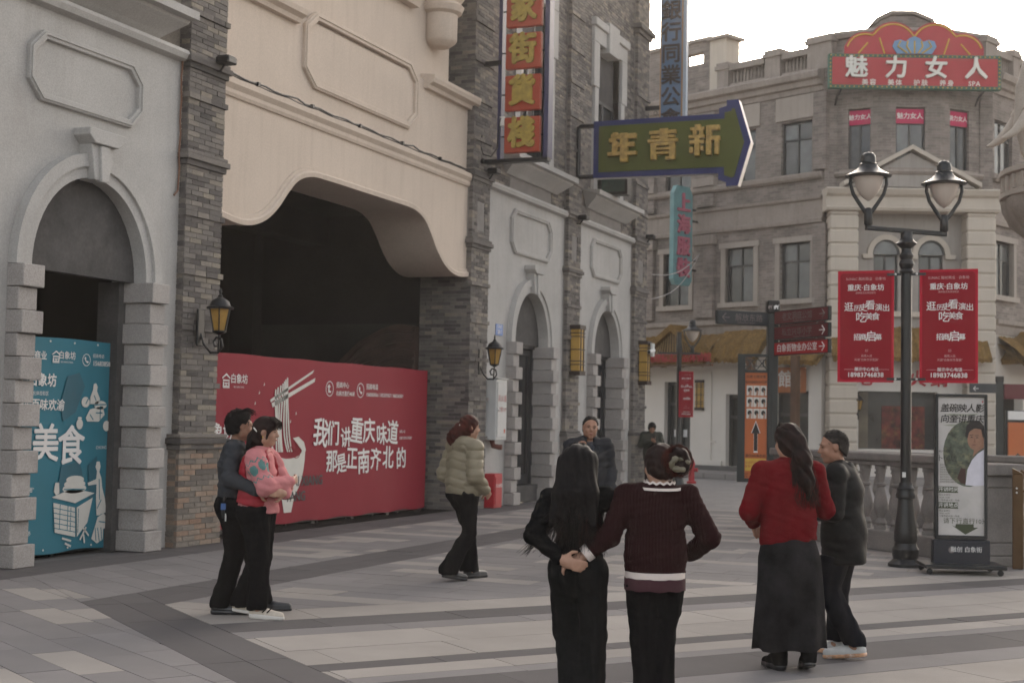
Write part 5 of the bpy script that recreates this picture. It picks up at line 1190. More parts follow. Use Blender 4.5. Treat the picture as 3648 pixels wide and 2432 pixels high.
for i in range(3):
    for j in range(3):
        a, z = -.055+.108*i, 2.15-.185*j
        PF.prism(MB(), [(a, z-.08), (a+.1, z-.08), (a+.1, z+.08), (a, z+.08)], .0305, .032).obj('photo_print', M_printg, bp_)
        PF.prism(MB(), [(a+.05+.034*math.cos(t), z+.012+.04*math.sin(t)) for t in np.linspace(0, 6.28, 13)[:-1]], .0325, .033).obj('hair_print', M_head, bp_)
        PF.prism(MB(), [(a+.04+.012*(i-1), z-.079), (a+.075, z-.079), (a+.08, z-.01), (a+.055, z+.01)], .0332, .0338).obj('neck_print', M_skinp, bp_)
for sc_, m, d in ((1.12, M_offw, .0322), (1., M_blackp, .0335)):
    PF.prism(MB(), [(.095+a*sc_, 1.4+b*sc_) for a, b in ((-.028, -.22), (.028, -.22), (.028, .06), (.066, .06), (0, .24), (-.066, .06), (-.028, .06))], d-.001, d).obj('arrow_print', m, bp_)
ptx('直行200米左右', .05, .095, 1.1, bold=.012)
PF.prism(MB(), [(-.07, .86), (.26, .86), (.26, 1.06), (-.07, 1.06)], .0305, .032).obj('yellow_print', M_syel, bp_); text('欢迎到店', .05, PF.pt(.02, .99, .0325), pu, Zv, M_redlet, 'lettering', bp_); text('享受优惠', .05, PF.pt(.02, .93, .0325), pu, Zv, M_redlet, 'lettering', bp_)
ptx('电话: 15096', .035, .0, .81); ptx('地址: 解放东路', .035, .02, .77)
# second, distant signpost
D2 = 38.; c2_ = Fv*D2+Rv*(D2*(2298-1176)/3267)
S2 = thing('signpost', 'distant dark signpost behind the balustrade with small barber panel', 'signpost', (c2_.x, c2_.y, 0), world=True, group='wayfinding signposts')
def b2(name, a0, a1, z0, z1, m, d=.0): mb = MB(); mb.obox(c2_+Rv*(a0+a1)/2-Fv*d+Vector((0, 0, (z0+z1)/2)), Rv, Fv, a1-a0, .08, z1-z0); return mb.obj(name, m, S2)
b2('post', -.09, .09, 0, 2.85, M_pgreen); b2('post_cap', -.1, .1, 2.85, 3.0, M_blackp); b2('direction_arm', -.8, -.09, 2.55, 2.8, M_navy); b2('direction_arm', .1, 1.1, 2.4, 2.8, M_dred, .05); b2('panel_frame', .15, .8, .3, 2.1, M_pgreen); b2('poster', .2, .7, .4, 1.78, M_or, .05); b2('lattice_panel', .2, .7, 1.85, 2.08, M_offw, .05)
text('←', .2, c2_-Rv*.65-Fv*.05+Vector((0, 0, 2.66)), Rv, Zv, M_print, 'lettering', S2)
text('↑', .5, c2_+Rv*.45-Fv*.1+Vector((0, 0, .75)), Rv, Zv, M_blackp, 'lettering', S2)

# standing poster
PO = thing('poster_stand', 'upright black poster stand on castors showing a man in white shirt', 'poster stand', (-1.5, 16.72, 0), world=True)
pu2 = Vector((.955, .297, 0)).normalized(); pn2 = Vector((pu2.y, -pu2.x, 0)); PP = Face((-1.5-.0*pu2.x, 16.68), (pu2.x, pu2.y), (pn2.x, pn2.y))
fr = MB()
for q in ((-.285, -.255, .38, 1.99), (.255, .285, .38, 1.99), (-.255, .255, 1.96, 1.99), (-.255, .255, .38, .42)): PP.box(fr, q[0], q[1], q[2], q[3], -.05, .05)
fr.obj('frame', M_postblack, PO, bevel=.005)
M_sheet = mat('poster_paper', (.50, .47, .45), .5, .1, 5, stain=.12, sscale=6, scol=(.38, .4, .28)); M_foliage = mat('poster_foliage', (.12, .14, .1), .6, .4, 14, stain=.6, sscale=12, scol=(.3, .28, .16))
M_shirt = mat('poster_shirt', (.62, .6, .66), .6, .08, 9); M_face = mat('poster_face', (.3, .155, .1), .6, .12, 20); M_olive = mat('poster_olive', (.05, .06, .03), .6)
mb = MB(); PP.box(mb, -.255, .255, .42, 1.96, .0, .02); sh_ = mb.obj('poster', M_sheet, PO)
mb = MB(); PP.box(mb, -.31, .31, .1, .37, -.07, .07); lb_ = mb.obj('plinth', mat('navy_plinth', (.012, .014, .022), .4), PO, bevel=.008)
mb = MB(); PP.box(mb, -.44, .44, .07, .11, -.3, .3); mb.obj('trolley', M_postblack, PO, bevel=.01)
for a in (-.38, .38):
    for d in (-.24, .24):
        w_ = thing; mb = MB(); c = PP.pt(a, .035, d); mb.lathe([(.012, -.015), (.034, -.013), (.034, .013), (.012, .015)], (0, 0, 0), 10); o = mb.obj('castor', M_black, PO); o.matrix_basis = Matrix.Translation(c) @ Matrix.Rotation(R(90), 4, 'X')
rws = [[PP.pt(-.11+r_*math.cos(t), .26+r_*math.sin(t), .072) for r_ in (.0, .035)] for t in np.linspace(0, 6.28, 17)]; MB().strip(rws).obj('emblem', M_dimtxt, lb_)
text('融创 白象街', .065, PP.pt(.05, .265, .071), pu2, Zv, M_print, 'lettering', lb_)
def pp(name, P, m, d): PP.prism(MB(), P, d-.0006, d).obj(name, m, sh_)
E2 = lambda cx, cz, a, b, n=26: [(cx+a*math.cos(t), cz+b*math.sin(t)) for t in np.linspace(0, 2*math.pi, n)[:-1]]
def cliprt(P, xm=.25): return [(min(a, xm), b) for a, b in P]
pp('round_picture', cliprt(E2(.08, 1.33, .275, .37)), M_foliage, .0212)
pp('shirt_print', [(.05, .98), (.07, 1.15), (.12, 1.26), (.18, 1.33), (.252, 1.38), (.252, .98), (.16, .97)], M_shirt, .0222)
pp('neck_print', [(.13, 1.3), (.19, 1.36), (.25, 1.4), (.25, 1.5), (.15, 1.42)], M_face, .0228)
pp('face_print', E2(.155, 1.49, .085, .12), M_face, .0234); pp('face_print', E2(.2, 1.52, .052, .12), M_face, .0231)
pp('hair_print', [(.045, 1.52), (.06, 1.64), (.12, 1.7), (.2, 1.7), (.25, 1.64), (.252, 1.5), (.235, 1.52), (.22, 1.6), (.15, 1.615), (.09, 1.575), (.07, 1.5)], M_head, .024)
for a, b in ((.115, 1.515), (.175, 1.51)): pp('eye_print', E2(a, b, .013, .005, 9), M_head, .0243); pp('brow_print', [(a-.02, b+.018), (a+.018, b+.022), (a+.018, b+.028), (a-.02, b+.024)], M_head, .0243)
pp('mouth_print', [(.12, 1.425), (.165, 1.425), (.16, 1.434), (.125, 1.434)], mat('print_lip', (.16, .06, .05), .6), .0243); pp('nose_print', [(.135, 1.455), (.16, 1.455), (.15, 1.51)], mat('print_nose', (.22, .1, .065), .6), .0243)
pp('chair_print', [(-.04, 1.05), (.0, 1.17), (.05, 1.16), (.05, .985), (.0, 1.0)], mat('print_brown', (.05, .02, .015), .6), .0222)
for i, (tl, z) in enumerate((('盖碗映人影', 1.83), ('向奎讲重庆', 1.71))):
    for k, ch in enumerate(tl): text(ch, .1, PP.pt(-.18+k*.095, z, .021), pu2, Zv, M_blackp, 'brush_character', sh_, .012, shear=.15)
    pp('cloud_print', [(-.2, z-.07), (-.1, z-.055), (.05, z-.06), (.2, z-.05), (.15, z-.075), (-.1, z-.08)], mat('print_sage', (.3, .31, .25), .6), .0208)
for k, ch in enumerate('卜凤居'): text(ch, .075, PP.pt(-.23+k*.075, 1.27, .0225), pu2, Zv, M_blackp, 'lettering', sh_)
text('BU FENG JU', .03, PP.pt(-.16, 1.35, .0225), pu2, Zv, M_blackp, 'lettering', sh_)
for k in range(8): text('盖碗茶里说山城往事', .02, PP.pt(-.23, 1.2-k*.027, .0225), pu2, Zv, M_olive, 'lettering', sh_, align='LEFT')
for tl, z in (('开讲时间', .925), ('开讲地点', .75)):
    pp('caption_box', [(-.245, z-.035), (-.03, z-.035), (-.03, z+.035), (-.245, z+.035)], M_olive, .0212); text(tl, .055, PP.pt(-.137, z, .0215), pu2, Zv, M_offw, 'lettering', sh_)
    for k in range(3): text(['周五至周日', '14:00-16:00', '二楼茶馆大堂一号桌'][k], .025, PP.pt(-.24, z-.06-.03*k, .021), pu2, Zv, M_olive, 'lettering', sh_, align='LEFT')
text('请下行直行10米', .07, PP.pt(.05, .575, .021), pu2, Zv, M_olive, 'lettering', sh_)
pp('arrow_print', [(-.1, .53), (-.06, .515), (-.06, .5), (-.06, .53), (.14, .53), (.14, .505), (.18, .515), (.05, .435)][0:1]+[(-.06, .515), (-.055, .545), (.14, .545), (.14, .51), (.19, .51), (.05, .43)], M_olive, .0212)
pp('seal_print', E2(.235, 1.91, .01, .01, 9), M_redlet, .0212)

# ================================================================== stone balustrades
M_bal = mat('weathered_granite', (.24, .22, .205), .85, .12, 2.5, .1, 70, .3, 90, stain=.25, sscale=2.5, scol=(.07, .065, .06))
def balustrade(a, b, label, h=1.27, sp_=.3, zb=0., piers=(True, True), post_b=False):
    a = Vector((*a, zb)); b = Vector((*b, zb)); u = (b-a).normalized(); n = Vector((-u.y, u.x, 0)); l = (b-a).length
    T = thing('balustrade', label, 'balustrade', tuple(a), world=True, group='stone balustrades round the stairwell')
    c = (a+b)/2
    mb = MB(); mb.obox(c+Vector((0, 0, .13)), u, n, l, .3, .26); mb.obj('plinth', M_bal, T, bevel=.012)
    mb = MB(); mb.obox(c+Vector((0, 0, h-.055)), u, n, l+.1, .3, .11); mb.obj('handrail', M_bal, T, bevel=.02)
    mb = MB(); mb.obox(c+Vector((0, 0, h-.14)), u, n, l, .2, .06); mb.obj('under_rail', M_bal, T, bevel=.01)
    k = max(1, int(l/sp_)); hb = h-.17-.26
    base = None
    for i in range(k):
        p = a+u*(l*(i+.5)/k)
        if base is None:
            mb = MB(); H = hb
            mb.box((-.075, -.075, 0), (.075, .075, .05*H/.8)); mb.box((-.07, -.07, H-.05), (.07, .07, H))
            mb.lathe([(.06, .05), (.08, .09), (.052, .15), (.065, .2), (.096, .27), (.1, .32), (.08, .42), (.055, .52), (.044, .56), (.07, .575), (.072, .6), (.045, .615), (.048, .66), (.066, H-.07), (.066, H-.05)], (0, 0, 0), 14)
            base = mb.obj('baluster', M_bal, T, smooth=35); o = base
        else: o = link('baluster', base.data, T)
        o.matrix_parent_inverse = Matrix.Translation(-T.location); o.matrix_basis = Matrix.Translation(p+Vector((0, 0, .26)))
    return T
def stone_pier(x, y, label, h=1.2, w=.36, u=(.84, .54)):
    u = Vector((*u, 0)).normalized(); n = Vector((-u.y, u.x, 0)); T = thing('stone_pier', label, 'pier', (x, y, 0), world=True)
    for nm, ww, z0, z1 in (('foot', w+.1, 0, .12), ('base_block', w+.06, .12, .27), ('shaft', w, .27, .92), ('neck', w+.03, .92, 1.06), ('cap', w+.14, 1.06, h)):
        mb = MB(); mb.obox((x, y, (z0+z1)/2), u, n, ww, ww, z1-z0-.004); mb.obj(nm, M_bal, T, bevel=.012)
balustrade((-4.45, 20.95), (-1.72, 18.32), 'grey stone balustrade with stout turned balusters behind the lamp post')
balustrade((-3.9, 24.4), (.6, 22.4), 'farther grey stone balustrade on the other side of the stairwell', 1.2)
balustrade((-.55, 19.9), (.8, 20.3), 'short stone balustrade stretch beyond the granite pier', 1.22)
stone_pier(-1.25, 17.95, 'speckled granite pier with capped top behind the poster stand', 1.2, .44)
BR_ = thing('handrail_post', 'brown bronze handrail post beside the granite pier', 'handrail', (-.94, 17.55, 0), world=True)
M_br = mat('bronze_rail', (.11, .06, .025), .4, .15, 4, metal=.5)
MB().box((-1.0, 17.5, 0), (-.88, 17.6, 1.1)).obj('post', M_br, BR_, bevel=.01)
MB().add([(-1.0, 17.5, 1.1), (-.88, 17.5, 1.1), (-.88, 17.6, 1.1), (-1.0, 17.6, 1.1), (-1.0, 17.5, 1.16), (-1.0, 17.6, 1.16)], [(0, 1, 4), (3, 5, 2), (1, 2, 5, 4), (0, 4, 5, 3)]).obj('post_top', M_br, BR_)
MB().tube([(-.9, 17.6, 1.12), (-.5, 18.3, .85), (.2, 19.5, .4)], .025, 8).obj('rail', M_br, BR_, smooth=True)
MB().tube([(-.9, 17.52, .9), (-.7, 17.5, .9), (-.3, 17.45, .9)], .012, 8).obj('rail', M_br, BR_, smooth=True)
for z in (.88, .93): MB().ball((-.95, 17.49, z), .012, 6, 4).obj('rivet', M_wplast, BR_)

# fire hydrant far off, orange barrier behind the balustrade
HY = thing('fire_hydrant', 'small red fire hydrant far down the street', 'hydrant', (-10.2, 37.0, 0))
MB().lathe([(.13, 0), (.13, .05), (.08, .07), (.08, .45), (.1, .47), (.1, .52), (.07, .6), (.02, .66), (.02, .7)], (0, 0, 0), 12).obj('barrel', M_fire, HY, smooth=35)
for s_ in (-1, 1): MB().tube([(s_*.05, 0, .36), (s_*.17, 0, .36)], .05, 8).obj('outlet', M_fire, HY)
print('T furniture', time.time()-T0)
# ================================================================== figures: smooth-blended volumes turned into one surface
class Vol:
    def __init__(s, lo, hi, h):
        s.h = h; s.lo = np.array(lo, np.float32)-2*h; n = np.ceil((np.array(hi)-s.lo)/h).astype(int)+3; s.n = n
        s.D = np.full(n, .5, np.float32)
        s.ax = [s.lo[i]+h*np.arange(n[i], dtype=np.float32) for i in range(3)]
    def _sub(s, lo, hi):
        a = np.clip(np.floor((lo-s.lo)/s.h).astype(int), 0, s.n); b = np.clip(np.ceil((hi-s.lo)/s.h).astype(int)+1, 0, s.n)
        sl = tuple(slice(a[i], b[i]) for i in range(3))
        return sl, s.ax[0][sl[0]][:, None, None], s.ax[1][sl[1]][None, :, None], s.ax[2][sl[2]][None, None, :]
    def _mix(s, sl, d, k, sub):
        A = s.D[sl]
        if A.size == 0: return
        if sub:
            h = np.clip(.5-.5*(A+d)/k, 0, 1); s.D[sl] = A*(1-h)-d*h+k*h*(1-h)
        else:
            h = np.clip(.5+.5*(A-d)/k, 0, 1); s.D[sl] = A*(1-h)+d*h-k*h*(1-h)
    def cone(s, a, b, ra, rb, k=.02, ax=None, f=1., sub=False):
        a = np.array(a, np.float32); b = np.array(b, np.float32); m = max(ra, rb)*max(1, f)+k+3*s.h
        sl, X, Y, Z = s._sub(np.minimum(a, b)-m, np.maximum(a, b)+m)
        ba = b-a; L2 = float(ba@ba)+1e-9
        px, py, pz = X-a[0], Y-a[1], Z-a[2]
        t = np.clip((px*ba[0]+py*ba[1]+pz*ba[2])/L2, 0, 1)
        qx, qy, qz = px-t*ba[0], py-t*ba[1], pz-t*ba[2]
        q2 = qx*qx+qy*qy+qz*qz
        if ax is not None:
            e = qx*ax[0]+qy*ax[1]+qz*ax[2]; q2 = q2-e*e+(e/f)**2
        d = np.sqrt(q2)-(ra+(rb-ra)*t)
        if f < 1: d = d*(.5+.5*f)
        s._mix(sl, d, k, sub); return s
    def ell(s, c, r_, k=.02, M=None, sub=False):
        c = np.array(c, np.float32); r_ = np.array(r_, np.float32); m = r_.max()+k+3*s.h
        sl, X, Y, Z = s._sub(c-m, c+m); p = (X-c[0], Y-c[1], Z-c[2])
        if M is None: q = p
        else: q = [p[0]*M[0][i]+p[1]*M[1][i]+p[2]*M[2][i] for i in range(3)]     # columns of M are the axes
        k0 = np.sqrt(sum((q[i]/r_[i])**2 for i in range(3))); k1 = np.sqrt(sum((q[i]/r_[i]**2)**2 for i in range(3)))+1e-6
        s._mix(sl, k0*(k0-1)/k1, k, sub); return s
    def cut(s, n, d):
        """keep n.p <= d"""
        n = np.array(n, np.float32)
        s.D = np.maximum(s.D, n[0]*s.ax[0][:, None, None]+n[1]*s.ax[1][None, :, None]+n[2]*s.ax[2][None, None, :]-d); return s
    def folds(s, amp, waves):
        """gentle wrinkles: waves = [(kx,ky,kz,phase,weight)...]"""
        X, Y, Z = s.ax[0][:, None, None], s.ax[1][None, :, None], s.ax[2][None, None, :]
        near = np.abs(s.D) < 4*s.h+amp
        F_ = 0
        for kx, ky, kz, ph, w in waves: F_ = F_+w*(1.3-2.6*np.abs(np.sin(.5*(kx*X+ky*Y+kz*Z+ph+1.5*np.sin(.37*(ky*X-kx*Y)+.5*kz*Z+ph*2)))))
        s.D = s.D+np.where(near, amp*F_, 0).astype(np.float32); return s
    def mesh(s):
        D = s.D; S = D < 0; n = D.shape
        c = [S[i:n[0]-1+i, j:n[1]-1+j, k:n[2]-1+k] for i in (0, 1) for j in (0, 1) for k in (0, 1)]
        al = c[0].copy(); an = c[0].copy()
        for q in c[1:]: al &= q; an |= q
        act = an & ~al; I, J, K = np.nonzero(act); N = len(I)
        idx = np.full(act.shape, -1, np.int64); idx[I, J, K] = np.arange(N)
        pos = np.zeros((N, 3)); cnt = np.zeros(N)
        cor = [(i, j, k) for i in (0, 1) for j in (0, 1) for k in (0, 1)]
        val = {q: D[I+q[0], J+q[1], K+q[2]] for q in cor}
        for a in cor:
            for d in range(3):
                if a[d]: continue
                b = tuple(1 if i == d else a[i] for i in range(3)); va, vb = val[a], val[b]; cr = (va < 0) != (vb < 0)
                t = np.where(cr, va/np.where(va == vb, 1, va-vb), 0)
                for i in range(3): pos[:, i] += np.where(cr, a[i]+(t if i == d else 0), 0)
                cnt += cr
        pos = pos/cnt[:, None]+np.stack([I, J, K], 1); V = pos*s.h+s.lo
        Q = []
        for d in range(3):
            u, v = (d+1) % 3, (d+2) % 3
            lo_ = [slice(None)]*3; hi_ = [slice(None)]*3; lo_[d] = slice(0, n[d]-1); hi_[d] = slice(1, n[d])
            A, B = S[tuple(lo_)], S[tuple(hi_)]; e = np.array(np.nonzero(A != B)).T
            ok = (e[:, u] > 0) & (e[:, v] > 0) & (e[:, u] < n[u]-1) & (e[:, v] < n[v]-1); e = e[ok]; fl = A[tuple(e.T)]
            def cell(du, dv):
                q = e.copy(); q[:, u] -= du; q[:, v] -= dv; return idx[tuple(q.T)]
            q = np.stack([cell(1, 1), cell(0, 1), cell(0, 0), cell(1, 0)], 1); q[~fl] = q[~fl][:, ::-1]; Q.append(q)
        return V, np.concatenate(Q)
    def obj(s, name, m, par, colfn=None, smooth_iter=1):
        V, Q = s.mesh()
        ok = (Q >= 0).all(1); Q = Q[ok]
        for _ in range(smooth_iter):                         # one light Laplacian pass
            acc = np.zeros_like(V); c = np.zeros(len(V))
            for i in range(4):
                a, b = Q[:, i], Q[:, (i+1) % 4]
                np.add.at(acc, a, V[b]); np.add.at(c, a, 1); np.add.at(acc, b, V[a]); np.add.at(c, b, 1)
            V = V*.5+.5*acc/np.maximum(c, 1)[:, None]
        me = bpy.data.meshes.new(name); me.vertices.add(len(V)); me.vertices.foreach_set('co', V.astype(np.float32).ravel())
        me.loops.add(len(Q)*4); me.loops.foreach_set('vertex_index', Q.astype(np.int32).ravel()); me.polygons.add(len(Q))
        me.polygons.foreach_set('loop_start', np.arange(0, len(Q)*4, 4, dtype=np.int32))
        try: me.polygons.foreach_set('loop_total', np.full(len(Q), 4, np.int32))
        except Exception: pass
        ms = m if isinstance(m, (list, tuple)) else [m]
        for q in ms: me.materials.append(q)
        me.update(calc_edges=True); me.validate()
        if colfn is not None:
            C = V[Q].mean(1); me.polygons.foreach_set('material_index', colfn(C).astype(np.int32))
        me.polygons.foreach_set('use_smooth', [True]*len(me.polygons))
        return link(name, me, par)

M_skin = mat('skin', (.40, .225, .155), .55, .1, 18, spec=.35); M_skin2 = mat('skin_tanned', (.34, .175, .115), .55, .12, 18, spec=.35)
M_hairb = mat('black_hair', (.008, .006, .006), .6, .3, 30, spec=.12); M_hairr = mat('red_brown_hair', (.075, .016, .010), .6, .4, 14, spec=.15)
M_hairm = mat('auburn_brown_hair', (.022, .009, .007), .6, .4, 14, spec=.15); M_hairg = mat('greying_hair', (.03, .026, .024), .65, .4, 40, spec=.1)
M_blackcloth = mat('black_cloth', (.0085, .008, .0085), .9, .15, 10, bump=.3, bscale=30, spec=.03); M_eye = mat('eye_dark', (.015, .01, .01), .2, spec=.6); M_lip = mat('lip', (.28, .09, .075), .45)
M_rubber = mat('white_sole', (.6, .57, .53), .6); M_shoeb = mat('black_leather', (.012, .012, .014), .3, .1, 8, spec=.6)

def V3(*a): return np.array(a, float)
def unit(v): v = np.array(v, float); return v/np.linalg.norm(v)
def frame(yaw=0, pitch=0, roll=0):
    M = Matrix.Rotation(R(-yaw), 3, 'Z') @ Matrix.Rotation(R(pitch), 3, 'X') @ Matrix.Rotation(R(roll), 3, 'Y')
    return np.array(M)                                       # columns: right, forward, up
def pose(**k):
    """joint positions in metres: +x right, +y forward, z up, for a 1.60 m adult"""
    P = dict(hip=V3(0, 0, .88), waist=V3(0, 0, 1.0), chest=V3(0, 0, 1.18), neck=V3(0, -.01, 1.335), head=V3(0, .02, 1.475), hM=frame(),
             shL=V3(-.165, 0, 1.29), shR=V3(.165, 0, 1.29), elL=V3(-.22, -.02, 1.02), elR=V3(.22, -.02, 1.02), wrL=V3(-.2, .06, .8), wrR=V3(.2, .06, .8),
             hiL=V3(-.085, 0, .86), hiR=V3(.085, 0, .86), knL=V3(-.09, .02, .47), knR=V3(.09, .02, .47), anL=V3(-.09, -.02, .075), anR=V3(.09, -.02, .075),
             toL=V3(-.11, .17, .03), toR=V3(.11, .17, .03), hdL=V3(-.0, .3, -1), hdR=V3(0, .3, -1), pnL=V3(1, .3, 0), pnR=V3(-1, .3, 0), curl=.5, female=True, fat=1., tM=frame())
    P.update({a: (np.array(b, float) if isinstance(b, (tuple, list)) else b) for a, b in k.items()}); return P
def hand(v, w, d, pn, left, curl=.5, s=1.):
    d = unit(d); pn = unit(pn-d*np.dot(pn, d)); sd = np.cross(d, pn)*(1 if left else -1)       # sd points to the thumb side
    M = np.stack([sd, d, pn], 1)
    v.cone(w-d*.02, w+d*.03, .026, .03, .02); v.ell(w+d*.055, (.04*s, .05, .0185), .015, M)
    for i, (o, l) in enumerate(((.029, .07), (.0095, .08), (-.0105, .074), (-.029, .058))):
        c = curl*(.85+.12*i); p = w+d*.092+sd*o
        for q, (ln, rr_) in enumerate(((l*.48, .0098), (l*.32, .009), (l*.26, .0082))):
            an = c*(.5+q*.75); e = p+(d*math.cos(an)+pn*math.sin(an))*ln; v.cone(p, e, rr_+.0006, rr_, .006); p = e
    p = w+d*.03+sd*.03
    e = p+(d*.55+sd*.75+pn*.25)*.045; v.cone(p, e, .0135, .011, .012); v.cone(e, e+(d*.85+sd*.25+pn*.35)*.032, .011, .009, .006)
def head(v, c, M, female=True, s=1.):
    T = lambda x, y, z: c+M@np.array((x, y, z))*s
    v.ell(T(0, -.012, .028), (.074*s, .093*s, .086*s), .02, M); v.ell(T(0, .026, -.036), (.056*s, .06*s, .078*s), .03, M)
    v.ell(T(0, .058, -.094), (.024*s, .02*s, .016*s), .025, M); v.ell(T(0, .074, .02), (.05*s, .016*s, .013*s), .02, M)
    for x in (-.036, .036): v.ell(T(x, .062, -.03), (.021*s, .02*s, .022*s), .02, M)
    for x in (-.054, .054): v.ell(T(x, .0, -.06), (.014*s, .03*s, .026*s), .03, M)
    for x in (-.03, .03): v.ell(T(x, .094, .005), (.015*s, .012*s, .009*s), .012, M, True)
    v.cone(T(0, .083, .012), T(0, .103, -.026), .0085*s, .0125*s, .012); v.ell(T(0, .09, -.032), (.017*s, .012*s, .009*s), .008, M)
    v.ell(T(0, .083, -.06), (.023*s, .011*s, .01*s), .01, M)
    for x in (-.077, .077): v.ell(T(x, -.006, -.004), (.008*s, .019*s, .03*s), .008, M)
def face_parts(par, c, M, hairm, s=1., smile=False, brow=True):
    T = lambda x, y, z: c+M@np.array((x, y, z))*s
    for x in (-.03, .03):
        mb = MB(); mb.ball((0, 0, 0), (.0125*s, .004*s, .0048*s), 10, 6); mb.v = [tuple(T(x, .0845, .004)+M@np.array(p)) for p in mb.v]; mb.obj('eye', M_eye, par, smooth=True)
        if brow: MB().tube([T(x-.016, .088, .0215), T(x, .0925, .026), T(x+.017, .086, .0215)], [.002, .0034, .002], 5).obj('eyebrow', hairm, par)
    if smile: MB().tube([T(-.022, .087, -.055), T(-.01, .0945, -.0615), T(0, .096, -.063), T(.01, .0945, -.0615), T(.022, .087, -.055)], [.002, .004, .0048, .004, .002], 6).obj('mouth', M_lip, par)
    else: MB().tube([T(-.019, .0885, -.06), T(0, .0955, -.0615), T(.019, .0885, -.06)], [.002, .0038, .002], 6).obj('mouth', M_lip, par)
def bbox(P, m=.16):
    A = np.array([P[k] for k in ('hip', 'chest', 'neck', 'head', 'shL', 'shR', 'elL', 'elR', 'wrL', 'wrR', 'knL', 'knR', 'anL', 'anR', 'toL', 'toR')])
    return A.min(0)-m, A.max(0)+m
def body(par, P, m, h=.0085):
    lo, hi = bbox(P, .15); lo[2] = min(lo[2], -.02); v = Vol(lo, hi, h); fw = P['tM'][:, 1]; f = P['fat']
    v.cone(P['hip'], P['waist'], .13*f, .115*f, .04, fw, .72); v.cone(P['waist'], P['chest'], .115*f, .135*f, .05, fw, .7)
    v.cone(P['chest'], (P['shL']+P['shR'])/2-V3(0, 0, .02), .13*f, .085, .05, fw, .7)
    v.cone(P['neck']-V3(0, .0, .06), P['head']-P['hM'][:, 2]*.05-P['hM'][:, 1]*.015, .052, .047, .03)
    head(v, P['head'], P['hM'], P['female'])
    for s_ in 'LR':
        v.cone(P['neck']-V3(0, 0, .06), P['sh'+s_]-V3(0, 0, .012), .045, .036, .04); v.cone(P['sh'+s_]-V3(0, 0, .01), P['el'+s_], .036, .032, .03); v.cone(P['el'+s_], P['wr'+s_], .032, .025, .02)
        hand(v, P['wr'+s_], P['hd'+s_], P['pn'+s_], s_ == 'L', P['curl'])
        v.cone(P['hi'+s_], P['kn'+s_], .07*f, .046, .04); v.cone(P['kn'+s_], P['an'+s_], .046, .034, .03)
        v.cone(P['an'+s_]-V3(0, 0, .03), P['to'+s_], .036, .026, .03)
    return v.obj('body', m, par)
def torso(v, P, g=.02, k=.05, shw=.0):
    """garment volume over trunk and shoulders, g = looseness"""
    fw = P['tM'][:, 1]; f = P['fat']
    v.cone(P['hip'], P['waist'], .145*f+g, .13*f+g, k, fw, .74); v.cone(P['waist'], P['chest'], .13*f+g, .145*f+g, k, fw, .74)
    v.cone(P['chest'], (P['shL']+P['shR'])/2-V3(0, 0, .03), .14*f+g*.8, .1+g*.5, k, fw, .72)
    for s_ in 'LR': v.cone(P['neck']-V3(0, 0, .04), P['sh'+s_], .058+g*.3, .055+g*.4, k)
def sleeve(v, P, s_, g=.012, end=.93, cuff=None, k=.03):
    a, b, c = P['sh'+s_], P['el'+s_], P['wr'+s_]; e = b+(c-b)*end
    v.cone(a, b, .05+g, .041+g, k); v.cone(b, e, .041+g, (.031+g*.8) if cuff is None else cuff, .02)
def legs(v, P, g=.015, top=None, flare=0., kn=.0, end=.96):
    f = P['fat']; fw = P['tM'][:, 1]
    v.cone(P['hip']-V3(0, 0, .03), P['hip']+V3(0, 0, .1), .14*f+g*.7, .128*f+g*.5, .04, fw, .78)
    for s_ in 'LR':
        v.ell(P['hi'+s_]-fw*.035, (.1*f+g*.3, .095*f+g*.4, .1), .05)
        v.cone(P['hi'+s_], P['kn'+s_], .088*f+g, .054+g+kn, .045); e = P['kn'+s_]+(P['an'+s_]-P['kn'+s_])*end; v.cone(P['kn'+s_], e, .054+g+kn, .042+g+flare, .03)
def shoe(par, P, s_, m, sole=None, heel=0., tall=0., name='shoe', w=.043):
    a, t = P['an'+s_], P['to'+s_]; d = unit((t-a)*V3(1, 1, 0)); lo = np.minimum(a, t)-.14; hi = np.maximum(a, t)+.14+V3(0, 0, tall)
    up = V3(0, 0, 1); dz = (t[2]-a[2]+.045)
    v = Vol(lo, hi, .007); hl = a-V3(0, 0, .035)-d*.025; tp = t-V3(0, 0, .0)
    v.cone(hl, (hl+tp)/2, .038, .041, .02); v.cone((hl+tp)/2, tp, w, .034, .02); v.cone(hl+V3(0, 0, .01), a+V3(0, 0, .02+tall), .037 if not tall else .048, .04 if not tall else .054, .02)
    if tall: v.cone(a+V3(0, 0, .02), (hl+tp)/2+V3(0, 0, .02), .046, .036, .03)
    fwd = unit(tp-hl); n = np.cross(np.cross(fwd, up), fwd); n = n/np.linalg.norm(n)
    base = float(n@(hl-V3(0, 0, .034))) if abs(fwd[2]) > .12 else None
    if base is None: zb = min(hl[2]-.034, .004); v.cut((0, 0, -1), -max(zb, .0)-.012)
    else: v.cut(-n, -(base+.012))
    sh = v.obj(name, m, par)
    if sole is not None:
        v = Vol(lo, hi, .007); v.cone(hl-n*.02, (hl+tp)/2-n*.02, .044, .046, .02); v.cone((hl+tp)/2-n*.02, tp-n*.016, w+.004, .038, .02)
        if base is None: v.cut((0, 0, -1), -.0); v.cut((0, 0, 1), max(0, hl[2]-.034)+.028)
        else: v.cut(-n, -(base-.004)); v.cut(n, base+.024)
        v.obj('sole', sole, sh)
    return sh
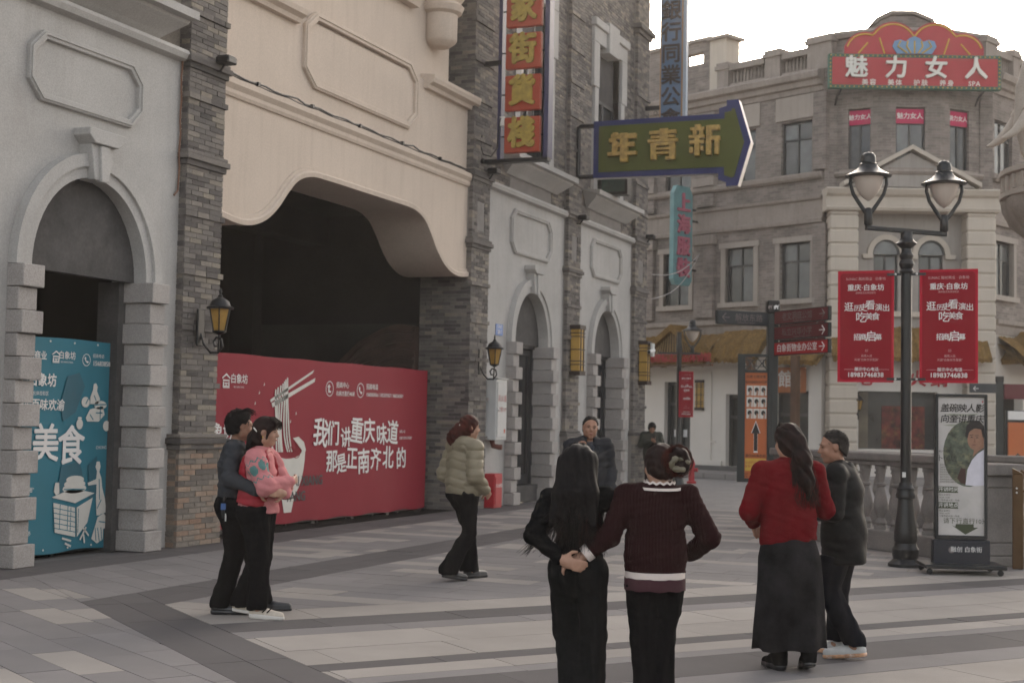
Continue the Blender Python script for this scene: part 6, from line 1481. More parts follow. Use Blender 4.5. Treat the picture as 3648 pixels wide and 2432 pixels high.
def strands(par, m, guides, n, spread, r_=.003, seed=1, name='hair_strands', wav=.0, frizz=0.):
    """loose locks that follow guide curves"""
    rnd = random.Random(seed); mb = MB()
    for _ in range(n):
        g = rnd.choice(guides); o = [rnd.gauss(0, spread) for _ in range(3)]; ph = rnd.uniform(0, 6.28); fr = rnd.uniform(18, 34); pts = []
        end = rnd.uniform(.75, 1.08)
        G_ = [np.array(p, float) for p in g]; N_ = 12
        for i in range(N_):
            t = i/(N_-1)*end*(len(G_)-1); a = min(int(t), len(G_)-2); p = G_[a]+(G_[a+1]-G_[a])*(t-a); tt = i/(N_-1)
            k = .35+.65*tt
            pts.append(tuple(p+np.array(o)*k+wav*tt*np.array((math.sin(fr*p[2]+ph), math.cos(fr*p[2]*.9+ph), 0))+frizz*tt*tt*np.array((rnd.gauss(0, 1), rnd.gauss(0, 1), rnd.gauss(0, .5)))))
        mb.tube(pts, [r_*(1-.75*i/(N_-1)) for i in range(N_)], 4)
    return stuff(mb.obj(name, m, par, smooth=True))
def haircap(P, h=.008, low=-.03, front=.045, infl=.014, side=.0, back=-.075, s=1.):
    """hair shell round the skull, open over the face; returns volume in world axes of the figure"""
    c, M = P['head'], P['hM']; lo, hi = c-.34, c+.3; v = Vol(lo, hi, h); T = lambda x, y, z: c+M@np.array((x, y, z))
    v.ell(T(0, -.014, .03), (.075+infl, .094+infl, .088+infl), .02, M)
    v.ell(T(0, -.03, -.03), (.072+infl*.9, .07+infl, .075+side), .03, M)
    return v, T
def short_hair(o, P, m, n=520, line=.05, infl=.008, ln=.022, seed=3, r_=.0022):
    """cropped hair: many short tapered locks over the scalp behind the hairline"""
    rnd = random.Random(seed); c, M = P['head'], P['hM']; mb = MB(); k = 0
    while k < n:
        a, b = rnd.uniform(0, 6.283), math.asin(rnd.uniform(-.55, 1)); d = np.array((math.cos(b)*math.cos(a), math.cos(b)*math.sin(a), math.sin(b)))
        p = np.array((0, -.014, .03))+d*np.array((.075+infl, .094+infl, .088+infl))
        if p[1] > line+.35*(p[2]-.06)*0 and p[2] < .1: continue
        if p[1] > -.035 and p[2] < .03: continue
        if p[2] < -.03 and p[1] > -.06: continue
        t = np.array((.25*d[0], -.75+.3*d[2], -.55)); t = t-d*(t@d); t = t/np.linalg.norm(t)+np.array([rnd.gauss(0, .25) for _ in range(3)])
        q = [c+M@(p-d*.004), c+M@(p+t*ln*.5+d*.005), c+M@(p+t*ln+d*.003)]
        mb.tube([tuple(x) for x in q], [r_, r_*.9, r_*.25], 4); k += 1
    return stuff(mb.obj('hair_strands', m, o, smooth=True))
def put(D, xpx):                                          # ground point at camera depth D under image column xpx (of 2352)
    return Fv*D+Rv*(D*(xpx-1176)/3267)
def turn(beta): return R(22.677-beta)
def WAV(seed, kz=38, kxy=22):
    r_ = random.Random(seed); out = []
    for i in range(3): out.append((r_.uniform(-1, 1)*kxy*1.6, r_.uniform(-1, 1)*kxy*1.6, r_.uniform(.6, 1.2)*kz*2.2*r_.choice((-1, 1)), r_.uniform(0, 6), .5))
    for i in range(2): out.append((r_.uniform(-1, 1)*kxy, r_.uniform(-1, 1)*kxy, r_.uniform(.5, 1.)*kz, r_.uniform(0, 6), .5))
    return out
def DRAPE(seed):
    r_ = random.Random(seed); return [(r_.choice((-1, 1))*r_.uniform(45, 80), r_.uniform(-60, 60), r_.uniform(-14, 14), r_.uniform(0, 6), .5) for i in range(3)]+[(r_.uniform(-20, 20), r_.uniform(-20, 20), r_.uniform(30, 60), r_.uniform(0, 6), .2) for i in range(2)]
def person(label, D, xpx, beta, scale=1., loc=None):
    p = put(D, xpx) if loc is None else Vector((*loc, 0))
    o = thing('person', label, 'person', (p.x, p.y, 0), turn(beta)); o.scale = (scale,)*3
    return o
# ---------------------------------------------------------------- woman in brown knit jumper, seen from behind
KN = lambda n, c, sc_=210, b=.5, ax='X': mat(n, c, .9, .12, 12, bump=b, wave=(ax, sc_, 1.5), spec=.06)
M_maroon = KN('brown_knit', (.04, .0135, .0145), 38, .9); M_trim = mat('cream_trim', (.62, .54, .5), .85, .05, 20)
def woman_brown():
    o = person('woman in dark brown knit jumper with hair in a scrunchie bun', 7.9, 1512, -4, .938)
    P = pose(head=(.02, .03, 1.47), hM=frame(-22, -6, 4), shL=(-.175, 0, 1.285), shR=(.185, 0, 1.285), elL=(-.275, -.03, 1.06), wrL=(-.435, -.02, .93), hdL=(-.9, .0, -.35), pnL=(-.1, .3, -1),
             elR=(.315, -.02, 1.05), wrR=(.24, .2, .93), hdR=(-.3, .9, .0), pnR=(-1, 0, 0), hip=(0, 0, .86), fat=.95, curl=.9,
             knL=(-.06, .02, .46), knR=(.062, .02, .46), anL=(-.045, -.02, .075), anR=(.05, -.02, .075), toL=(-.055, .16, .03), toR=(.07, .16, .03))
    body(o, P, M_skin)
    lo, hi = bbox(P); v = Vol(lo, hi, .0085); torso(v, P, .034)
    fw = P['tM'][:, 1]; v.cone(V3(0, 0, .865), V3(0, 0, .94), .165, .182, .03, fw, .76)
    sleeve(v, P, 'L', .02, .68); sleeve(v, P, 'R', .022, .92); v.cone(V3(.02, 0, 1.375), V3(.02, 0, 1.5), .085, .1, .02, sub=True); v.cut((0, 0, -1), -.845)
    v.folds(0.003, WAV(3, 44, 30)); v.obj('jumper', M_maroon, o)
    def ring(z0, z1, rx, ry, name, m, n=40, cy=0., wob=0.):
        rws = []
        for z in (z0, z1): rws.append([(rx*math.cos(t), cy+ry*math.sin(t), z+wob*math.sin(t*9)) for t in np.linspace(0, 2*math.pi, n, endpoint=False)])
        return MB().strip(rws, True, True).obj(name, m, o, smooth=40)
    ring(.812, .85, .176, .148, 'waistband_stripe', M_trim); ring(.745, .812, .181, .152, 'waistband', mat('maroon_band', (.05, .014, .02), .9, .1, 9), wob=.004)
    rws = [[(.02+r_*1.05*math.cos(t), -.008+r_*.98*math.sin(t), z+.006*math.sin(t)) for t in np.linspace(0, 2*math.pi, 36, endpoint=False)] for r_, z in ((.124, 1.33), (.12, 1.346), (.1, 1.342))]
    MB().strip(rws, True).obj('collar_stripe', M_trim, o, smooth=True)
    rws = [[(.02+r_*1.05*math.cos(t), .0+r_*.85*math.sin(t), z+.006*math.sin(t)+(.006*math.sin(t*14) if i == 2 else 0)) for t in np.linspace(0, 2*math.pi, 56, endpoint=False)] for i, (r_, z) in enumerate(((.11, 1.33), (.098, 1.35), (.088, 1.372)))]
    MB().strip(rws, True).obj('ruffled_collar', M_maroon, o, smooth=True)
    rws = [[(.02+r_*1.05*math.cos(t), .0+r_*.85*math.sin(t), z+.006*math.sin(t)+.006*math.sin(t*14)) for t in np.linspace(0, 2*math.pi, 56, endpoint=False)] for r_, z in ((.092, 1.366), (.089, 1.38), (.085, 1.37))]
    MB().strip(rws, True).obj('collar_frill', M_trim, o, smooth=True)
    d = unit(P['wrL']-P['elL']); c = P['wrL']-d*.028; a = np.cross(d, (0, 0, 1)); a /= np.linalg.norm(a); b = np.cross(d, a)
    rws = [[tuple(c+d*k+(a*math.cos(t)+b*math.sin(t))*r_) for t in np.linspace(0, 6.2832, 20, endpoint=False)] for k, r_ in ((-.032, .053), (.012, .05))]
    MB().strip(rws, True, True).obj('cuff', M_trim, o, smooth=40)
    lo2 = lo.copy(); lo2[2] = 0; v = Vol(lo2, V3(.3, .3, 1.0), .009); legs(v, P, .014, flare=.012, end=.98); v.cut((0, 0, 1), .768); v.cut((0, 0, -1), -.06)
    v.folds(.0055, DRAPE(8)); v.obj('trousers', M_blackcloth, o)
    for s_ in 'LR': shoe(o, P, s_, M_shoeb)
    v, T = haircap(P, .007, infl=.012)
    v.cut(P['hM']@np.array((0, .8, -.6)), float((P['hM']@np.array((0, .8, -.6)))@T(0, .06, .0)))
    v.cut(-P['hM'][:, 2]+P['hM'][:, 1]*.35, float((-P['hM'][:, 2]+P['hM'][:, 1]*.35)@T(0, -.03, -.075)))
    bun = T(.055, -.115, .02)
    for k in range(7):
        a = k/7*6.28; v.ell(bun+V3(.045*math.cos(a), -.01, .05*math.sin(a)), (.036, .042, .036), .02)
    v.folds(.003, [(120, 0, 30, 0, .6), (60, 80, 90, 1, .5)]); v.obj('hair', M_hairm, o)
    g = [[T(.04*math.cos(a)+.05, -.12, .02+.05*math.sin(a)), T(.085*math.cos(a)+.055, -.14, .02+.09*math.sin(a)), T(.1*math.cos(a+.6)+.055, -.12, .02+.095*math.sin(a+.6)), T(.085*math.cos(a+1.1)+.055, -.1, .02+.08*math.sin(a+1.1))] for a in np.linspace(0, 6.28, 14)]
    strands(o, M_hairr, g, 170, .008, .0028, 4, frizz=.003)
    g = [[T(x, .05, .1), T(x*1.3+.01, -.02, .125), T(x*.8+.03, -.1, .09), T(.04, -.13, .04)] for x in np.linspace(-.045, .04, 9)]
    strands(o, M_hairm, g, 120, .004, .0026, 5)
    M_scr = mat('olive_scrunchie', (.16, .14, .09), .4, .3, 30, spec=.5)
    pts = [T(.055+.05*math.cos(a)-.012, -.155-.012*math.sin(3*a), .0+.034*math.sin(a)+.0) for a in np.linspace(.2, 5.2, 26)]
    MB().tube(pts, [.017+.003*math.sin(i*1.3) for i in range(26)], 14).obj('scrunchie', M_scr, o, smooth=85)
    face_parts(o, P['head'], P['hM'], M_hairb)
woman_brown()
# ---------------------------------------------------------------- woman with long dark hair, black jumper
M_blackknit = mat('black_knit', (.006, .006, .0065), .9, .15, 12, bump=.4, bscale=60, spec=.04)
M_plaid = mat('charcoal_check', (.012, .012, .012), .85, .2, 16, bump=.3, bscale=30, spec=.04)
def woman_black():
    o = person('woman with long dark hair in black jumper and charcoal trousers', 7.95, 1334, 6, .925)
    P = pose(head=(.0, .03, 1.475), hM=frame(6, -6, 0), shL=(-.165, 0, 1.28), shR=(.165, .02, 1.29), elL=(-.255, -.1, 1.07), wrL=(-.09, -.155, .93), hdL=(.85, -.25, -.25), pnL=(.2, 1, 0),
             elR=(.29, .1, 1.18), wrR=(.4, .2, 1.1), hdR=(.8, .5, -.1), pnR=(0, 0, -1), hip=(.0, .0, .86), curl=.6, waist=(.01, 0, 1.0), fat=.84,
             hiL=(-.08, 0, .85), hiR=(.085, 0, .85), knL=(-.06, .1, .48), knR=(.1, .02, .46), anL=(.0, -.06, .075), anR=(.1, -.02, .075), toL=(.0, .13, .03), toR=(.13, .16, .03))
    body(o, P, M_skin)
    lo, hi = bbox(P); v = Vol(lo, hi, .0085); torso(v, P, .016); sleeve(v, P, 'L', .012, .9); sleeve(v, P, 'R', .013, .95); v.cut((0, 0, -1), -.905)
    v.folds(0.0050, WAV(13, 40, 26)); v.obj('jumper', M_blackknit, o)
    v = Vol(np.minimum(lo, V3(-.3, -.3, -.02)), V3(.35, .35, 1.0), .009); legs(v, P, .016, flare=.02, kn=.004, end=.99); v.cut((0, 0, 1), .955); v.cut((0, 0, -1), -.05); v.folds(.0055, DRAPE(21)); tr = v.obj('trousers', M_plaid, o)
    MB().tube([(.14*math.cos(t), .105*math.sin(t), .93) for t in np.linspace(0, 6.2832, 30)], .014, 6).obj('belt', M_shoeb, o, smooth=True)
    for s_ in 'LR': shoe(o, P, s_, M_shoeb)
    c = P['head']; M = P['hM']; T = lambda x, y, z: c+M@np.array((x, y, z))
    v = Vol(c+V3(-.4, -.32, -.5), c+V3(.3, .22, .22), .0075)
    v.ell(T(0, -.014, .034), (.09, .108, .1), .02, M)
    for x, e in ((-.055, -.12), (-.02, -.05), (.02, .03), (.055, .075)):
        v.cone(T(x, -.045, .02), T(x*1.35, -.09, -.17), .064, .062, .04); v.cone(T(x*1.35, -.09, -.17), T(x*1.7+e*.35, -.12, -.31-.05*abs(x)/.055), .06, .018, .04)
    v.cut(M@np.array((0, 1, -.25)), float((M@np.array((0, 1, -.25)))@T(0, .055, 0)))
    v.folds(.004, [(140, 0, 6, 0, .5), (85, 30, 10, 2, .5), (40, 20, 14, 1, .6)]); v.obj('hair', M_hairb, o)
    g = []
    for a in np.linspace(-1.9, 1.9, 22):
        x, y = math.sin(a), -math.cos(a)
        g.append([T(.02*x, -.01, .128), T(.075*x, .09*y*.8, .08), T(.095*x, .108*y, -.04), T(.108*x, .11*y-.01, -.17), T(.125*x-.03*max(0, -x), .11*y-.02, -.3), T(.14*x-.07*max(0, -x)**2, .1*y-.03, -.41), T(.15*x-.14*max(0, -x)**2, .1*y-.03, -.5)])
    strands(o, M_hairb, g, 480, .013, .0036, 7, wav=.012, frizz=.006); strands(o, M_hairm, g, 170, .014, .003, 71, wav=.012, frizz=.006)
    g2 = [q for q in g if q[3][0] > c[0]+.03] ; strands(o, M_hairr, g2, 60, .014, .0026, 8, wav=.012, frizz=.008)  # reddish strands on one side only: rim light put into hair colour
    g3 = [[T(-.06, -.06, -.1), T(-.11, -.1, -.25), T(-.2, -.1, -.36), T(-.27, -.09, -.42)]]; strands(o, M_hairb, g3, 90, .022, .0026, 9, wav=.01, frizz=.008)
    face_parts(o, P['head'], P['hM'], M_hairb)
woman_black()
# ---------------------------------------------------------------- woman in red jumper and long grey skirt
M_redknit = mat('red_knit', (.13, .0055, .009), .9, .1, 10, bump=.3, bscale=60, spec=.06); M_skirt = mat('charcoal_skirt', (.024, .023, .025), .9, .4, 6, bump=.3, bscale=25, spec=.04)
def woman_red():
    o = person('woman in red jumper and long charcoal skirt with wavy ponytail', 9.55, 1815, -6, 1.0)
    P = pose(head=(.0, .03, 1.5), neck=(0, -.01, 1.35), hM=frame(-14, -4, 0), shL=(-.175, 0, 1.3), shR=(.175, 0, 1.3), chest=(0, 0, 1.19), elL=(-.275, -.01, 1.04), wrL=(-.19, .16, .95), hdL=(.3, .8, -.5), pnL=(1, 0, -.3),
             elR=(.275, .06, 1.05), wrR=(.22, .27, 1.06), hdR=(0, 1, .2), pnR=(-1, 0, 0), fat=1.06, hip=(0, 0, .88), anL=(-.07, -.04, .085), anR=(.1, -.14, .115), knL=(-.08, .0, .47), knR=(.09, .03, .48), toL=(-.1, .14, .03), toR=(.12, .03, .03))
    body(o, P, M_skin)
    lo, hi = bbox(P); v = Vol(lo, hi, .0085); torso(v, P, .03); sleeve(v, P, 'L', .02, .93); sleeve(v, P, 'R', .02, .93)
    v.cone(V3(0, 0, .82), V3(0, 0, .93), .178, .18, .03, P['tM'][:, 1], .76); v.cut((.12, 0, -1), -.835); v.folds(0.0028, WAV(31, 36, 24)); v.obj('jumper', M_redknit, o)
    rws = [[(.05*1.05*math.cos(t), -.012+.05*math.sin(t), z) for t in np.linspace(0, 6.2832, 24, endpoint=False)] for z in (1.34, 1.4)]
    MB().strip([[(p[0]*1.25, p[1]*1.25, p[2]) for p in rws[0]], [(p[0]*1.15, p[1]*1.15, p[2]) for p in rws[1]]], True).obj('collar', M_redknit, o, smooth=True)
    n = 96; rws = []
    for z in np.linspace(.93, .145, 34):
        t_ = (.93-z)/.785; rx = .16+.035*min(1, t_*4)+.055*t_; ry = .125+.03*min(1, t_*4)+.045*t_; r_ = []
        for k in range(n):
            a = 2*math.pi*k/n; w = 1+.03*t_*math.sin(a*5+1)+.045*t_*(1-2*abs(math.sin(a*4.5+1.6*t_+.5)))+.014*math.sin(a*3+6*t_)
            r_.append((rx*w*math.cos(a)+.015*t_, ry*w*math.sin(a)-.02*t_, z+.008*t_*math.sin(a*6)+.01*t_*math.cos(a)))
        rws.append(r_)
    MB().strip(rws, True).obj('skirt', M_skirt, o, smooth=80)
    for s_ in 'LR':
        b = shoe(o, P, s_, M_blackcloth, M_shoeb, tall=.13, name='boot')
    c = P['head']; M = P['hM']; T = lambda x, y, z: c+M@np.array((x, y, z))
    v = Vol(c+V3(-.25, -.3, -.5), c+V3(.25, .2, .2), .0075); v.ell(T(0, -.014, .03), (.084, .104, .095), .02, M); v.ell(T(0, -.05, -.03), (.07, .065, .07), .03, M)
    v.cut(M@np.array((0, 1, -.35)), float((M@np.array((0, 1, -.35)))@T(0, .06, 0)))
    v.cone(T(.02, -.1, .0), T(.03, -.135, -.12), .05, .058, .03); v.cone(T(.03, -.135, -.12), T(.045, -.14, -.27), .056, .05, .03); v.cone(T(.045, -.14, -.27), T(.06, -.13, -.38), .05, .016, .03)
    v.folds(.006, [(60, 30, 40, 0, .6), (90, 20, 60, 2, .5), (30, 50, 25, 1, .5)]); v.obj('hair', M_hairm, o)
    g = [[T(.02, -.1, .02), T(.02+x, -.15+abs(x)*.4, -.1), T(.03+x*1.3, -.16+abs(x)*.5, -.22), T(.045+x*1.4, -.15+abs(x)*.4, -.34), T(.06+x*1.2, -.14, -.42)] for x in np.linspace(-.055, .055, 9)]
    strands(o, M_hairm, g, 230, .01, .0034, 17, wav=.016, frizz=.005); strands(o, M_hairr, g[5:], 60, .014, .003, 18, wav=.02, frizz=.008)  # second set reddens one side of the ponytail, rim light as colour
    g = [[T(x, .06, .09), T(x*1.25, .0, .127), T(x*1.1, -.08, .08), T(.015, -.12, .0)] for x in np.linspace(-.048, .048, 10)]; strands(o, M_hairm, g, 110, .003, .0026, 19)
    MB().ball(tuple(T(.02, -.118, -.005)), (.03, .02, .022), 10, 8).obj('hair_tie', M_shoeb, o, smooth=True)
    face_parts(o, P['head'], P['hM'], M_hairb)
woman_red()
# ---------------------------------------------------------------- man in black jacket and bright trainers
M_jacket = mat('black_jacket', (.007, .007, .0075), .7, .15, 8, bump=.2, bscale=25, spec=.15); M_navytr = mat('navy_trousers', (.009, .0095, .013), .85, .15, 8, spec=.05); M_trainer = mat('grey_trainer', (.5, .5, .49), .6, .1, 20); M_osole = mat('orange_sole', (.7, .38, .22), .5, .35, 14, stain=.8, sscale=16, scol=(.75, .72, .68))
M_hairg2 = mat('grey_brown_hair', (.05, .043, .038), .7, .4, 40, spec=.1)
def man_black():
    o = person('man in black jacket and navy trousers wearing grey and orange trainers', 10.1, 1940, -62, .985)
    P = pose(female=False, head=(.0, .075, 1.485), neck=(0, .015, 1.345), hM=frame(-26, -5, 0), shL=(-.19, 0, 1.3), shR=(.19, .02, 1.3), elL=(-.235, .0, 1.03), wrL=(-.14, .24, 1.03), hdL=(.2, 1, .1), pnL=(1, 0, -.2),
             elR=(.24, .1, 1.06), wrR=(.12, .32, 1.08), hdR=(-.2, 1, .1), pnR=(-1, 0, 0), fat=1.1, hip=(0, -.02, .88), knL=(-.1, .08, .47), anL=(-.1, -.13, .1), toL=(-.13, .07, .035), knR=(.09, .06, .48), anR=(.1, .06, .078), toR=(.12, .25, .03), curl=.8)
    body(o, P, M_skin2, .008)
    lo, hi = bbox(P); v = Vol(lo, hi, .0085); torso(v, P, .024); sleeve(v, P, 'L', .022, .95); sleeve(v, P, 'R', .02, .95)
    v.cone(V3(0, -.01, .7), V3(0, 0, .9), .185, .19, .04, P['tM'][:, 1], .82); v.cut((0, 0, -1), -.665); v.folds(0.004, WAV(41, 30, 24)); v.obj('jacket', M_jacket, o)
    c = P['neck']
    rws = [[(c[0]+r_*math.cos(t)*1.05, c[1]+r_*.95*math.sin(t)+(.015 if math.sin(t) > 0 else 0), c[2]+z-.03*max(0, math.sin(t))*(1-abs(math.cos(t)))) for t in np.linspace(1.9, 7.5, 26)] for r_, z in ((.085, -.04), (.078, .035), (.092, .02), (.115, -.03))]
    MB().strip(rws).obj('collar', M_jacket, o, smooth=True)
    for k in (-1, 1): MB().tube([(-.12+.008*k, .148, 1.19), (-.12+.012*k, .15, 1.225)], .004, 5).obj('chest_emblem', M_printg, o)
    v = Vol(np.minimum(lo, V3(-.3, -.35, -.02)), V3(.35, .4, 1.0), .009); legs(v, P, .018, flare=.012, kn=.006, end=.95); v.cut((0, 0, 1), .715); v.cut((0, 0, -1), -.1); v.folds(.0055, DRAPE(47)); v.obj('trousers', M_navytr, o)
    for s_ in 'LR': shoe(o, P, s_, M_trainer, M_osole, name='trainer')
    v, T = haircap(P, .007, infl=.0045); M = P['hM']
    n1 = M@unit((0, .75, -.66)); v.cut(n1, float(n1@T(0, .05, .06))); n2 = M@unit((0, .75, -.7)); v.cut(n2, float(n2@T(0, -.045, -.035)))
    for x in (-1, 1): v.ell(T(x*.085, .0, -.02), (.03, .032, .05), .01, M, True)
    v.folds(.0015, [(150, 90, 60, 0, .5)]); v.obj('hair', M_hairg2, o); short_hair(o, P, M_hairg2, 520, .045, .003, .013, 3, .0018)
    face_parts(o, P['head'], P['hM'], M_hairb)
man_black()
# ---------------------------------------------------------------- woman in padded olive jacket walking off
M_puff = mat('olive_padding', (.22, .185, .125), .55, .1, 8, bump=.15, bscale=60, spec=.4); M_puffin = mat('quilt_shadow_thread', (.12, .1, .07), .8)
def woman_puffer():
    o = person('woman in short olive padded jacket and flared black trousers', 14.4, 1072, 52, 1.0)
    P = pose(head=(.0, .06, 1.525), neck=(0, .01, 1.37), hM=frame(18, -2, 0), shL=(-.18, 0, 1.32), shR=(.18, 0, 1.32), chest=(0, 0, 1.2), elL=(-.26, -.06, 1.05), wrL=(-.2, .1, .9), hdL=(.3, .7, -.5), elR=(.26, -.05, 1.05), wrR=(.2, .12, .9), hdR=(-.3, .7, -.5),
             hip=(0, 0, .9), knL=(-.07, .12, .5), anL=(-.07, .14, .08), toL=(-.08, .34, .035), knR=(.07, .03, .48), anR=(.07, -.22, .11), toR=(.08, -.03, .035), curl=.7)
    body(o, P, M_skin, .009)
    lo, hi = bbox(P, .22); v = Vol(lo, hi, .009); torso(v, P, .065); sleeve(v, P, 'L', .04, .96); sleeve(v, P, 'R', .04, .96)
    v.cone(V3(0, 0, .86), V3(0, 0, .97), .19, .215, .03, P['tM'][:, 1], .85); v.cone(V3(-.1, -.07, 1.36), V3(.1, -.07, 1.36), .075, .075, .04); v.cone(V3(-.11, -.02, 1.36), V3(-.07, .12, 1.3), .055, .05, .03); v.cone(V3(.11, -.02, 1.36), V3(.07, .12, 1.3), .055, .05, .03)
    v.cut((0, -.1, -1), -.845)
    X, Y, Z = v.ax[0][:, None, None], v.ax[1][None, :, None], v.ax[2][None, None, :]
    q = np.abs(np.sin((Z-.86+.25*np.abs(X)*(np.abs(X) < .16))*math.pi/.088)); v.D = v.D+(.014*(1-q**.45)).astype(np.float32)*(np.abs(v.D) < .06)*(Z < 1.36)
    v.folds(0.0012, WAV(51, 60, 50)); v.obj('padded_jacket', M_puff, o)
    v = Vol(np.minimum(lo, V3(-.3, -.45, -.02)), V3(.35, .45, 1.0), .0095); legs(v, P, .008, flare=.045, kn=.0, end=1.0); v.cut((0, 0, 1), .93); v.cut((0, 0, -1), -.075); v.folds(.0055, DRAPE(57)); v.obj('trousers', M_blackcloth, o)
    for s_ in 'LR': shoe(o, P, s_, M_shoeb, M_shoeb)
    v, T = haircap(P, .0085, infl=.012); M = P['hM']; n1 = M@unit((0, .8, -.5)); v.cut(n1, float(n1@T(0, .055, .02)))
    v.cone(T(0, -.12, -.02), T(0, -.16, -.1), .055, .075, .03); v.ell(T(0, -.15, -.13), (.09, .07, .085), .03, M); v.folds(.005, [(80, 40, 60, 0, .6), (50, 70, 90, 1, .6)]); v.obj('hair', M_hairr, o)
    g = [[T(0, -.11, -.01), T(.07*math.cos(a), -.15, -.07+.05*math.sin(a)), T(.09*math.cos(a), -.16, -.16+.07*math.sin(a))] for a in np.linspace(0, 6.28, 10)]; strands(o, M_hairr, g, 110, .012, .004, 27, wav=.008, frizz=.01)
    for k in range(4): MB().ball(tuple(T(-.04+.027*k, -.118, .018)), .012, 6, 5).obj('hair_clip', M_printg, o)
    face_parts(o, P['head'], P['hM'], M_hairb)
woman_puffer()
# ---------------------------------------------------------------- dancing pair: man in grey jumper behind woman in pink
M_greyknit = mat('slate_knit', (.045, .047, .052), .9, .12, 10, bump=.3, bscale=60, spec=.06); M_pinkk = mat('pink_knit', (.52, .2, .205), .9, .1, 10, bump=.3, bscale=60, spec=.06); M_tealk = mat('teal_knit', (.09, .2, .19), .9, .1, 12); M_vest = mat('red_quilting', (.3, .009, .02), .6, .12, 9)
def man_grey():
    o = person('man in slate jumper standing close behind woman in pink', 11.72, 545, 80, 1.02)
    P = pose(female=False, head=(.03, .045, 1.49), neck=(0, .0, 1.345), hM=frame(-10, -2, 0), shL=(-.185, .02, 1.31), shR=(.185, .0, 1.31), elR=(.33, -.03, 1.08), wrR=(.46, .19, 1.0), hdR=(.05, 1, -.12), pnR=(-1, .1, -.3),
             elL=(-.25, .1, 1.05), wrL=(-.16, .3, 1.0), hdL=(.3, 1, 0), pnL=(1, 0, 0), knR=(.08, .03, .48), anR=(.09, -.08, .078), toR=(.1, .12, .03), knL=(-.09, .16, .5), anL=(-.09, .26, .078), toL=(-.1, .46, .03), curl=.7)
    body(o, P, M_skin2, .009)
    lo, hi = bbox(P); v = Vol(lo, hi, .009); torso(v, P, .018); sleeve(v, P, 'R', .016, .95); sleeve(v, P, 'L', .015, .95); v.cut((0, 0, -1), -.9); v.folds(0.0050, WAV(61, 34, 26)); v.obj('jumper', M_greyknit, o)
    MB().lathe([(.066, 1.315), (.062, 1.36), (.058, 1.375), (.052, 1.37)], (0, -.005, 0), 18).obj('roll_collar', M_greyknit, o, smooth=True)
    v = Vol(np.minimum(lo, V3(-.3, -.35, -.02)), V3(.35, .6, 1.0), .0095); legs(v, P, .02, flare=.012, end=1.0); v.cut((0, 0, 1), .92); v.cut((0, 0, -1), -.062); v.folds(.0055, DRAPE(67)); v.obj('trousers', M_blackcloth, o)
    for s_ in 'LR': shoe(o, P, s_, M_shoeb, M_shoeb)
    v, T = haircap(P, .008, infl=.017); M = P['hM']; n1 = M@unit((0, .8, -.6)); v.cut(n1, float(n1@T(0, .06, .062))); n2 = M@unit((0, .3, -1)); v.cut(n2, float(n2@T(0, -.03, -.06)))
    for x in (-1, 1): v.ell(T(x*.09, .012, -.02), (.035, .034, .05), .01, M, True)
    v.folds(.004, [(90, 60, 90, 0, .6)]); v.obj('hair', M_hairb, o); short_hair(o, P, M_hairb, 420, .065, .015, .03, 12, .003); strands(o, M_hairb, [[T(x, -.02, .11), T(x*1.2, .05, .135), T(x*1.2, .1, .1)] for x in (-.05, -.02, .02, .05)], 60, .012, .004, 33, frizz=.006)
    face_parts(o, P['head'], P['hM'], M_hairb)
    MB().tube([(.165, -.06, .93), (.18, -.07, .84), (.185, -.07, .76)], [.012, .018, .01], 6).obj('key_bunch', M_black, o, smooth=True); MB().box((.175, -.09, .83), (.2, -.05, .88)).obj('key_tag', mat('blue_tag', (.05, .12, .3), .5), o); MB().tube([(.18, -.05, .82), (.19, -.05, .74)], .006, 5).obj('key', M_wplast, o)
man_grey()
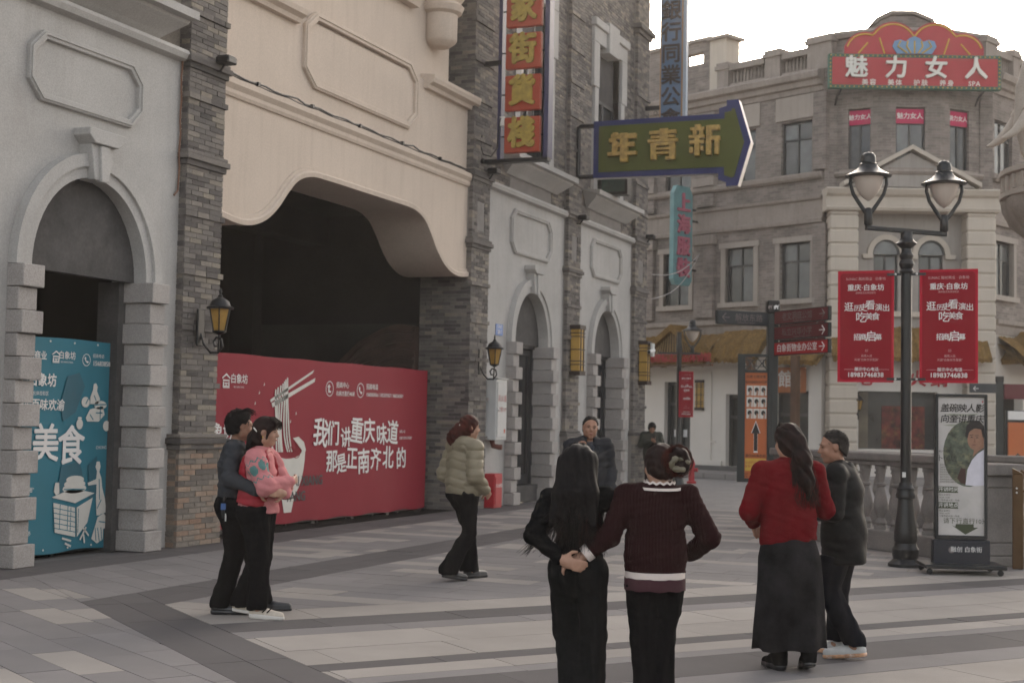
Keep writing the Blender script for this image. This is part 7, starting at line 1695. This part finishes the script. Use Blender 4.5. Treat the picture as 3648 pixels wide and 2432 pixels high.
def woman_pink():
    o = person('woman in pink patterned jumper and red quilted gilet with folded arms', 11.5, 603, 100, .985)
    P = pose(head=(.0, .05, 1.5), neck=(0, .0, 1.35), hM=frame(-2, -3, 0), shL=(-.175, .02, 1.29), shR=(.175, .02, 1.29), elR=(.22, .14, 1.06), wrR=(0, .26, 1.1), hdR=(-.9, .2, .15), pnR=(.1, -1, 0), elL=(-.2, .15, 1.05), wrL=(.1, .25, 1.01), hdL=(.95, -.25, .1), pnL=(0, -1, 0),
             fat=1.12, hip=(0, -.02, .88), knR=(.08, .05, .48), anR=(.09, .05, .085), toR=(.11, .25, .03), knL=(-.08, -.0, .48), anL=(-.08, -.16, .1), toL=(-.09, .03, .035), curl=.5)
    body(o, P, M_skin, .0085)
    lo, hi = bbox(P); v = Vol(lo, hi, .0085); torso(v, P, .01); sleeve(v, P, 'R', .032, .9); sleeve(v, P, 'L', .028, .88); v.cone(V3(0, .01, .84), V3(0, .01, .95), .178, .172, .03, P['tM'][:, 1], .86); v.cut((0, 0, -1), -.852); v.folds(0.0050, WAV(71, 30, 26))
    sh, el = P['shR'], P['elR']
    def colr(C):
        ax = unit(el-sh); t = (C-sh)@ax; q = C-sh-np.outer(t, ax); an = np.arctan2(q[:, 1], q[:, 0]); out = (q[:, 0] > -.03) & (C[:, 0] > .1)
        fl = np.zeros(len(C), int)
        for tc, ac in ((.12, -.25), (.1, .75), (.125, 1.6), (.11, -1.2)):
            d = np.hypot((t-tc)/.042, (an-ac)/.42); fl |= ((d < 1) & out).astype(int)
        zz = np.abs(((t-.045)-.012*np.sin(an*9))) < .006; z2 = np.abs(((t-.2)-.012*np.sin(an*9))) < .006
        return fl | ((zz | z2) & out).astype(int)
    v.obj('jumper', [M_pinkk, M_tealk], o, colr)
    v = Vol(lo, hi, .0085); fw = P['tM'][:, 1]; f = 1.12
    v.cone(P['hip'], P['waist'], .145*f+.044, .13*f+.044, .05, fw, .8); v.cone(P['waist'], P['chest'], .13*f+.044, .145*f+.042, .05, fw, .76); v.cone(P['chest'], V3(0, .01, 1.26), .14*f+.03, .11, .05, fw, .74)
    for s_ in 'LR': v.cone(P['neck']-V3(0, 0, .05), P['neck']*.5+P['sh'+s_]*.5-V3(0, 0, .03), .065, .07, .05); v.cone(P['sh'+s_]+V3(0, .02, .05), P['sh'+s_]-V3(0, -.02, .12), .085, .085, .02, sub=True)
    v.cut((0, -.22, -1), -.9); v.ell(V3(0, .2, 1.05), (.12, .13, .45), .02, None, True)
    Z = v.ax[2][None, None, :]; v.D = v.D+(.007*(1-np.abs(np.sin(Z*math.pi/.06))**.5)).astype(np.float32)*(np.abs(v.D) < .05); v.obj('quilted_gilet', M_vest, o)
    v = Vol(np.minimum(lo, V3(-.3, -.4, -.02)), V3(.35, .45, 1.0), .0095); legs(v, P, .022, flare=.018, kn=.008, end=1.0); v.cut((0, 0, 1), .9); v.cut((0, 0, -1), -.075); v.folds(.0055, DRAPE(77)); v.obj('trousers', M_blackcloth, o)
    M_sn = mat('cream_trainer', (.55, .48, .4), .7, .1, 20)
    for s_ in 'LR':
        shp = shoe(o, P, s_, M_sn, M_rubber, name='trainer')
        a, t = P['an'+s_], P['to'+s_]; m_ = (a+t)/2; sg = 1 if s_ == 'R' else -1
        for k in (-1, 1): MB().tube([m_+V3(sg*.045, .02*k-.02, .0), m_+V3(sg*.036, .02*k+.015, .035)], .005, 5).obj('side_flash', M_blackcloth, shp)
    c = P['head']; M = P['hM']; T = lambda x, y, z: c+M@np.array((x, y, z))
    v = Vol(c+V3(-.25, -.3, -.35), c+V3(.25, .25, .22), .0075); v.ell(T(0, -.012, .032), (.088, .106, .096), .02, M); v.ell(T(0, .072, .055), (.068, .034, .036), .02, M); v.ell(T(0, -.045, -.05), (.08, .075, .09), .03, M)
    n1 = M@unit((0, .9, -.5)); v.cut(n1, float(n1@T(0, .088, .028))); v.cone(T(0, -.1, -.06), T(.02, -.12, -.2), .055, .04, .03)
    v.ell(T(0, .1, -.045), (.075, .085, .08), .01, M, True)
    for x in (-1, 1): v.ell(T(x*.08, .015, -.02), (.03, .03, .04), .015, M, True); v.cone(T(x*.078, .045, .03), T(x*.085, .035, -.05), .016, .008, .015)
    v.folds(.003, [(110, 40, 20, 0, .6), (60, 80, 30, 1, .5)]); v.obj('hair', M_hairm, o)
    strands(o, M_hairm, [[T(x, .04, .125), T(x*1.1, .1, .085), T(x*1.15, .108, .03)] for x in np.linspace(-.06, .06, 9)], 90, .005, .0035, 43)
    strands(o, M_hairb, [[T(x, -.09, -.02), T(x*1.2, -.12, -.12), T(x*1.3+.01, -.11, -.22)] for x in np.linspace(-.06, .06, 7)], 110, .01, .004, 44, wav=.01, frizz=.006)
    MB().tube([T(.07, -.085, .03), T(.086, -.065, .015), T(.088, -.05, .0)], [.005, .007, .004], 6).obj('hair_clip', M_printg, o); MB().ball(tuple(T(.079, -.0, -.04)), .006, 6, 5).obj('earring', M_syel, o)
    face_parts(o, P['head'], P['hM'], M_hairm, smile=True)
woman_pink()
# ---------------------------------------------------------------- smiling man with raised fist, farther back
M_coat = mat('charcoal_coat', (.028, .029, .033), .8, .12, 8, spec=.1); M_shirtd = mat('dotted_navy_shirt', (.04, .045, .06), .8, .4, 60)
def man_fist():
    o = person('smiling man in charcoal coat with one fist raised to his chest', 15.7, 1356, 166, 1.03)
    P = pose(female=False, head=(.0, .05, 1.495), hM=frame(8, -2, -4), shL=(-.19, 0, 1.3), shR=(.19, 0, 1.3), elR=(.26, .06, 1.07), wrR=(.18, .2, 1.24), hdR=(-.25, .1, 1), pnR=(-1, -.2, 0), elL=(-.25, -.02, 1.04), wrL=(-.22, .1, .84), curl=1.45, fat=1.05)
    body(o, P, M_skin2, .009)
    lo, hi = bbox(P); v = Vol(lo, hi, .0095); torso(v, P, .045); sleeve(v, P, 'L', .028, .95); sleeve(v, P, 'R', .028, .95); v.cut((0, 0, -1), -.72); v.cone(P['neck']+V3(0, .07, .04), P['neck']+V3(0, .17, -.12), .045, .02, .01, sub=True); v.folds(0.0062, WAV(81, 28, 22)); v.obj('coat', M_coat, o)
    v = Vol(lo, hi, .0095); v.cone(P['neck']+V3(0, .05, -.0), P['neck']+V3(0, .1, -.16), .07, .06, .02); v.cut((0, 0, 1), P['neck'][2]+.012); v.obj('shirt', M_shirtd, o)
    for s_ in (-1, 1): MB().add([(s_*.02, .13, 1.2), (s_*.06, .095, 1.35), (s_*.085, .05, 1.385), (s_*.13, .09, 1.3), (s_*.09, .13, 1.24)], [(0, 1, 2, 3, 4)]).obj('lapel', M_coat, o)
    v = Vol(np.minimum(lo, V3(-.3, -.35, -.02)), V3(.35, .4, 1.0), .011); legs(v, P, .02, flare=.01, end=.97); v.cut((0, 0, 1), .85); v.obj('trousers', M_blackcloth, o)
    for s_ in 'LR': shoe(o, P, s_, M_shoeb, M_shoeb)
    v, T = haircap(P, .008, infl=.006); M = P['hM']; n1 = M@unit((0, .8, -.6)); v.cut(n1, float(n1@T(0, .042, .07))); n2 = M@unit((0, .75, -.7)); v.cut(n2, float(n2@T(0, -.035, -.035)))
    for x in (-1, 1): v.ell(T(x*.085, .012, -.02), (.03, .034, .05), .01, M, True)
    v.obj('hair', M_hairg, o); short_hair(o, P, M_hairg, 460, .03, .004, .014, 9, .002)
    face_parts(o, P['head'], P['hM'], M_hairb, smile=True)
man_fist()
def man_phone():
    o = person('person in dark green coat looking down at a phone by the last pilaster', 0, 0, 176, 1.0, loc=(-9.98, 32.6))
    P = pose(female=False, head=(.0, .075, 1.47), neck=(0, .02, 1.34), hM=frame(0, -24, 0), shL=(-.19, 0, 1.3), shR=(.19, 0, 1.3), elR=(.26, .04, 1.05), wrR=(.05, .26, 1.16), hdR=(-.5, .5, .5), pnR=(-.3, 0, 1), elL=(-.26, .04, 1.05), wrL=(-.05, .26, 1.13), hdL=(.5, .5, .5), pnL=(.3, 0, 1), curl=1.0)
    body(o, P, M_skin2, .012)
    M_gr = mat('bottle_green_coat', (.022, .026, .019), .85, .1, 8)
    lo, hi = bbox(P); v = Vol(lo, hi, .012); torso(v, P, .045); sleeve(v, P, 'L', .03, .95); sleeve(v, P, 'R', .03, .95); v.cone(V3(0, 0, .72), V3(0, 0, .9), .19, .19, .04, P['tM'][:, 1], .8); v.cone(P['neck']-V3(.05, 0, 0), P['neck']+V3(.05, 0, 0), .06, .06, .03); v.cut((0, 0, -1), -.7); v.obj('coat', M_gr, o)
    v = Vol(np.minimum(lo, V3(-.3, -.35, -.02)), V3(.35, .4, 1.0), .013); legs(v, P, .012, end=.97); v.cut((0, 0, 1), .85); v.obj('trousers', mat('plum_trousers', (.03, .014, .016), .85), o)
    for s_ in 'LR': shoe(o, P, s_, M_shoeb, M_shoeb)
    v, T = haircap(P, .011, infl=.018); M = P['hM']; n1 = M@unit((0, .8, -.6)); v.cut(n1, float(n1@T(0, .07, .035))); v.folds(.005, [(80, 60, 70, 0, .7)]); v.obj('hair', M_hairb, o)
    face_parts(o, P['head'], P['hM'], M_hairb)
    ph = tag(MB().box((-.035, -.006, -.075), (.035, .006, .075)).obj('phone', M_black, None, bevel=.004), 'dark phone held up by the person in green coat', 'phone')
    m_ = Matrix.Translation(o.location) @ Matrix.Rotation(o.rotation_euler.z, 4, 'Z'); ph.matrix_world = m_ @ Matrix.Translation((0, .345, 1.25)) @ Matrix.Rotation(R(-35), 4, 'X')
    scn = MB().box((-.031, -.0075, -.066), (.031, -.0062, .066)).obj('screen', mat('phone_screen', (.2, .24, .28), .2), ph)
man_phone()

# ---------------------------------------------------------------- elephant monument at the right edge
M_marble = mat('pale_stone', (.46, .40, .34), .75, .1, 3, .06, 40, .2, 30, streak=.2, scol=(.25, .2, .15)); M_marbled = mat('carved_stone', (.36, .31, .265), .85, .15, 4, .08, 40, .9, 9, streak=.3)
EC = Vector((-.1, 21.43, 0)); EL = thing('elephant_monument', 'pale stone elephant statue on carved round pedestal', 'statue', tuple(EC), R(22.677))
MB().lathe([(.75, 0), (.75, .15), (.55, .25), (.48, .4), (.46, 3.6), (.5, 3.7), (.62, 3.75)], (0, 0, 0), 28).obj('column', M_marble, EL, smooth=35)
rws = []
for r_, z in ((.5, 3.72), (.7, 4.12), (.95, 4.32), (1.14, 4.52), (1.24, 4.7), (1.27, 4.86)): rws.append([(r_*(1+.02*math.sin(a*14))*math.cos(a), r_*(1+.02*math.sin(a*14))*math.sin(a), z+.03*math.sin(a*9+z*8)) for a in np.linspace(0, 2*math.pi, 72, endpoint=False)])
MB().strip(rws, True).obj('lotus_underside', M_marbled, EL, smooth=True)
MB().lathe([(1.2, 4.84), (1.3, 4.86), (1.3, 4.93), (1.24, 4.95), (1.24, 5.16), (1.3, 5.18), (1.3, 5.25), (.2, 5.25)], (0, 0, 0), 64).obj('disc_rim', M_marble, EL, smooth=35)
for k in range(36):
    a = 2*math.pi*k/36; MB().obox((1.255*math.cos(a), 1.255*math.sin(a), 5.055), (-math.sin(a), math.cos(a), 0), (math.cos(a), math.sin(a), 0), .05, .06, .2).obj('rim_key', M_marble, EL)
v = Vol((-1.55, -.75, 5.2), (1.2, .75, 7.35), .022)          # head towards -x
v.ell((.35, 0, 6.35), (.72, .5, .52), .1); v.ell((-.72, 0, 6.55), (.36, .3, .42), .12); v.ell((-.74, 0, 6.82), (.24, .2, .2), .1)
for x in (-.1, .75):
    for y in (-.26, .26): v.cone((x, y, 6.1), (x, y*1.05, 5.28), .2, .16, .06)
v.cone((-1.0, 0, 6.4), (-1.06, 0, 5.9), .14, .1, .08); v.cone((-1.06, 0, 5.9), (-.98, 0, 5.5), .1, .08, .05); v.cone((-.98, 0, 5.5), (-.86, 0, 5.32), .08, .065, .04)
for y in (-1, 1):
    v.cone((-.85, y*.16, 6.25), (-1.06, y*.26, 5.98), .1, .08, .05); v.ell((-.55, y*.36, 6.5), (.24, .06, .36), .06)
v.obj('elephant_body', M_marble, EL)
for y in (-1, 1):
    MB().tube([(-.98, y*.2, 6.12), (-1.12, y*.27, 5.88), (-1.26, y*.3, 5.72), (-1.37, y*.31, 5.65), (-1.44, y*.31, 5.63)], [.085, .08, .062, .04, .015], 12).obj('tusk', M_marble, EL, smooth=True)
    MB().tube([(-1.0, y*.215, 6.09), (-1.04, y*.24, 6.02)], .1, 12).obj('tusk_ring', M_marble, EL, smooth=True)
MB().lathe([(.2, 6.86), (.25, 6.84), (.25, 6.88), (.2, 6.9)], (-.74, 0, 0), 20, ).obj('head_band', M_marbled, EL, smooth=True)
v = Vol((-.4, -.65, 5.7), (1.0, .65, 7.1), .025); v.ell((.3, 0, 6.38), (.55, .54, .56), .05); v.cut((0, 0, -1), -6.1); v.obj('saddle_cloth', M_marbled, EL)
print('T people', time.time()-T0)
# ================================================================== air
hz = MB().box((-75, -25, -1.0), (65, 75, 15.5)).obj('haze', None)
m = bpy.data.materials.new('haze_air'); m.use_nodes = True; t = m.node_tree
for n in list(t.nodes):
    if n.type == 'BSDF_PRINCIPLED': t.nodes.remove(n)
pv = t.nodes.new('ShaderNodeVolumePrincipled'); pv.inputs['Color'].default_value = (.93, .87, .82, 1)
pv.inputs['Density'].default_value = .0010; pv.inputs['Anisotropy'].default_value = .35
t.links.new(pv.outputs[0], t.nodes['Material Output'].inputs['Volume'])
hz.data.materials.clear(); hz.data.materials.append(m); stuff(hz)
hz['label'] = 'pale morning haze hanging over the whole square'; hz['category'] = 'haze'
for o in WB:
    if 'world_built' in o: del o['world_built']
print('T script', time.time()-T0, 'objects', len(bpy.data.objects))
